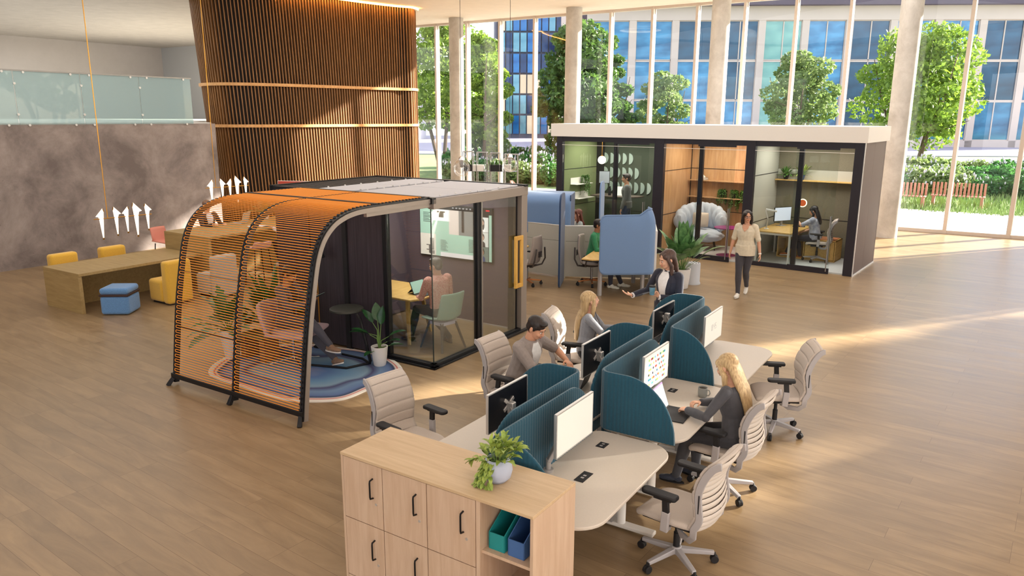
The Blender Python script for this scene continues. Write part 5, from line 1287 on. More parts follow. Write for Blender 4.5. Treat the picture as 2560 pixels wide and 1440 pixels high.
# screen fins
fn_=thing('privacy_screen','tall narrow navy blue screen seen edge-on beside the partition','screen panel',(1.0,15.0,0))
b=MB(); b.T=Matrix.Rotation(R(82),4,'Z'); P_=rrect(-.36,.36,.02,1.72,(.05,.05,.16,.05),6); b.prism(P_,-.018,.018); b.v=[]; b.f=[]; b.mi=[]
b.T=Matrix.Rotation(R(80),4,'Z')@Matrix.Rotation(PI/2,4,'X'); b.prism(rrect(-.40,.40,.01,1.86,(.1,.06,.2,.2),6),-.018,.018); b.build('felt_panel',M['darkblue'],fn_,bev=.005)
f2=thing('privacy_screen','narrow blue screen fin standing behind the partition before the green office','screen panel',(2.05,17.2,0))
b=MB(); b.T=Matrix.Rotation(R(75),4,'Z')@Matrix.Rotation(PI/2,4,'X'); b.prism(rrect(-.3,.3,.6,1.92,(.05,.05,.18,.18),6),-.015,.015); b.build('felt_panel',M['blue'],f2,bev=.004)
b=MB(); b.cyl((0,0),.02,0,.62,n=8); b.cyl((0,0),.15,0,.02,n=16); b.build('leg',M['steel'],f2)
# big front hood: rounded fabric shell, faces left, closed to the viewer and at right
hd=thing('privacy_hood','large rounded light blue felt hood around the green-sweatered man\'s desk','desk screen',(2.12,13.78,0),R(4))
def hood(u,v):
    # u along the footprint path, v height; top edge rolls inward
    z=.46+v*1.12
    if u<.60: x=-.50+u/.60*.92; y=0; 
    elif u<.80:
        a=(u-.60)/.20*PI/2; x=.42+math.sin(a)*.16; y=.16-math.cos(a)*.16
    else: x=.58; y=.16+(u-.80)/.20*.30
    roll=max(0,(v-.72)/.28); s=max(0,min(1,(u-.3)/.3))
    k=roll**2*.20
    cx,cy=.1,.4
    z+=.10*max(0,min(1,(u-.50)/.12))*(v>.0)*v
    rr=.13; e=min(u/.60*.92,.46+.16*0+(.30-(max(0,u-.80)/.20*.30)) if u>.8 else 9)
    if u<.5 and u/.60*.92<rr:
        q=1-(u/.60*.92)/rr; m_=rr*(1-math.sqrt(max(0,1-q*q))); z=.46+m_+(z-.46)*((1.12-2*m_)/1.12)
    return (x+(cx-x)*k*.8*s,y+(cy-y)*k*(.35+.65*s),z-.0)
b=MB(); b.sheet(hood,60,24,.022); b.build('felt_shell',M['blue'],hd,smooth=True,ang=180)
b=MB(); b.tube([hood(i/40,1.0) for i in range(41)],.012,n=6); b.build('edge_piping',M['blue'],hd,smooth=True)
b=MB(); b.box(.1,.14,.02,.06,.46,.70); b.build('bracket',M['steel'],hd)
dk=thing('desk','small pale oak desk on round grey legs behind the blue hood','desk',(2.05,14.55,0),R(4))
b=MB(); b.prism([(-.78,-.55),(-.6,-.68),(.55,-.70),(.66,.35),(.5,.75),(-.25,.62)],.715,.74); b.build('worktop',M['pine'],dk,bev=.006)
b=MB(); b.prism([(-.78,-.55),(-.6,-.68),(.55,-.70),(.66,.35),(.5,.75),(-.25,.62)],.695,.715); b.build('edge_band',M['blackm'],dk)
for (x,y) in ((-.40,-.46),(.45,-.36),(.5,.6)): b=MB(); b.cyl((x,y),.042,0,.70,n=18); b.build('leg',M['greym'],dk,smooth=True)
# left hood
h2=thing('privacy_hood','dark blue curved hood with pale roof behind the left partition','desk screen',(.78,16.45,0),R(-12))
def hood2(u,v):
    a=v*PI/2
    if v<.6: z=.9+v/.6*.62; y=-.34
    else: k=(v-.6)/.4*PI/2; z=1.52+math.sin(k)*.22; y=-.34+ (1-math.cos(k))*.34
    return (-.55+u*1.1,y,z)
b=MB(); b.sheet(hood2,20,20,.02); b.build('felt_shell',M['blue'],h2,smooth=True,ang=180)
b=MB(); b.box(-.55,.55,0,.34,1.72,1.74); b.build('roof',M['blue'],h2); 
for x in (-.55,.53): b=MB(); b.box(x,x+.02,-.32,.34,.9,1.72); b.build('side_panel',M['darkblue'],h2)
b=MB(); b.box(-.6,.6,-.3,.5,.71,.74); b.box(-.55,-.5,.3,.35,0,.71); b.box(.5,.55,.3,.35,0,.71); b.box(-.55,-.5,-.3,-.25,0,.9); b.box(.5,.55,-.3,-.25,0,.9); b.build('desk_frame',M['pine'],h2)
dk=thing('desk','pale oak desk edge in front of the left partition','desk',(-.25,15.35,0),R(-36))
b=MB(); b.prism(rrect(-.65,.5,-.4,.4,(.1,.1,.1,.1),5),.715,.74); b.build('worktop',M['pine'],dk,bev=.005)
for (x,y) in ((-.5,-.3),(-.5,.3),(.4,.3)): b=MB(); b.cyl((x,y),.03,0,.715,n=12); b.build('leg',M['greym'],dk)
# shell-back chairs with copper base
def gesture():
    t=thing('swivel_chair','','office chair')
    gf=pm('warm_grey_fabric',(168,158,150),.9,noise=.05,scale=150); fr=pm('charcoal_frame',(74,68,66),.5)
    b=MB()
    for k in range(5): a=R(90+72*k); d=V((math.cos(a),math.sin(a),0)); b.beam(V((0,0,.11))+d*.03,V((0,0,.085))+d*.29,.045,.035,w2=.028,h2=.024)
    b.build('star_base',M['copper'],t,bev=.005)
    for k in range(5):
        a=R(90+72*k); d=V((math.cos(a),math.sin(a),0)); s=V((-d.y,d.x,0)); c=d*.295+V((0,0,.033)); b=MB()
        for sg in (-1,1): b.loft([[c+s*(sg*.012+e)+d*(math.cos(q*PI/6)*.032)+V((0,0,math.sin(q*PI/6)*.032)) for q in range(12)] for e in (-.01,.01)])
        b.beam(c,c+V((0,0,.05)),.02,.03); b.build('caster',M['blackm'],t)
    b=MB(); b.cyl((0,0),.025,.1,.4,n=12); b.build('gas_lift',M['steel'],t,smooth=True)
    b=MB(); b.ell((0,.02,.46),.25,.25,.045,n=24,m=10); b.build('seat',gf,t,smooth=True); b=MB(); b.ell((0,.0,.42),.2,.2,.04,n=20,m=8); b.build('mechanism',fr,t,smooth=True)
    b=MB(); b.sheet(lambda u,v:((u-.5)*2*(.235-.06*v+.02*math.sin(PI*v)),-.22-.07*v+.05*(2*u-1)**2+.05*math.sin(PI*v)*-.6,.47+.55*v),12,18,.04); b.build('back_shell',gf,t,smooth=True,ang=180)
    for sg in (-1,1):
        b=MB(); b.tube([(sg*.05,-.1,.38),(sg*.2,-.24,.42),(sg*.225,-.30,.55),(sg*.17,-.315,.78)],.018,n=8); b.build('back_frame',fr,t,smooth=True)
        b=MB(); b.tube([(sg*.15,-.1,.40),(sg*.29,-.06,.44),(sg*.29,-.02,.62)],.016,n=8); b.build('arm_post',fr,t,smooth=True)
        b=MB(); b.prism(rrect(sg*.28-.04,sg*.28+.04,-.1,.14,(.03,)*4,5),.62,.645); b.build('arm_pad',M['blackm'],t,bev=.008)
    b=MB()
    for k in range(6): b.box(-.07,.07,-.315,-.300,.60+k*.02,.608+k*.02)
    b.build('lumbar_slots',M['blackm'],t)
    return t
G=gesture(); G.location=(1.62,15.0,0); G.rotation_euler=(0,0,R(-20-90)); tag(G,'grey swivel chair on a copper-coloured base under the man in the green sweater'); G['group']='swivel chairs with copper bases'
dup(G,(.30,15.0,0),R(150-90),'grey swivel chair on a copper base by the taupe post of the meeting pod')
dup(G,(1.9,16.9,0),R(165-90),'grey swivel chair behind the woman with auburn hair')
# ======================= lounge corner at left =======================
def wtable(name,label,c0,c1,a0,a1,z,panel_far=True):
    t=thing(name,label,'table',W((c0+c1)/2,(a0+a1)/2),PR); w_=(c1-c0)/2; l=(a1-a0)/2
    b=MB(); b.box(-w_,w_,-l,l,z-.05,z); b.build('table_top',M['tan'],t,bev=.004)
    b=MB(); b.box(-w_+.0,w_-.02,-l+.0,-l+.06,0.0,z-.05); b.build('end_panel',M['tan'],t,bev=.003)
    if panel_far: b=MB(); b.box(-w_,w_-.02,l-.06,l,0,z-.05); b.build('end_panel',M['tan'],t,bev=.003)
    b=MB(); b.box(-w_+.5*0+.35,-w_+.39,-l+.06,l-.06,.0,z-.05); b.build('modesty_panel',M['tan'],t)
    return t
wtable('low_table','long low tan wood table with solid ends by the concrete wall',-14.12,-12.93,6.5,8.86,.71,False)
wtable('high_table','counter-height tan wood table adjoining the end of the low table',-14.15,-12.7,8.9,12.4,1.05)
def cushchair(label,mat,loc,rz,group=None):
    t=thing('slab_chair',label,'chair',loc,rz,group)
    b=MB(); b.box(-.25,.25,-.12,.30,.03,.44); b.build('seat',mat,t,bev=.06,seg=5)
    b=MB(); b.box(-.255,.255,-.32,-.13,.02,.80); b.build('backrest',mat,t,bev=.055,seg=5)
    b=MB(); b.tube([(-.2,-.185,.1),(-.2,-.185,.8)],.004,n=5) ; 
    b2=MB(); b2.box(-.252,-.2505,-.19,-.184,.08,.78); b2.build('seam',pm('seam_shadow_thread',(150,116,50),.9),t)
    b=MB(); b.box(-.2,.2,-.25,.25,0,.03); b.build('glide',M['blackm'],t); return t
YC=cushchair('yellow slab-back chair in front of the low table',M['yellow'],W(-12.56,7.92),PR+R(90),'slab-back lounge chairs')
cushchair('grey slab-back chair seen through the orange cords',pm('grey_wool',(178,172,162),.95,noise=.06,scale=90),W(-12.3,8.72),PR+R(90),'slab-back lounge chairs')
dup(YC,W(-14.5,7.15),PR-R(90),'yellow slab-back chair behind the low table, farther left'); dup(YC,W(-14.5,8.1),PR-R(90),'yellow slab-back chair behind the low table, nearer the bird lamp')
t=thing('ottoman','pale blue cube ottoman with a dark strap band in front of the low table','ottoman',(-6.80,12.66,0),R(3))
b=MB(); b.box(-.24,.24,-.24,.24,.01,.33); b.build('base',M['ottoblue'],t,bev=.05,seg=5); b=MB(); b.box(-.24,.24,-.24,.24,.36,.47); b.build('cushion_top',M['ottoblue'],t,bev=.05,seg=5)
b=MB(); b.box(-.243,.243,-.243,.243,.325,.365); b.build('strap',pm('brown_strap',(58,36,32),.6),t,bev=.01); b=MB(); b.box(-.215,.215,-.215,.215,.30,.40); b.build('core',M['ottoblue'],t)
def stool(label,col,loc,rz,back=False,group=None,H_=.76):
    t=thing('bar_stool',label,'stool',loc,rz,group); m=pm('stool_%d'%col[0],col,.6)
    def sf(u,v):
        a=(u-.5)*2
        if v<.6: k=v/.6; return (a*.21,.2-.4*k,H_+.03*abs(a)**2*k)
        k=(v-.6)/.4; return (a*(.21-.02*k),-.2-.08*k+.05*a*a,H_+.03*a*a*(1-k)+(.30 if back else .14)*k)
    b=MB(); b.sheet(sf,10,14,.018); b.build('seat_shell',m,t,smooth=True,ang=180)
    for sx in (-1,1):
        for sy in (-1,1): b=MB(); b.tube([(sx*.15,sy*.15,H_-.02),(sx*.21,sy*.2,0)],.010,n=8); b.build('leg',M['black'],t,smooth=True)
    b=MB(); b.tube([(sx*.192,sy*.185,.26) for sx,sy in ((-1,-1),(1,-1),(1,1),(-1,1))],.008,n=6,closed=True); b.build('foot_ring',M['black'],t,smooth=True)
    return t
stool('coral bar chair at the far left end of the high table',(218,138,118),W(-14.5,9.15),PR-R(80),True,'bar stools at the high table')
stool('pale pink bar stool in front of the high table, left of the green one',(216,168,160),W(-12.35,9.75),PR+R(80),False,'bar stools at the high table')
stool('sage green bar stool carrying the woman in the white top',(120,150,138),W(-12.25,10.55),PR+R(80),False,'bar stools at the high table')
stool('dark bar stool under the person in the blazer',(60,60,64),W(-14.3,9.98),PR-R(80),False,'bar stools at the high table',.72)
slate('laptop','open silver laptop on the high table',W(-13.75,10.55,1.052),PR+R(-62),.36,.25,72,M['alu'],M['alu'],stand=False)
t=thing('magazine','open white magazine on the high table before the woman in white','magazine',W(-13.1,10.4,1.052),PR+R(70))
for sx in (-1,1): b=MB(); b.sheet(lambda u,v:(sx*u*.2,(v-.5)*.28,.004+.012*math.sin(u*PI)),6,1,.002); b.build('page_block',M['potw'],t)
potted('bushy_plant','leafy green plant on the high table beside the laptop',W(-13.9,11.25,1.052),0,.06,.08,.14,fol_tuft(M['mon'],40,.42,.10,13,(20,88),.8))
# pendant lamps with folded white birds
M['bird']=emitm('bird_glow',(255,246,230),.9)
def birdlamp(label,pc,cordtop,rz):
    t=thing('bird_pendant',label,'lamp',pc,rz,'brass bar pendants with five white folded birds')
    b=MB(); b.tube([(-.5,0,0),(.5,0,0)],.008,n=8); b.build('bar',M['brass'],t,smooth=True)
    b=MB(); b.tube([(-.27,0,0),(-.27,0,ZC-pc[2])],.008,n=8); b.build('rod',M['brass'],t,smooth=True)
    for (x,sc_,mir,dz) in ((-.38,1.05,1,.0),(-.12,1.0,-1,.02),(.05,.92,1,.02),(.23,1.2,-1,.03),(.43,.95,-1,.04)):
        o=[(.035,.17),(-.085,.04),(-.045,.045),(-.03,-.02),(-.004,-.32),(.016,-.32),(.04,-.02),(.052,.11)]
        P=[(mir*a*sc_,c*sc_+dz) for a,c in o]; c0=(mir*.012*sc_,.02+dz)
        b=MB(); n_=len(P)
        vs=[(a,0,c) for a,c in P]+[(c0[0],-.028*sc_,c0[1]),(c0[0],.028*sc_,c0[1]),(mir*.006*sc_,-.012,-.3*sc_+dz),(mir*.006*sc_,.012,-.3*sc_+dz)]
        fs=[]
        for i in range(n_):
            j=(i+1)%n_; 
            if i==4: fs+=[(i,j,n_+2),(j,i,n_+3)]; continue
            if i==3: fs+=[(i,j,n_+2,n_),(j,i,n_+1,n_+3)]; continue
            if i==5: fs+=[(i,j,n_,n_+2),(j,i,n_+3,n_+1)]; continue
            fs+=[(i,j,n_),(j,i,n_+1)]
        b.add(vs,fs); b.T=Matrix.Identity(4); bo=b.build('bird',M['bird'],t,loc=(x,0,0))
        b=MB(); b.box(mir*.006*sc_-.011,mir*.006*sc_+.011,-.008,.008,-.345*sc_+dz,-.315*sc_+dz); b.build('tail_tip',M['brass'],bo)
        b=MB(); b.beam((mir*.04*sc_,0,.165*sc_+dz),(mir*.055*sc_,0,.11*sc_+dz),.012,.012); b.build('beak',M['brass'],bo)
    return t
birdlamp('brass bar pendant with white bird lights over the low table, farther left',(-6.85,13.17,1.6),None,R(51.5))
birdlamp('brass bar pendant with white bird lights above the high table, near the slatted wall',(-6.25,16.55,1.82),None,R(48))
# ---------- far lounge behind the pod
t=thing('metal_shelf','open metal frame shelf with planter boxes behind the pod','shelf',(-.66,22.2,0),R(-4))
fm=M['steel']
fx=[-.80,-.55,-.38,-.15,.0,.22,.42,.62,.80]
b=MB()
for (x0,x1,zt) in ((-.80,-.52,2.34),(-.40,-.1,2.32),(0,.28,2.30),(.42,.8,2.27)):
    for x in (x0,x1):
        for y in (0,.35): b.tube([(x,y,0),(x,y,zt)],.012,n=6)
    for y in (0,.35): b.tube([(x0,y,zt),(x1,y,zt)],.012,n=6)
    for x in (x0,x1): b.tube([(x,0,zt),(x,.35,zt)],.012,n=6)
for z in (1.78,.8): b.box(-.8,.8,0,.35,z-.01,z)
b.build('frame',fm,t)
for i,(x0,x1,mt) in enumerate(((-.78,-.54,M['blackm']),(-.52,-.2,M['white']),(-.02,.34,M['blackm']),(.4,.6,M['white']))):
    q=thing('planter_box','%s on the metal shelf, number %s from left'%(['dark planter box','white box','dark planter box','white box'][i],['one','two','three','four'][i]),'planter',tuple(V((-.66,22.2,1.78))),R(-4),'boxes on the metal shelf')
    b=MB(); b.box(x0,x1,.02,.30,0.001,.18); b.build('box',mt,q)
    if mt is M['blackm']: b=MB(); r=random.Random(i); [leaf(b,(r.uniform(x0,x1),r.uniform(.05,.3),.16),(r.uniform(-.6,.6),r.uniform(-.6,.6),1),(0,0,1),r.uniform(.12,.26),.03,1.0,4,.1) for _ in range(50)]; b.build('foliage',M['fern'],q)
for (x,y,z,rr_,lb) in ((-1.38,20.6,1.98,.235,'left'),(-.08,21.6,2.02,.22,'right')):
    q=thing('glass_globe_pendant','clear glass globe pendant on a thin cord behind the pod, the %s one'%lb,'lamp',(x,y,z),0,'clear glass globe pendants')
    b=MB(); b.ell((0,0,0),rr_,rr_,rr_,n=32,m=20); b.build('globe',glassm('globe_glass',(.9,.9,.9),.18),q,smooth=True)
    b=MB(); b.lathe([(.001,rr_*.86),(.09,rr_*.88),(.07,rr_+.05),(.02,rr_+.09),(.001,rr_+.09)],n=20); b.build('cap',M['chrome'],q,smooth=True)
    b=MB(); b.tube([(0,0,rr_+.08),(0,0,ZC-z)],.006,n=6); b.build('cord',M['blackm'],q)
    b=MB(); b.lathe([(.001,.0),(.05,.02),(.06,rr_*.86),(.001,rr_*.86)],n=18); b.build('lamp_holder',M['chrome'],q,smooth=True)
t=thing('booth_bench','beige flat-topped booth bench behind the pod roof','bench',(-.35,19.2,0),R(-8))
b=MB(); b.box(-.95,.75,-.3,.3,.05,1.42); b.build('back_shell',pm('beige_booth',(176,164,142),.7),t,bev=.03); b=MB(); b.box(-.9,.7,-.9,-.3,.05,.45); b.build('seat',pm('beige_booth_seat',(170,172,184),.8),t,bev=.04); b=MB(); b.box(-.98,.78,-.33,.33,1.42,1.47); b.build('top_cap',pm('beige_cap',(158,150,130),.6),t,bev=.008)
M['blush']=pm('blush_fabric',(222,184,168),.9,noise=.05,scale=60,sheen=.2)
t=thing('high_back_armchair','blush pink high-back armchair beside the metal shelf','armchair',(.36,21.9,0),R(-100))
b=MB(); b.sheet(lambda u,v:(math.sin(R(-95+190*u))*(.36-.03*v),-math.cos(R(-95+190*u))*(.34)-.10*v,.35+v*(1.25*math.cos(R(-60+120*u))**.8 if True else 1)*.95),22,16,.07); b.build('backrest',M['blush'],t,smooth=True,ang=180)
b=MB(); b.ell((0,.02,.42),.34,.36,.10,n=24,m=12); b.build('seat',M['blush'],t,smooth=True); b=MB(); b.cyl((0,0),.03,.0,.36,n=12); b.cyl((0,0),.28,0,.02,n=24); b.build('base',M['black'],t)
t=thing('tub_chair','small coral pink tub chair right of the pod end post','armchair',(.62,19.7,0),R(-80))
b=MB(); b.sheet(lambda u,v:(math.sin(R(-110+220*u))*(.34+.02*v),-math.cos(R(-110+220*u))*(.33+.04*v),.28+v*.55),22,8,.06); b.build('backrest',M['blush'],t,smooth=True,ang=180)
b=MB(); b.ell((0,0,.4),.3,.3,.1,n=20,m=10); b.build('seat',M['blush'],t,smooth=True); b=MB(); b.cyl((0,0),.22,0,.3,n=20,r2=.26); b.build('base',M['blackm'],t)
t=thing('lounge_table','pale wood table with papers behind the left blue hood','table',(.62,18.55,0),R(-30))
b=MB(); b.prism(rrect(-.7,.7,-.4,.4,(.15,)*4,6),.96,1.0); b.build('table_top',M['oakh'],t,bev=.006)
for x in (-.5,.5): b=MB(); b.cyl((x,0),.03,.02,.96,n=12); b.cyl((x,0),.22,0,.02,n=20); b.build('leg',M['greym'],t)
for i,(x,y,a) in enumerate(((.45,18.5,20),(.85,18.35,-25))):
    b=MB(); b.box(-.15,.15,-.11,.11,0,.006); o=b.build('folder',M['tan'] if i else M['potw'],loc=(x,y,1.0),rz=R(a)); tag(o,['white paper sheet lying on the far lounge table','brown folder lying on the far lounge table'][i],'paper')
t=thing('lounge_chair','low beige chair beside the far lounge table','chair',(1.25,18.9,0),R(70))
b=MB(); b.box(-.25,.25,-.25,.25,.36,.46); b.build('seat',M['cream'],t,bev=.03); b=MB(); b.box(-.25,.25,-.30,-.24,.42,1.05); b.build('backrest',M['cream'],t,bev=.02)
for sx in (-1,1):
    for sy in (-1,1): b=MB(); b.cyl((sx*.2,sy*.2),.015,0,.36,n=8); b.build('leg',M['steel'],t)
# red stool and dark bin behind the partition
t=thing('red_side_chair','red-framed chair behind the grey partition left of the auburn-haired woman','chair',(1.2,17.4,0),R(10))
rm_=pm('red_frame',(176,60,58),.5)
b=MB(); b.box(-.03,.38,-.03,.03,1.05,1.1); b.build('backrest',rm_,t)
for x in (0,.35): b=MB(); b.beam((x,0,0),(x,0,1.05),.035,.035); b.build('leg',rm_,t)
b=MB(); b.box(-.02,.4,-.4,0,.44,.48); b.build('seat',rm_,t)
b=MB(); b.cyl((0,0),.05,.0,.28,n=20); o=b.build('speaker',M['blackm'],loc=(1.28,16.55,.742),smooth=True); tag(o,'black cylindrical speaker on the desk behind the navy screen','speaker')
# ======================= people =======================
def ik(a,t,l1,l2,pole):
    a=V(a);t=V(t);d=t-a;L=d.length
    if L>(l1+l2)*.995: t=a+d.normalized()*(l1+l2)*.995; d=t-a; L=d.length
    if L<abs(l1-l2)+.02: L=abs(l1-l2)+.02
    u=d.normalized(); p=V(pole); p=(p-u*p.dot(u)).normalized()
    x=(l1*l1-l2*l2+L*L)/(2*L); y=math.sqrt(max(0,l1*l1-x*x)); return a+u*x+p*y,t
def ering(c,d,side,rx,ry,n=16,flat=0):
    d=V(d).normalized(); s=(V(side)-d*V(side).dot(d)).normalized(); f=s.cross(d)
    return [V(c)+s*(math.cos(2*PI*k/n)*rx)+f*(math.sin(2*PI*k/n)*ry) for k in range(n)]
SKN={}
def skin(c):
    if c not in SKN:
        m=pm('skin_%d'%len(SKN),c,.5,noise=.04,scale=30,spec=.35); b=m.node_tree.nodes['Principled BSDF']; b.inputs['Subsurface Weight'].default_value=.12; b.inputs['Subsurface Radius'].default_value=(.02,.008,.004); SKN[c]=m
    return SKN[c]
MC={}
def fab(n,c,**k):
    if n not in MC: MC[n]=pm(n,c,.85,noise=k.pop('noise',.08),scale=k.pop('scale',26),sheen=.15,**k)
    return MC[n]
def hairm(n,c,c2):
    if n not in MC: MC[n]=pm(n,c,.45,noise=.3,scale=5,c2=c2,stretch=(16,16,.5),bump=.1)
    return MC[n]
M['eyew']=pm('eye_white',(232,228,224),.3); M['iris']=pm('iris_dark',(44,30,22),.25); M['sole']=pm('shoe_sole',(222,220,214),.7)
def person(label,loc,phi,h=1.7,sex='f',hip=(0,0,.92),lean=0,side=0,twist=0,pitch=0,yaw=0,hands=None,elb=None,feet=None,toes=None,knee=None,
           sk=(214,164,136),top='shirt',topc=(200,200,196),sleeve=1.0,hem=-.02,bot=(50,50,56),legs=1.0,shoe=(60,50,44),shoeh=.0,hair='short',hairc=((50,36,28),(24,16,12)),
           vox=.006,inner=None,lapel=False,curl=(.5,.5),palm=None,glasses=False,collar=False,loose=1.0,beard=False,brow=None,cuff=None,watch=False,belt=None,smile=True,fdir=None,spread=1.0):
    s=h/1.7; fem=sex=='f'; R3=lambda a,ax:Matrix.Rotation(R(a),3,ax)
    t=thing('person',label,'person',loc,R(phi-90))
    hp=V(hip); up=(R3(side,'Y')@R3(-lean,'X'))@V((0,0,1)); rt=R3(-twist,'Z')@V((1,0,0)); rt=(rt-up*rt.dot(up)).normalized(); fw=up.cross(rt)
    SP=lambda k:hp+up*(k*s)
    sh=.165*s if fem else .19*s
    shc=SP(.47); S=[shc-rt*sh-up*.015*s,shc+rt*sh-up*.015*s]   # index 0 = left(-x), 1 = right
    neck=SP(.515); hd=(R3(yaw*-1,'Z')@R3(-pitch,'X'))
    hu=(up*.45+hd@V((0,0,1))*.55).normalized(); hc=neck+hu*.135*s+fw*.012*s
    HM=Matrix.Rotation(0,3,'Z'); 
    fwd=V((math.sin(R(yaw)),math.cos(R(yaw)),0)); fwd=(fwd*math.cos(R(pitch))+V((0,0,-1))*math.sin(R(pitch))).normalized()
    hx=fwd.cross(V((0,0,1))).normalized(); hz=hx.cross(fwd).normalized()
    HR=Matrix((hx,fwd,hz)).transposed()
    HP=lambda x,y,z:hc+HR@V((x*s,y*s,z*s))
    ua,fa=.285*s,.25*s; th,sn=.43*s,.42*s
    if hands is None: hands=[hp+V((-.26,.06,-.08)),hp+V((.26,.06,-.08))]
    el=[];wr=[]
    for i in (0,1):
        pole=(elb[i] if elb else V(((-1,1)[i]*.5,-.5,-.8)))
        e,w_=ik(S[i],hands[i],ua,fa,pole); el.append(e); wr.append(w_)
    hj=[hp-V((.09*s,0,0)),hp+V((.09*s,0,0))]
    if twist and False: pass
    if feet is None: feet=[V((-.1,0,.08)),V((.1,0,.08))]
    kn=[];an=[]
    for i in (0,1):
        pole=(knee[i] if knee else V((0,1,.3)))
        k,a=ik(hj[i],feet[i],th,sn,pole); kn.append(k); an.append(a)
    if toes is None: toes=[V((-.15,1,0)),V((.15,1,0))]
    # ---- torso profile
    bw=1.0 if not fem else .92
    prof=[(-.075,.07,.07),(-.03,.155,.105),(.04,.17 if fem else .163,.112),(.12,.150 if fem else .158,.105),(.2,.128 if fem else .15,.096),(.3,.145 if fem else .165,.108 if not fem else .112),(.38,.158 if fem else .182,.11),(.44,.15 if fem else .178,.092),(.485,.10,.07),(.515,.058 if not fem else .05,.056)]
    def torso(b,inf,k0=-.08,k1=.52,lo=1.0,caps=True):
        rr=[]
        for (k,rx,ry) in prof:
            if k<k0 or k>k1: continue
            q=lo if k<.3 else 1+(lo-1)*.4
            if lo>1.1 and k<.36: rx=max(rx,.158); ry=max(ry,.112)
            rr.append(ering(SP(k)+fw*(.012*s if .25<k<.42 else 0),up,rt,rx*s*q+inf,ry*s*q+inf))
        b.loft(rr)
    def limb(b,pts,rad,n=12): b.tube(pts,rad,n=n); [b.ell(p,r,r,r,n=10,m=6) for p,r in zip(pts,rad)]
    def arm(b,i,inf,end=2.0):
        sg=(-1,1)[i]; a,e,w_=S[i],el[i],wr[i]; g=1.0 if not fem else .88
        up_=[a+(e-a)*f for f in (0,.35,.75,1)]; ru=[(.05*g)*s+inf,(.047*g)*s+inf,(.04*g)*s+inf,(.038*g)*s+inf]
        fo=[e+(w_-e)*f for f in (.3,.7,1)]; rf=[(.039*g)*s+inf,(.031*g)*s+inf,(.026*g)*s+inf]
        P_=up_+fo; Q=ru+rf
        if end<1: n_=2 if end<.6 else 3; P_=up_[:n_]+[a+(e-a)*end]; Q=ru[:n_]+[ru[n_-1]+.004]
        elif end<2: P_=up_+[e+(w_-e)*(end-1)*.5,e+(w_-e)*(end-1)]; Q=ru+[rf[0],rf[1]]
        else: Q[-1]=rf[-1]+ (0 if inf==0 else .002)
        limb(b,P_,Q)
        b.ell(a-rt*sg*.02*s,.06*s*g+inf,.055*s*g+inf,.058*s*g+inf,n=12,m=8)
    def leg(b,i,inf,end=1.0):
        a,k,n_=hj[i],kn[i],an[i]; g=1.0
        P_=[a,a+(k-a)*.4,k,k+(n_-k)*.35,k+(n_-k)*.75,n_]; Q=[.088*s,.08*s,.056*s,.056*s,.04*s,.036*s]; Q=[q*g+inf for q in Q]
        if end<1: P_=P_[:5]; Q=Q[:5]
        limb(b,P_,Q,14)
    # ---- body (skin)
    b=MB(); torso(b,-.004)
    b.tube([SP(.47),neck,HP(0,-.01,-.06)],[.06*s,(.05 if fem else .058)*s,(.05 if fem else .056)*s],n=14)
    E_=lambda x,y,z,rx,ry,rz:b.ell(HP(x,y,z),rx*s,ry*s,rz*s,rot=HR,n=18,m=12)
    E_(0,-.012,.03,.074,.093,.084); E_(0,.022,-.022,.060,.068,.078); E_(0,.045,-.075,.034,.036,.030); E_(0,.03,-.06,.050,.05,.04)
    b.tube([HP(0,.083,.022),HP(0,.098,-.006),HP(0,.104,-.022)],[.008*s,.011*s,.0125*s],n=8); E_(0,.1,-.024,.016,.012,.010)
    E_(0,.083,-.052,.024,.012,.012); E_(-.031,.07,-.028,.022,.02,.02); E_(.031,.07,-.028,.022,.02,.02); E_(0,.076,.032,.046,.014,.012)
    for sg in (-1,1): b.ell(HP(sg*.076,-.012,-.006),.010*s,.020*s,.030*s,rot=HR,n=12,m=8)
    for i in (0,1): arm(b,i,0)
    if legs<1: 
        for i in (0,1): leg(b,i,-.002)
    else:
        for i in (0,1): leg(b,i,-.010)
    # hands
    for i in (0,1):
        d=(wr[i]-el[i]).normalized()
        if fdir and fdir[i] is not None: d=V(fdir[i]).normalized()
        pn=V(palm[i]) if palm and palm[i] is not None else V((0,0,-1))
        pn=(pn-d*pn.dot(d)).normalized(); ac=d.cross(pn); sg=1 if i==1 else -1
        inn=ac*(sg)  # towards the thumb for this hand
        g=s*(.9 if fem else 1.0); W0=wr[i]
        M3=Matrix((ac,d,pn)).transposed()
        b.ell(W0+d*.045*g,.038*g,.052*g,.015*g,rot=M3,n=14,m=8); b.ell(W0+d*.005,.026*g,.03*g,.021*g,rot=M3,n=12,m=8)
        cu=curl[i]
        for k,(off,ln) in enumerate(((-.031,.074),(-.0105,.082),(.0105,.078),(.031,.062))):
            o=W0+d*(.082-.006*abs(off)/.03)*g-inn*off*g; dd=d-inn*off*2.2*spread; dd.normalize(); pts=[o-dd*.02*g,o]; a_=cu*.25
            for q,f in enumerate((.45,.32,.23)):
                a_+=cu*(.5,.75,.6)[q]; v=dd*math.cos(a_)+pn*math.sin(a_); pts.append(pts[-1]+v*ln*f*g)
            b.tube(pts,[.0095*g,.0092*g,.0086*g,.0078*g,.0066*g],n=8); b.ell(pts[-1],.0066*g,.0066*g,.0066*g,n=8,m=6)
        o=W0+d*.022*g+inn*.028*g; v1=(d*.6+inn*.75+pn*.25).normalized(); v2=(d*.85+inn*.2+pn*(.3+.5*cu)).normalized()
        b.tube([o-v1*.01,o+v1*.036*g,o+v1*.036*g+v2*.03*g],[.0125*g,.0105*g,.008*g],n=8); b.ell(o+v1*.036*g+v2*.03*g,.008*g,.008*g,.008*g,n=8,m=6)
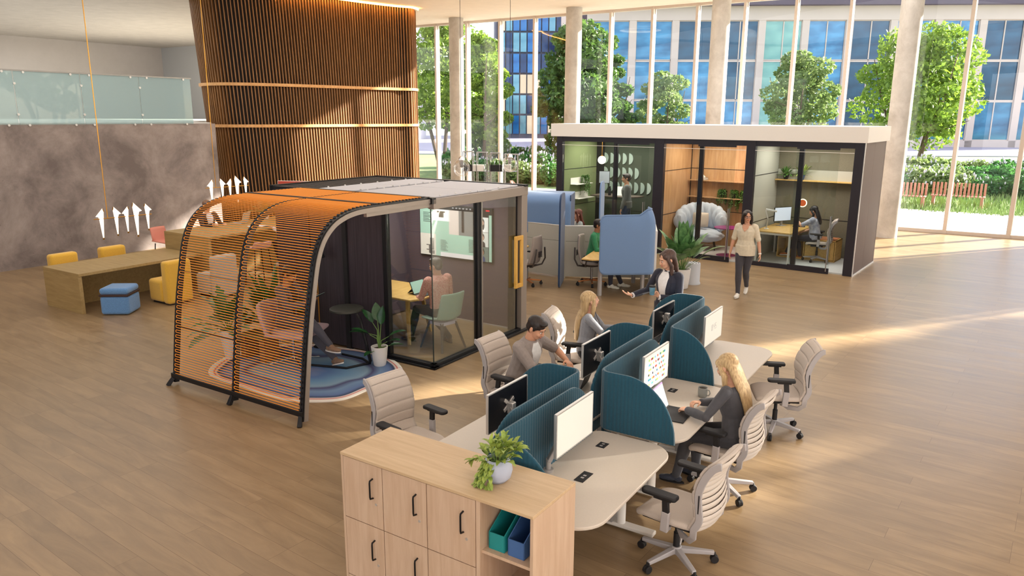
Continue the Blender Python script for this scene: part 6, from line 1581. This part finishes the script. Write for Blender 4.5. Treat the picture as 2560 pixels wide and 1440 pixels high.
    b.build('body',skin(sk),t,vox=vox*.82,sm=3)
    # ---- face details
    for sg in (-1,1):
        e=MB(); e.ell(HP(sg*.030,.0795,.004),.0125*s,.008*s,.0075*s,rot=HR,n=12,m=8); eo=e.build('eye',M['eyew'],t,smooth=True)
        e=MB(); e.ell(HP(sg*.030,.0865,.003),.0062*s,.003*s,.0066*s,rot=HR,n=10,m=6); e.build('iris',M['iris'],eo,smooth=True)
        e=MB(); e.tube([HP(sg*.014,.0885,.0225),HP(sg*.031,.0885,.0285),HP(sg*.050,.0755,.0225)],[.0024*s,.0028*s,.0014*s],n=6); e.build('eyebrow',pm('brow',tuple(int((a+b)/2) for a,b in zip(hairc[1],sk)) if hairc[1][0]>80 else hairc[1],.8),t,smooth=True)
    e=MB(); e.tube([HP(-.023,.083,-.049+(.005 if smile else 0)),HP(-.01,.0935,-.054),HP(.01,.0935,-.054),HP(.023,.083,-.049+(.005 if smile else 0))],[.002*s,.0055*s,.0055*s,.002*s],n=8); e.build('lips',pm('lips',tuple(int(a*k) for a,k in zip(sk,(.86,.58,.58))),.45),t,smooth=True)
    if beard: e=MB(); e.ell(HP(0,.047,-.077),.041*s,.040*s,.030*s,rot=HR,n=16,m=10); e.ell(HP(0,.084,-.043),.026*s,.010*s,.005*s,rot=HR); e.build('beard',hairm('beard_'+str(hairc[1]),hairc[1],hairc[1]),t,smooth=True)
    if glasses:
        e=MB()
        for sg in (-1,1):
            e.tube([HP(sg*.033+math.cos(a*PI/8)*.026,.096,.003+math.sin(a*PI/8)*.021) for a in range(16)],.0032*s,n=5,closed=True); e.tube([HP(sg*.059,.094,.008),HP(sg*.078,.06,.008),HP(sg*.08,-.005,.006)],.0028*s,n=5)
        e.tube([HP(-.007,.098,.006),HP(.007,.098,.006)],.003*s,n=5); e.build('glasses',M['blackm'],t,smooth=True)
    # ---- hair
    hm=hairm('hair_'+str(hairc),*hairc); b=MB(); H=lambda x,y,z,rx,ry,rz:b.ell(HP(x,y,z),rx*s,ry*s,rz*s,rot=HR,n=20,m=12)
    if hair=='short': H(0,-.02,.045,.083,.100,.082); H(0,.045,.092,.062,.045,.028); H(0,-.055,-.005,.070,.055,.065); [H(sg*.073,.01,.022,.010,.022,.036) for sg in (-1,1)]
    else:
        H(0,-.028,.042,.088,.100,.088)
        [H(sg*.054,(.035 if hair=='bob' else .018),.058,.034,.050,.042) for sg in (-1,1)]
        ln={'long':.46,'bob':.17,'mid':.26,'bun':.05}[hair]
        if hair!='bun':
            # back curtain follows the head then the back
            if hair=='bob': C_=[HP(0,-.055,.05),HP(0,-.07,-.02),HP(0,-.07,-.09),HP(0,-.065,-.15)]
            else:
                kk=.12 if hair=='long' else .33
                C_=[HP(0,-.055,.05),HP(0,-.075,-.03),(HP(0,-.075,-.12)+SP(.47)-fw*.10*s)/2,SP(.44)-fw*.115*s,SP((.44+kk)/2)-fw*.135*s,SP(kk)-fw*.13*s]
            rr=[];N=12
            for j in range(N+1):
                k=j/N; x_=k*(len(C_)-1); i_=min(int(x_),len(C_)-2); p=C_[i_].lerp(C_[i_+1],x_-i_); d_=C_[i_+1]-C_[i_]
                rx=(.083+.014*math.sin(k*PI))*(1-.45*max(0,k-.6)/.4)*s; ry=(.050-.026*k)*s
                rr.append(ering(p,d_,hx,rx,ry))
            b.loft(rr)
            fl_=.20 if hair!='bob' else .15
            if hair=='mid': fl_=.24
            for sg in (-1,1):
                P_=[HP(sg*.06,.02,.07),HP(sg*.084,.018,.01),HP(sg*.09,-.0,-.07)+V((0,0,0)),HP(sg*.085,-.01,-.07)+V((0,0,-1))*(fl_-.07)*s+fw*(.03*s if hair=='mid' else -.0)]
                b.tube(P_,[.022*s,.022*s,.03*s,.022*s],n=10,sx=1.0)
        else: H(0,-.10,.06,.04,.04,.04); H(0,-.055,-.0,.072,.055,.06)
    b.build('hair',hm,t,vox=.0062,sm=4)
    # ---- clothes
    tm=fab('cloth_%s'%str(topc),topc) if not isinstance(topc,bpy.types.Material) else topc
    inf=.010; 
    if hem<0: k0=-.08
    b=MB(); torso(b,inf*loose,k0=(-.035 if hem<=-.02 else .02),k1=(.52 if collar or top=='knit' else .50),lo=1+(loose-1)*.12)
    if hem<-.05: 
        rr=[]
        for k in (.1,.02,hem): rr.append(ering(SP(k) if lean<60 else SP(k),up,rt,(.172+.012)*s*(1+(loose-1)*.09),(.115+.016)*s*(1+(loose-1)*.09)))
        b.loft(rr)
    for i in (0,1):
        if sleeve>0: arm(b,i,inf*(1.0+.6*(loose>1.2)),end=(sleeve*2 if sleeve<1 else 1.93))
    if sleeve>=1 or True: tp=b.build('jacket' if lapel else 'top',tm,t,vox=vox*1.15,sm=3)
    # front patch helpers
    def tp_pt(k,a,off):
        # point on the torso front: k along spine, a angle from front (deg)
        for j in range(len(prof)-1):
            if prof[j][0]<=k<=prof[j+1][0]:
                f=(k-prof[j][0])/(prof[j+1][0]-prof[j][0]); rx=prof[j][1]*(1-f)+prof[j+1][1]*f; ry=prof[j][2]*(1-f)+prof[j+1][2]*f; break
        else: rx,ry=prof[-1][1],prof[-1][2]
        q=1+(loose-1)*.12 if k<.3 else 1+(loose-1)*.05
        c=SP(k)+fw*(.012*s if .25<k<.42 else 0); return c+rt*math.sin(R(a))*(rx*s*q+inf+off)+fw*math.cos(R(a))*(ry*s*q+inf+off)
    def patch(nm,k0,k1,w0,w1,mat,off=.004,c0=0,c1=0):
        b=MB(); b.sheet(lambda u,v:tp_pt(k0+(k1-k0)*v,(c0+(c1-c0)*v)+(2*u-1)*(w0+(w1-w0)*v),off),8,14,.003); return b.build(nm,mat,t,smooth=True,ang=180)
    if inner: patch('shirt_front',.06 if lapel else .02,.505,(9 if lapel else 14),(30 if lapel else 26),fab('inner_%s'%str(inner),inner),.004)
    elif top=='v': patch('neckline_skin',.38,.505,1,34,skin(sk),.004+.010*(loose-1)*1.0+.006*(loose>1.3))
    if lapel:
        for sg in (-1,1):
            b=MB(); b.sheet(lambda u,v:tp_pt(.10+.40*v,sg*((10+20*v)+u*(4+14*math.sin(PI*min(1,v*1.05))**1.2)),.0075-.002*u),4,14,.004); b.build('lapel',tm,t,smooth=True,ang=180)
    if collar:
        cm_=fab('inner_%s'%str(inner),inner) if (inner and lapel) else tm
        b=MB()
        for sg in (-1,1):
            b.sheet(lambda u,v:neck+rt*(sg*math.sin(R(15+150*v))*(.066-.0*u)*s)+fw*(math.cos(R(15+150*v))*(.064+.012*u*(1-v))*s)+up*((-.012-.038*u*(1-.5*v)+.018)*s)+rt*sg*.012*u*s,5,10,.003)
        b.build('collar',cm_,t,smooth=True,ang=180)
    if cuff:
        for i in (0,1):
            b=MB(); d=(wr[i]-el[i]).normalized(); b.tube([wr[i]-d*.035,wr[i]+d*.008],[.036*s,.034*s],n=16); b.build('cuff',fab('inner_%s'%str(cuff),cuff),t,smooth=True)
    if watch: b=MB(); d=(wr[0]-el[0]).normalized(); b.tube([wr[0]-d*.03,wr[0]-d*.008],.030*s,n=16); b.build('wrist_band',M['white'],t,smooth=True)
    b=MB(); bm=fab('pants_%s'%str(bot),bot)
    torso(b,.008,k0=-.08,k1=(.13 if hem>=-.01 else .05))
    for i in (0,1): leg(b,i,.007,end=legs)
    b.build('trousers',bm,t,vox=vox*1.25,sm=3)
    # shoes
    for i in (0,1):
        td=V(toes[i]).normalized(); a=an[i]; upv=V((0,0,1)) if abs(td.z)<.5 else (kn[i]-an[i]).normalized()
        sd=td.cross(upv).normalized(); upv=sd.cross(td); M3=Matrix((sd,td,upv)).transposed(); g=s*(.92 if fem else 1.03)
        b=MB(); o=a-upv*.045*g
        b.ell(o-td*.022*g,.036*g,.045*g,.036*g,rot=M3); b.ell(o+td*.07*g-upv*.006*g,.042*g,.085*g,.032*g,rot=M3); b.ell(o+td*.13*g-upv*.012*g,.042*g,.055*g,.025*g,rot=M3); b.ell(o+td*.02*g+upv*.02*g,.036*g,.05*g,.035*g,rot=M3)
        so=b.build('shoe',fab('shoe_%s'%str(shoe),shoe),t,vox=.006,sm=4)
        b=MB(); P_=[]
        for k in range(20):
            q=2*PI*k/20; P_.append(o+td*(.045+math.sin(q)*.135)*g+sd*math.cos(q)*(.038+.006*math.sin(q))*g-upv*.040*g)
        b.loft([[p-upv*.006 for p in P_],[p+upv*.010 for p in P_]]); b.build('sole',M['sole'] if shoe[0]>120 else M['blackm'],so,smooth=True,ang=60)
    return t,dict(wr=wr,el=el,S=S,hc=hc,t=t)
HRM={'brown':((70,50,38),(34,24,18)),'dark':((46,34,30),(18,13,12)),'blonde':((218,190,142),(154,122,84)),'auburn':((130,66,42),(60,28,20)),'brunette':((96,70,60),(42,28,26))}
def toloc(p,loc,phi): # world point -> person local
    a=-R(phi-90); d=V(p)-V((loc[0],loc[1],0)); return V((d.x*math.cos(a)-d.y*math.sin(a),d.x*math.sin(a)+d.y*math.cos(a),p[2] if len(p)>2 else 0))
# 1 walking woman
L_=(4.42,14.05,0)
person('walking woman with dark bobbed hair and glasses, loose cream shirt and dark jeans',L_,-120,1.66,'f',hip=(0,0,.90),lean=1,yaw=-28,pitch=2,
  hands=[V((-.30,.06,.80)),V((.28,.02,.80))],feet=[V((-.02,-.24,.16)),V((.04,.18,.085))],toes=[V((0,.7,-.7)),V((.05,1,0))],
  sk=(206,156,128),topc=(214,204,182),sleeve=.42,hem=-.10,top='v',bot=(62,60,66),shoe=(226,222,214),hair='bob',hairc=HRM['dark'],glasses=True,loose=1.6,watch=True,palm=[V((1,0,0)),V((-1,0,0))])
# 2 woman with coffee
L_=(1.98,9.28,0); ph=222
cf=V((1.80,9.22,1.20))
pr_t,info=person('standing woman with long brown hair in navy blazer and white shirt, holding a coffee cup',L_,ph,1.72,'f',hip=(0,0,.95),yaw=30,pitch=18,
  hands=[V((-.03,.22,1.16)),V((.36,.26,1.12))],elb=[V((-.5,-.3,-.9)),V((.4,-.5,-.8))],sk=(224,174,146),topc=(40,42,58),sleeve=1.0,hem=-.10,bot=(36,36,44),hair='long',hairc=HRM['brunette'],inner=(232,230,230),lapel=True,collar=True,cuff=(232,230,230),
  vox=.0052,palm=[V((.2,.9,-.1)),V((0,-.2,1))],curl=(1.15,.35),fdir=[V((.5,.3,.9)),V((.8,.7,.22))])
t=thing('coffee_cup','teal paper coffee cup with dark lid held by the standing woman','cup',(0,0,0))
w_=info['wr'][0]; a=R(ph-90); off=V((.055,.075,.075)); p=w_+off
wp_=V((L_[0]+p.x*math.cos(a)-p.y*math.sin(a),L_[1]+p.x*math.sin(a)+p.y*math.cos(a),p.z))
t.location=wp_
b=MB(); b.lathe([(.001,-.045),(.027,-.045),(.038,.055),(.001,.055)],n=28); b.build('cup',pm('teal_sleeve',(60,116,130),.5,noise=.3,scale=14,c2=(120,160,190)),t,smooth=True,ang=50)
b=MB(); b.lathe([(.001,.055),(.041,.055),(.041,.063),(.036,.075),(.001,.075)],n=28); b.build('lid',M['blackm'],t,smooth=True,ang=50)
# 3 man in grey shirt
p=W(-4.10,6.50); L_=(p.x,p.y,0); ph=-33-2
person('young man with short dark hair in a grey short-sleeved shirt over a white tee',L_,ph,1.76,'m',hip=(0,0,.56),lean=17,yaw=-4,pitch=30,
  hands=[toloc(W(-3.66,6.78,.80),L_,ph),toloc(W(-3.62,6.50,.79),L_,ph)],elb=[V((-1,-.25,-.35)),V((1,-.25,-.35))],feet=[V((-.13,.42,.08)),V((.13,.36,.08))],
  sk=(214,160,130),topc=(150,140,136),sleeve=.40,hem=0,bot=(60,60,68),shoe=(70,60,52),hair='short',hairc=HRM['dark'],inner=(226,228,230),collar=True,vox=.0052,curl=(.9,.9),beard=False,palm=[V((.3,0,-1)),V((-.3,0,-1))],smile=False,loose=1.5)
# 4 blonde woman grey blazer
p=W(-4.02,7.93); L_=(p.x,p.y,0); ph=-33+24
person('seated blonde woman in a grey blazer seen in profile, looking at the standing woman',L_,ph,1.66,'f',hip=(0,0,.55),lean=4,yaw=-24,pitch=-8,
  hands=[V((-.16,.44,.80)),V((.10,.46,.80))],feet=[V((-.12,.40,.08)),V((.1,.36,.08))],sk=(228,180,154),topc=(150,154,164),hem=-.04,bot=(40,40,46),hair='long',hairc=HRM['blonde'],inner=(60,56,64),lapel=True,vox=.0055)
# 5 blonde woman typing, seen from behind
p=W(-1.70,6.38); L_=(p.x,p.y,0); ph=147-4
person('blonde woman in charcoal top and trousers typing on the laptop, seen from behind',L_,ph,1.66,'f',hip=(0,0,.56),lean=9,yaw=8,pitch=26,
  hands=[toloc(W(-2.10,6.18,.785),L_,ph),toloc(W(-2.06,6.42,.79),L_,ph)][::1],elb=[V((-.9,-.3,-.6)),V((.9,-.3,-.6))],feet=[V((-.12,.50,.08)),V((.10,.40,.08))],
  sk=(216,168,140),topc=(74,74,80),hem=-.03,bot=(66,66,72),shoe=(54,58,72),hair='long',hairc=HRM['blonde'],vox=.0052,palm=[V((.2,0,-1)),V((-.2,0,-1))],curl=(1.0,1.0))
# 6 man in the pod
p=PP(-.55,.86); L_=(p.x,p.y,0); ph=134
person('man in a red patterned shirt sitting with his back turned inside the meeting pod',L_,ph,1.74,'m',hip=(0,0,.54),lean=7,yaw=-14,pitch=10,hands=[V((-.14,.40,.68)),V((.16,.30,.62))],feet=[V((-.18,.50,.08)),V((.2,.05,.08))],toes=[V((-.3,1,0)),V((.3,1,0))],
  sk=(196,144,116),topc=pm('red_print_shirt',(182,96,92),.85,noise=.3,scale=70,c2=(214,176,160)),hem=0,bot=(34,34,42),shoe=(62,34,28),hair='short',hairc=((70,58,50),(40,32,28)),collar=True,vox=.0065,smile=False)
# 7 seated man in the tent
L_=(-3.06,9.98,0); ph=-16
person('bearded man in dark grey suit sitting cross-legged in the lounge chair, reading a tablet',L_,ph,1.74,'m',hip=(0,-.05,.58),lean=2,side=-4,yaw=2,pitch=26,hands=[V((-.08,.36,.92)),V((.24,.40,.92))],
  feet=[V((.04,.70,.12)),V((.10,.66,.34))],knee=[V((-.25,.2,1)),V((.1,.2,1))],toes=[V((.45,.9,.35)),V((.3,1,.05))],sk=(160,112,84),topc=(74,74,86),hem=-.02,bot=(70,70,80),shoe=(132,104,82),hair='short',hairc=HRM['dark'],inner=(30,30,36),lapel=True,beard=True,vox=.0065,palm=[V((.7,0,.5)),V((-.7,0,.5))],curl=(.8,.8),smile=False)
a=R(ph-90); q=V((.08,.47,.98)); tl=thing('tablet_computer','dark tablet held by the man in the lounge chair','tablet',(L_[0]+q.x*math.cos(a)-q.y*math.sin(a),L_[1]+q.x*math.sin(a)+q.y*math.cos(a),q.z),a)
b=MB(); b.box(-.13,.13,-.09,.09,-.005,.005); o=b.build('case',M['blackm'],tl,bev=.003); o.rotation_euler.x=R(28); b=MB(); b.box(-.12,.12,-.08,.08,.005,.007); b.build('screen',M['tabscr'],o)
# 8 person in blazer at the high table, far side
p=W(-14.25,9.98); L_=(p.x,p.y,0); ph=-33-8
person('person with tied-back light brown hair in a dark blazer behind the high table',L_,ph,1.72,'f',hip=(0,0,.80),lean=4,yaw=12,pitch=4,hands=[V((-.22,.30,1.06)),V((.1,.42,1.09))],feet=[V((-.1,.3,.3)),V((.1,.3,.3))],sk=(222,172,146),topc=(34,36,46),bot=(40,40,48),hair='bun',hairc=((150,110,80),(96,64,44)),inner=(220,226,234),lapel=True,vox=.0075)
# 9 woman on the green stool
p=W(-12.25,10.55); L_=(p.x,p.y,0); ph=150
person('woman with light brown hair in a white top sitting on the green bar stool',L_,ph,1.66,'f',hip=(0,0,.84),lean=8,yaw=0,pitch=14,hands=[V((-.18,.36,1.08)),V((.16,.36,1.08))],feet=[V((-.1,.28,.34)),V((.12,.12,.30))],sk=(214,164,136),topc=(216,214,214),sleeve=.85,hem=-.03,bot=(34,34,42),shoe=(220,220,222),hair='mid',hairc=((196,160,118),(140,102,70)),vox=.0075)
# 10 man walking in the green office
p=OP(-5.93,.85); L_=(p.x,p.y,0); ph=175
person('man in a grey sweater and blue jeans walking inside the green office',L_,ph,1.86,'m',hip=(0,0,1.04),lean=2,pitch=4,hands=[V((-.22,.16,.93)),V((.22,-.05,.90))],feet=[V((-.1,.22,.10)),V((.1,-.2,.13))],sk=(206,154,124),topc=(96,98,98),hem=-.06,bot=(48,62,92),hair='short',hairc=HRM['dark'],vox=.0075)
# 11 auburn woman behind the partition
L_=(1.52,16.9,0); ph=195
person('woman with wavy auburn hair in a pale grey jacket behind the partition',L_,ph,1.68,'f',hip=(0,0,.56),lean=4,yaw=6,pitch=4,hands=[V((-.2,.4,.78)),V((.16,.42,.78))],feet=[V((-.1,.4,.08)),V((.1,.4,.08))],sk=(224,176,156),topc=(160,168,168),bot=(50,50,58),hair='mid',hairc=HRM['auburn'],inner=(226,222,220),lapel=True,vox=.0075)
# 12 man in green
L_=(1.62,15.05,0); ph=-22
person('dark-haired man in a green sweater sitting at the desk behind the blue hood',L_,ph,1.76,'m',hip=(0,0,.56),lean=10,yaw=-4,pitch=12,hands=[V((-.14,.42,.80)),V((.2,.42,.80))],feet=[V((-.02,.62,.08)),V((.2,.46,.08))],sk=(176,124,94),topc=(52,138,92),hem=-.03,bot=(60,60,70),shoe=(226,222,206),hair='short',hairc=HRM['dark'],vox=.0065,inner=None,collar=False,smile=False,top='knit')
# 13 woman in grey office
p=OP(-1.12,1.20); L_=(p.x,p.y,.03); ph=OR*180/PI+176
person('woman with black hair in a patterned blouse at the pine desk, glancing at her watch',L_,ph,1.66,'f',hip=(0,0,.55),lean=4,yaw=-4,pitch=24,hands=[V((-.10,.40,.94)),V((.05,.32,.66))],elb=[V((-.8,0,-.6)),V((.6,-.3,-.8))],feet=[V((-.05,.62,.16)),V((.1,.35,.08))],toes=[V((-.1,1,-.1)),V((.1,1,0))],sk=(214,166,138),topc=pm('print_blouse',(196,198,210),.85,noise=.3,scale=12,c2=(128,136,160)),sleeve=.42,hem=-.03,bot=(44,44,56),shoe=(168,98,54),hair='mid',hairc=((34,26,28),(14,10,12)),vox=.007,palm=[V((.2,0,-1)),V((0,0,-1))],curl=(1.6,.7),smile=False,loose=1.5)
# ======================= light, sky, camera =======================
sc=bpy.context.scene
w=bpy.data.worlds.new('World'); sc.world=w; w.use_nodes=True; n=w.node_tree; bgn=n.nodes['Background']
sky=n.nodes.new('ShaderNodeTexSky'); sky.sky_type='NISHITA'; sky.sun_disc=False; sky.sun_elevation=R(28); sky.sun_rotation=R(68.8); sky.altitude=50; sky.air_density=1.0; sky.dust_density=1.5; sky.ozone_density=1.2
# soft clouds, part of the sky itself
tc=n.nodes.new('ShaderNodeTexCoord'); mp=n.nodes.new('ShaderNodeMapping'); mp.inputs['Scale'].default_value=(1,1,3.5); no=n.nodes.new('ShaderNodeTexNoise'); no.inputs['Scale'].default_value=2.2; no.inputs['Detail'].default_value=7
n.links.new(tc.outputs['Generated'],mp.inputs[0]); n.links.new(mp.outputs[0],no.inputs['Vector'])
r=n.nodes.new('ShaderNodeValToRGB'); r.color_ramp.elements[0].position=.42; r.color_ramp.elements[1].position=.62; n.links.new(no.outputs[0],r.inputs[0])
mx=n.nodes.new('ShaderNodeMixRGB'); n.links.new(r.outputs[0],mx.inputs[0]); n.links.new(sky.outputs[0],mx.inputs[1]); mx.inputs[2].default_value=(7,7,7.4,1)
n.links.new(mx.outputs[0],bgn.inputs[0]); bgn.inputs['Strength'].default_value=SKY
ld=bpy.data.lights.new('Sun','SUN'); ld.energy=SUN; ld.angle=R(1.3); ld.color=(1,.91,.76)
lo=bpy.data.objects.new('Sun',ld); C.objects.link(lo)
el=R(20); az=R(21.2); dv=V((math.cos(az)*math.cos(el),math.sin(az)*math.cos(el),math.sin(el)))
lo.rotation_euler=dv.to_track_quat('Z','Y').to_euler(); lo.location=(30,20,20)
def area(name,loc,sx,sy,e,col,rot=(0,0,0)):
    a=bpy.data.lights.new(name,'AREA'); a.shape='RECTANGLE'; a.size=sx; a.size_y=sy; a.energy=e; a.color=col
    o=bpy.data.objects.new(name,a); C.objects.link(o); o.location=loc; o.rotation_euler=rot; return o
# broad unseen area lamps, added as fill on top of the hall's downlights
area('hall_fill_front',(0,0,ZC-.1),22,22,AR1,(1,.95,.9))
area('hall_fill_back',(4,18,ZC-.1),14,9,AR2,(1,.98,.96))
area('rear_fill',(0,-13.6,3.6),22,6,AR5,(.97,.98,1),(R(90),0,0))  # added fill from behind the camera, no window is built there
area('hall_fill_left',(-8.5,13,ZC-.1),9,14,AR4,(1,.95,.9))  # extra unseen lamp to brighten the floor and wall at left
area('mezzanine_fill',tuple(W(CL-12,AL+3,ZC-.3)),16,20,AR3,(1,.97,.93),(0,0,PR))  # added lamp that lifts the dark mezzanine
for i,(x,w_,e,c) in enumerate(((-6.1,2.4,OFL*1.7,(1,.92,.8)),(-3.5,1.8,OFL*1.2,(1,.88,.72)),(-1.2,1.9,OFL*1.1,(1,.94,.86)))):
    area('office_fill_%d'%(i+1),tuple(OP(x,1.0,2.74)),w_,1.2,e,c,(0,0,OR))  # unseen panel added under each office ceiling to brighten the room
area('pod_fill',tuple(PP(-1.2,1.1,2.17)),1.6,1.6,PDL,(1,.93,.85),(0,0,PR))  # unseen area lamp added to brighten the pod interior
cd=bpy.data.cameras.new('Camera'); cam=bpy.data.objects.new('Camera',cd); C.objects.link(cam); sc.camera=cam
cd.sensor_width=36; cd.lens=36*1877/2560; cd.clip_end=600; cd.clip_start=.05
P=R(12.87); fw=V((0,math.cos(P),-math.sin(P)))
cam.location=(0,0,3.35)
q=fw.to_track_quat('-Z','Y'); cam.rotation_mode='QUATERNION'; 
from mathutils import Quaternion
cam.rotation_quaternion=Quaternion(fw,R(-.24))@q
sc.view_settings.view_transform='Standard'; sc.view_settings.look='None'; sc.view_settings.gamma=1; sc.view_settings.use_curve_mapping=False; sc.view_settings.exposure=EXPO
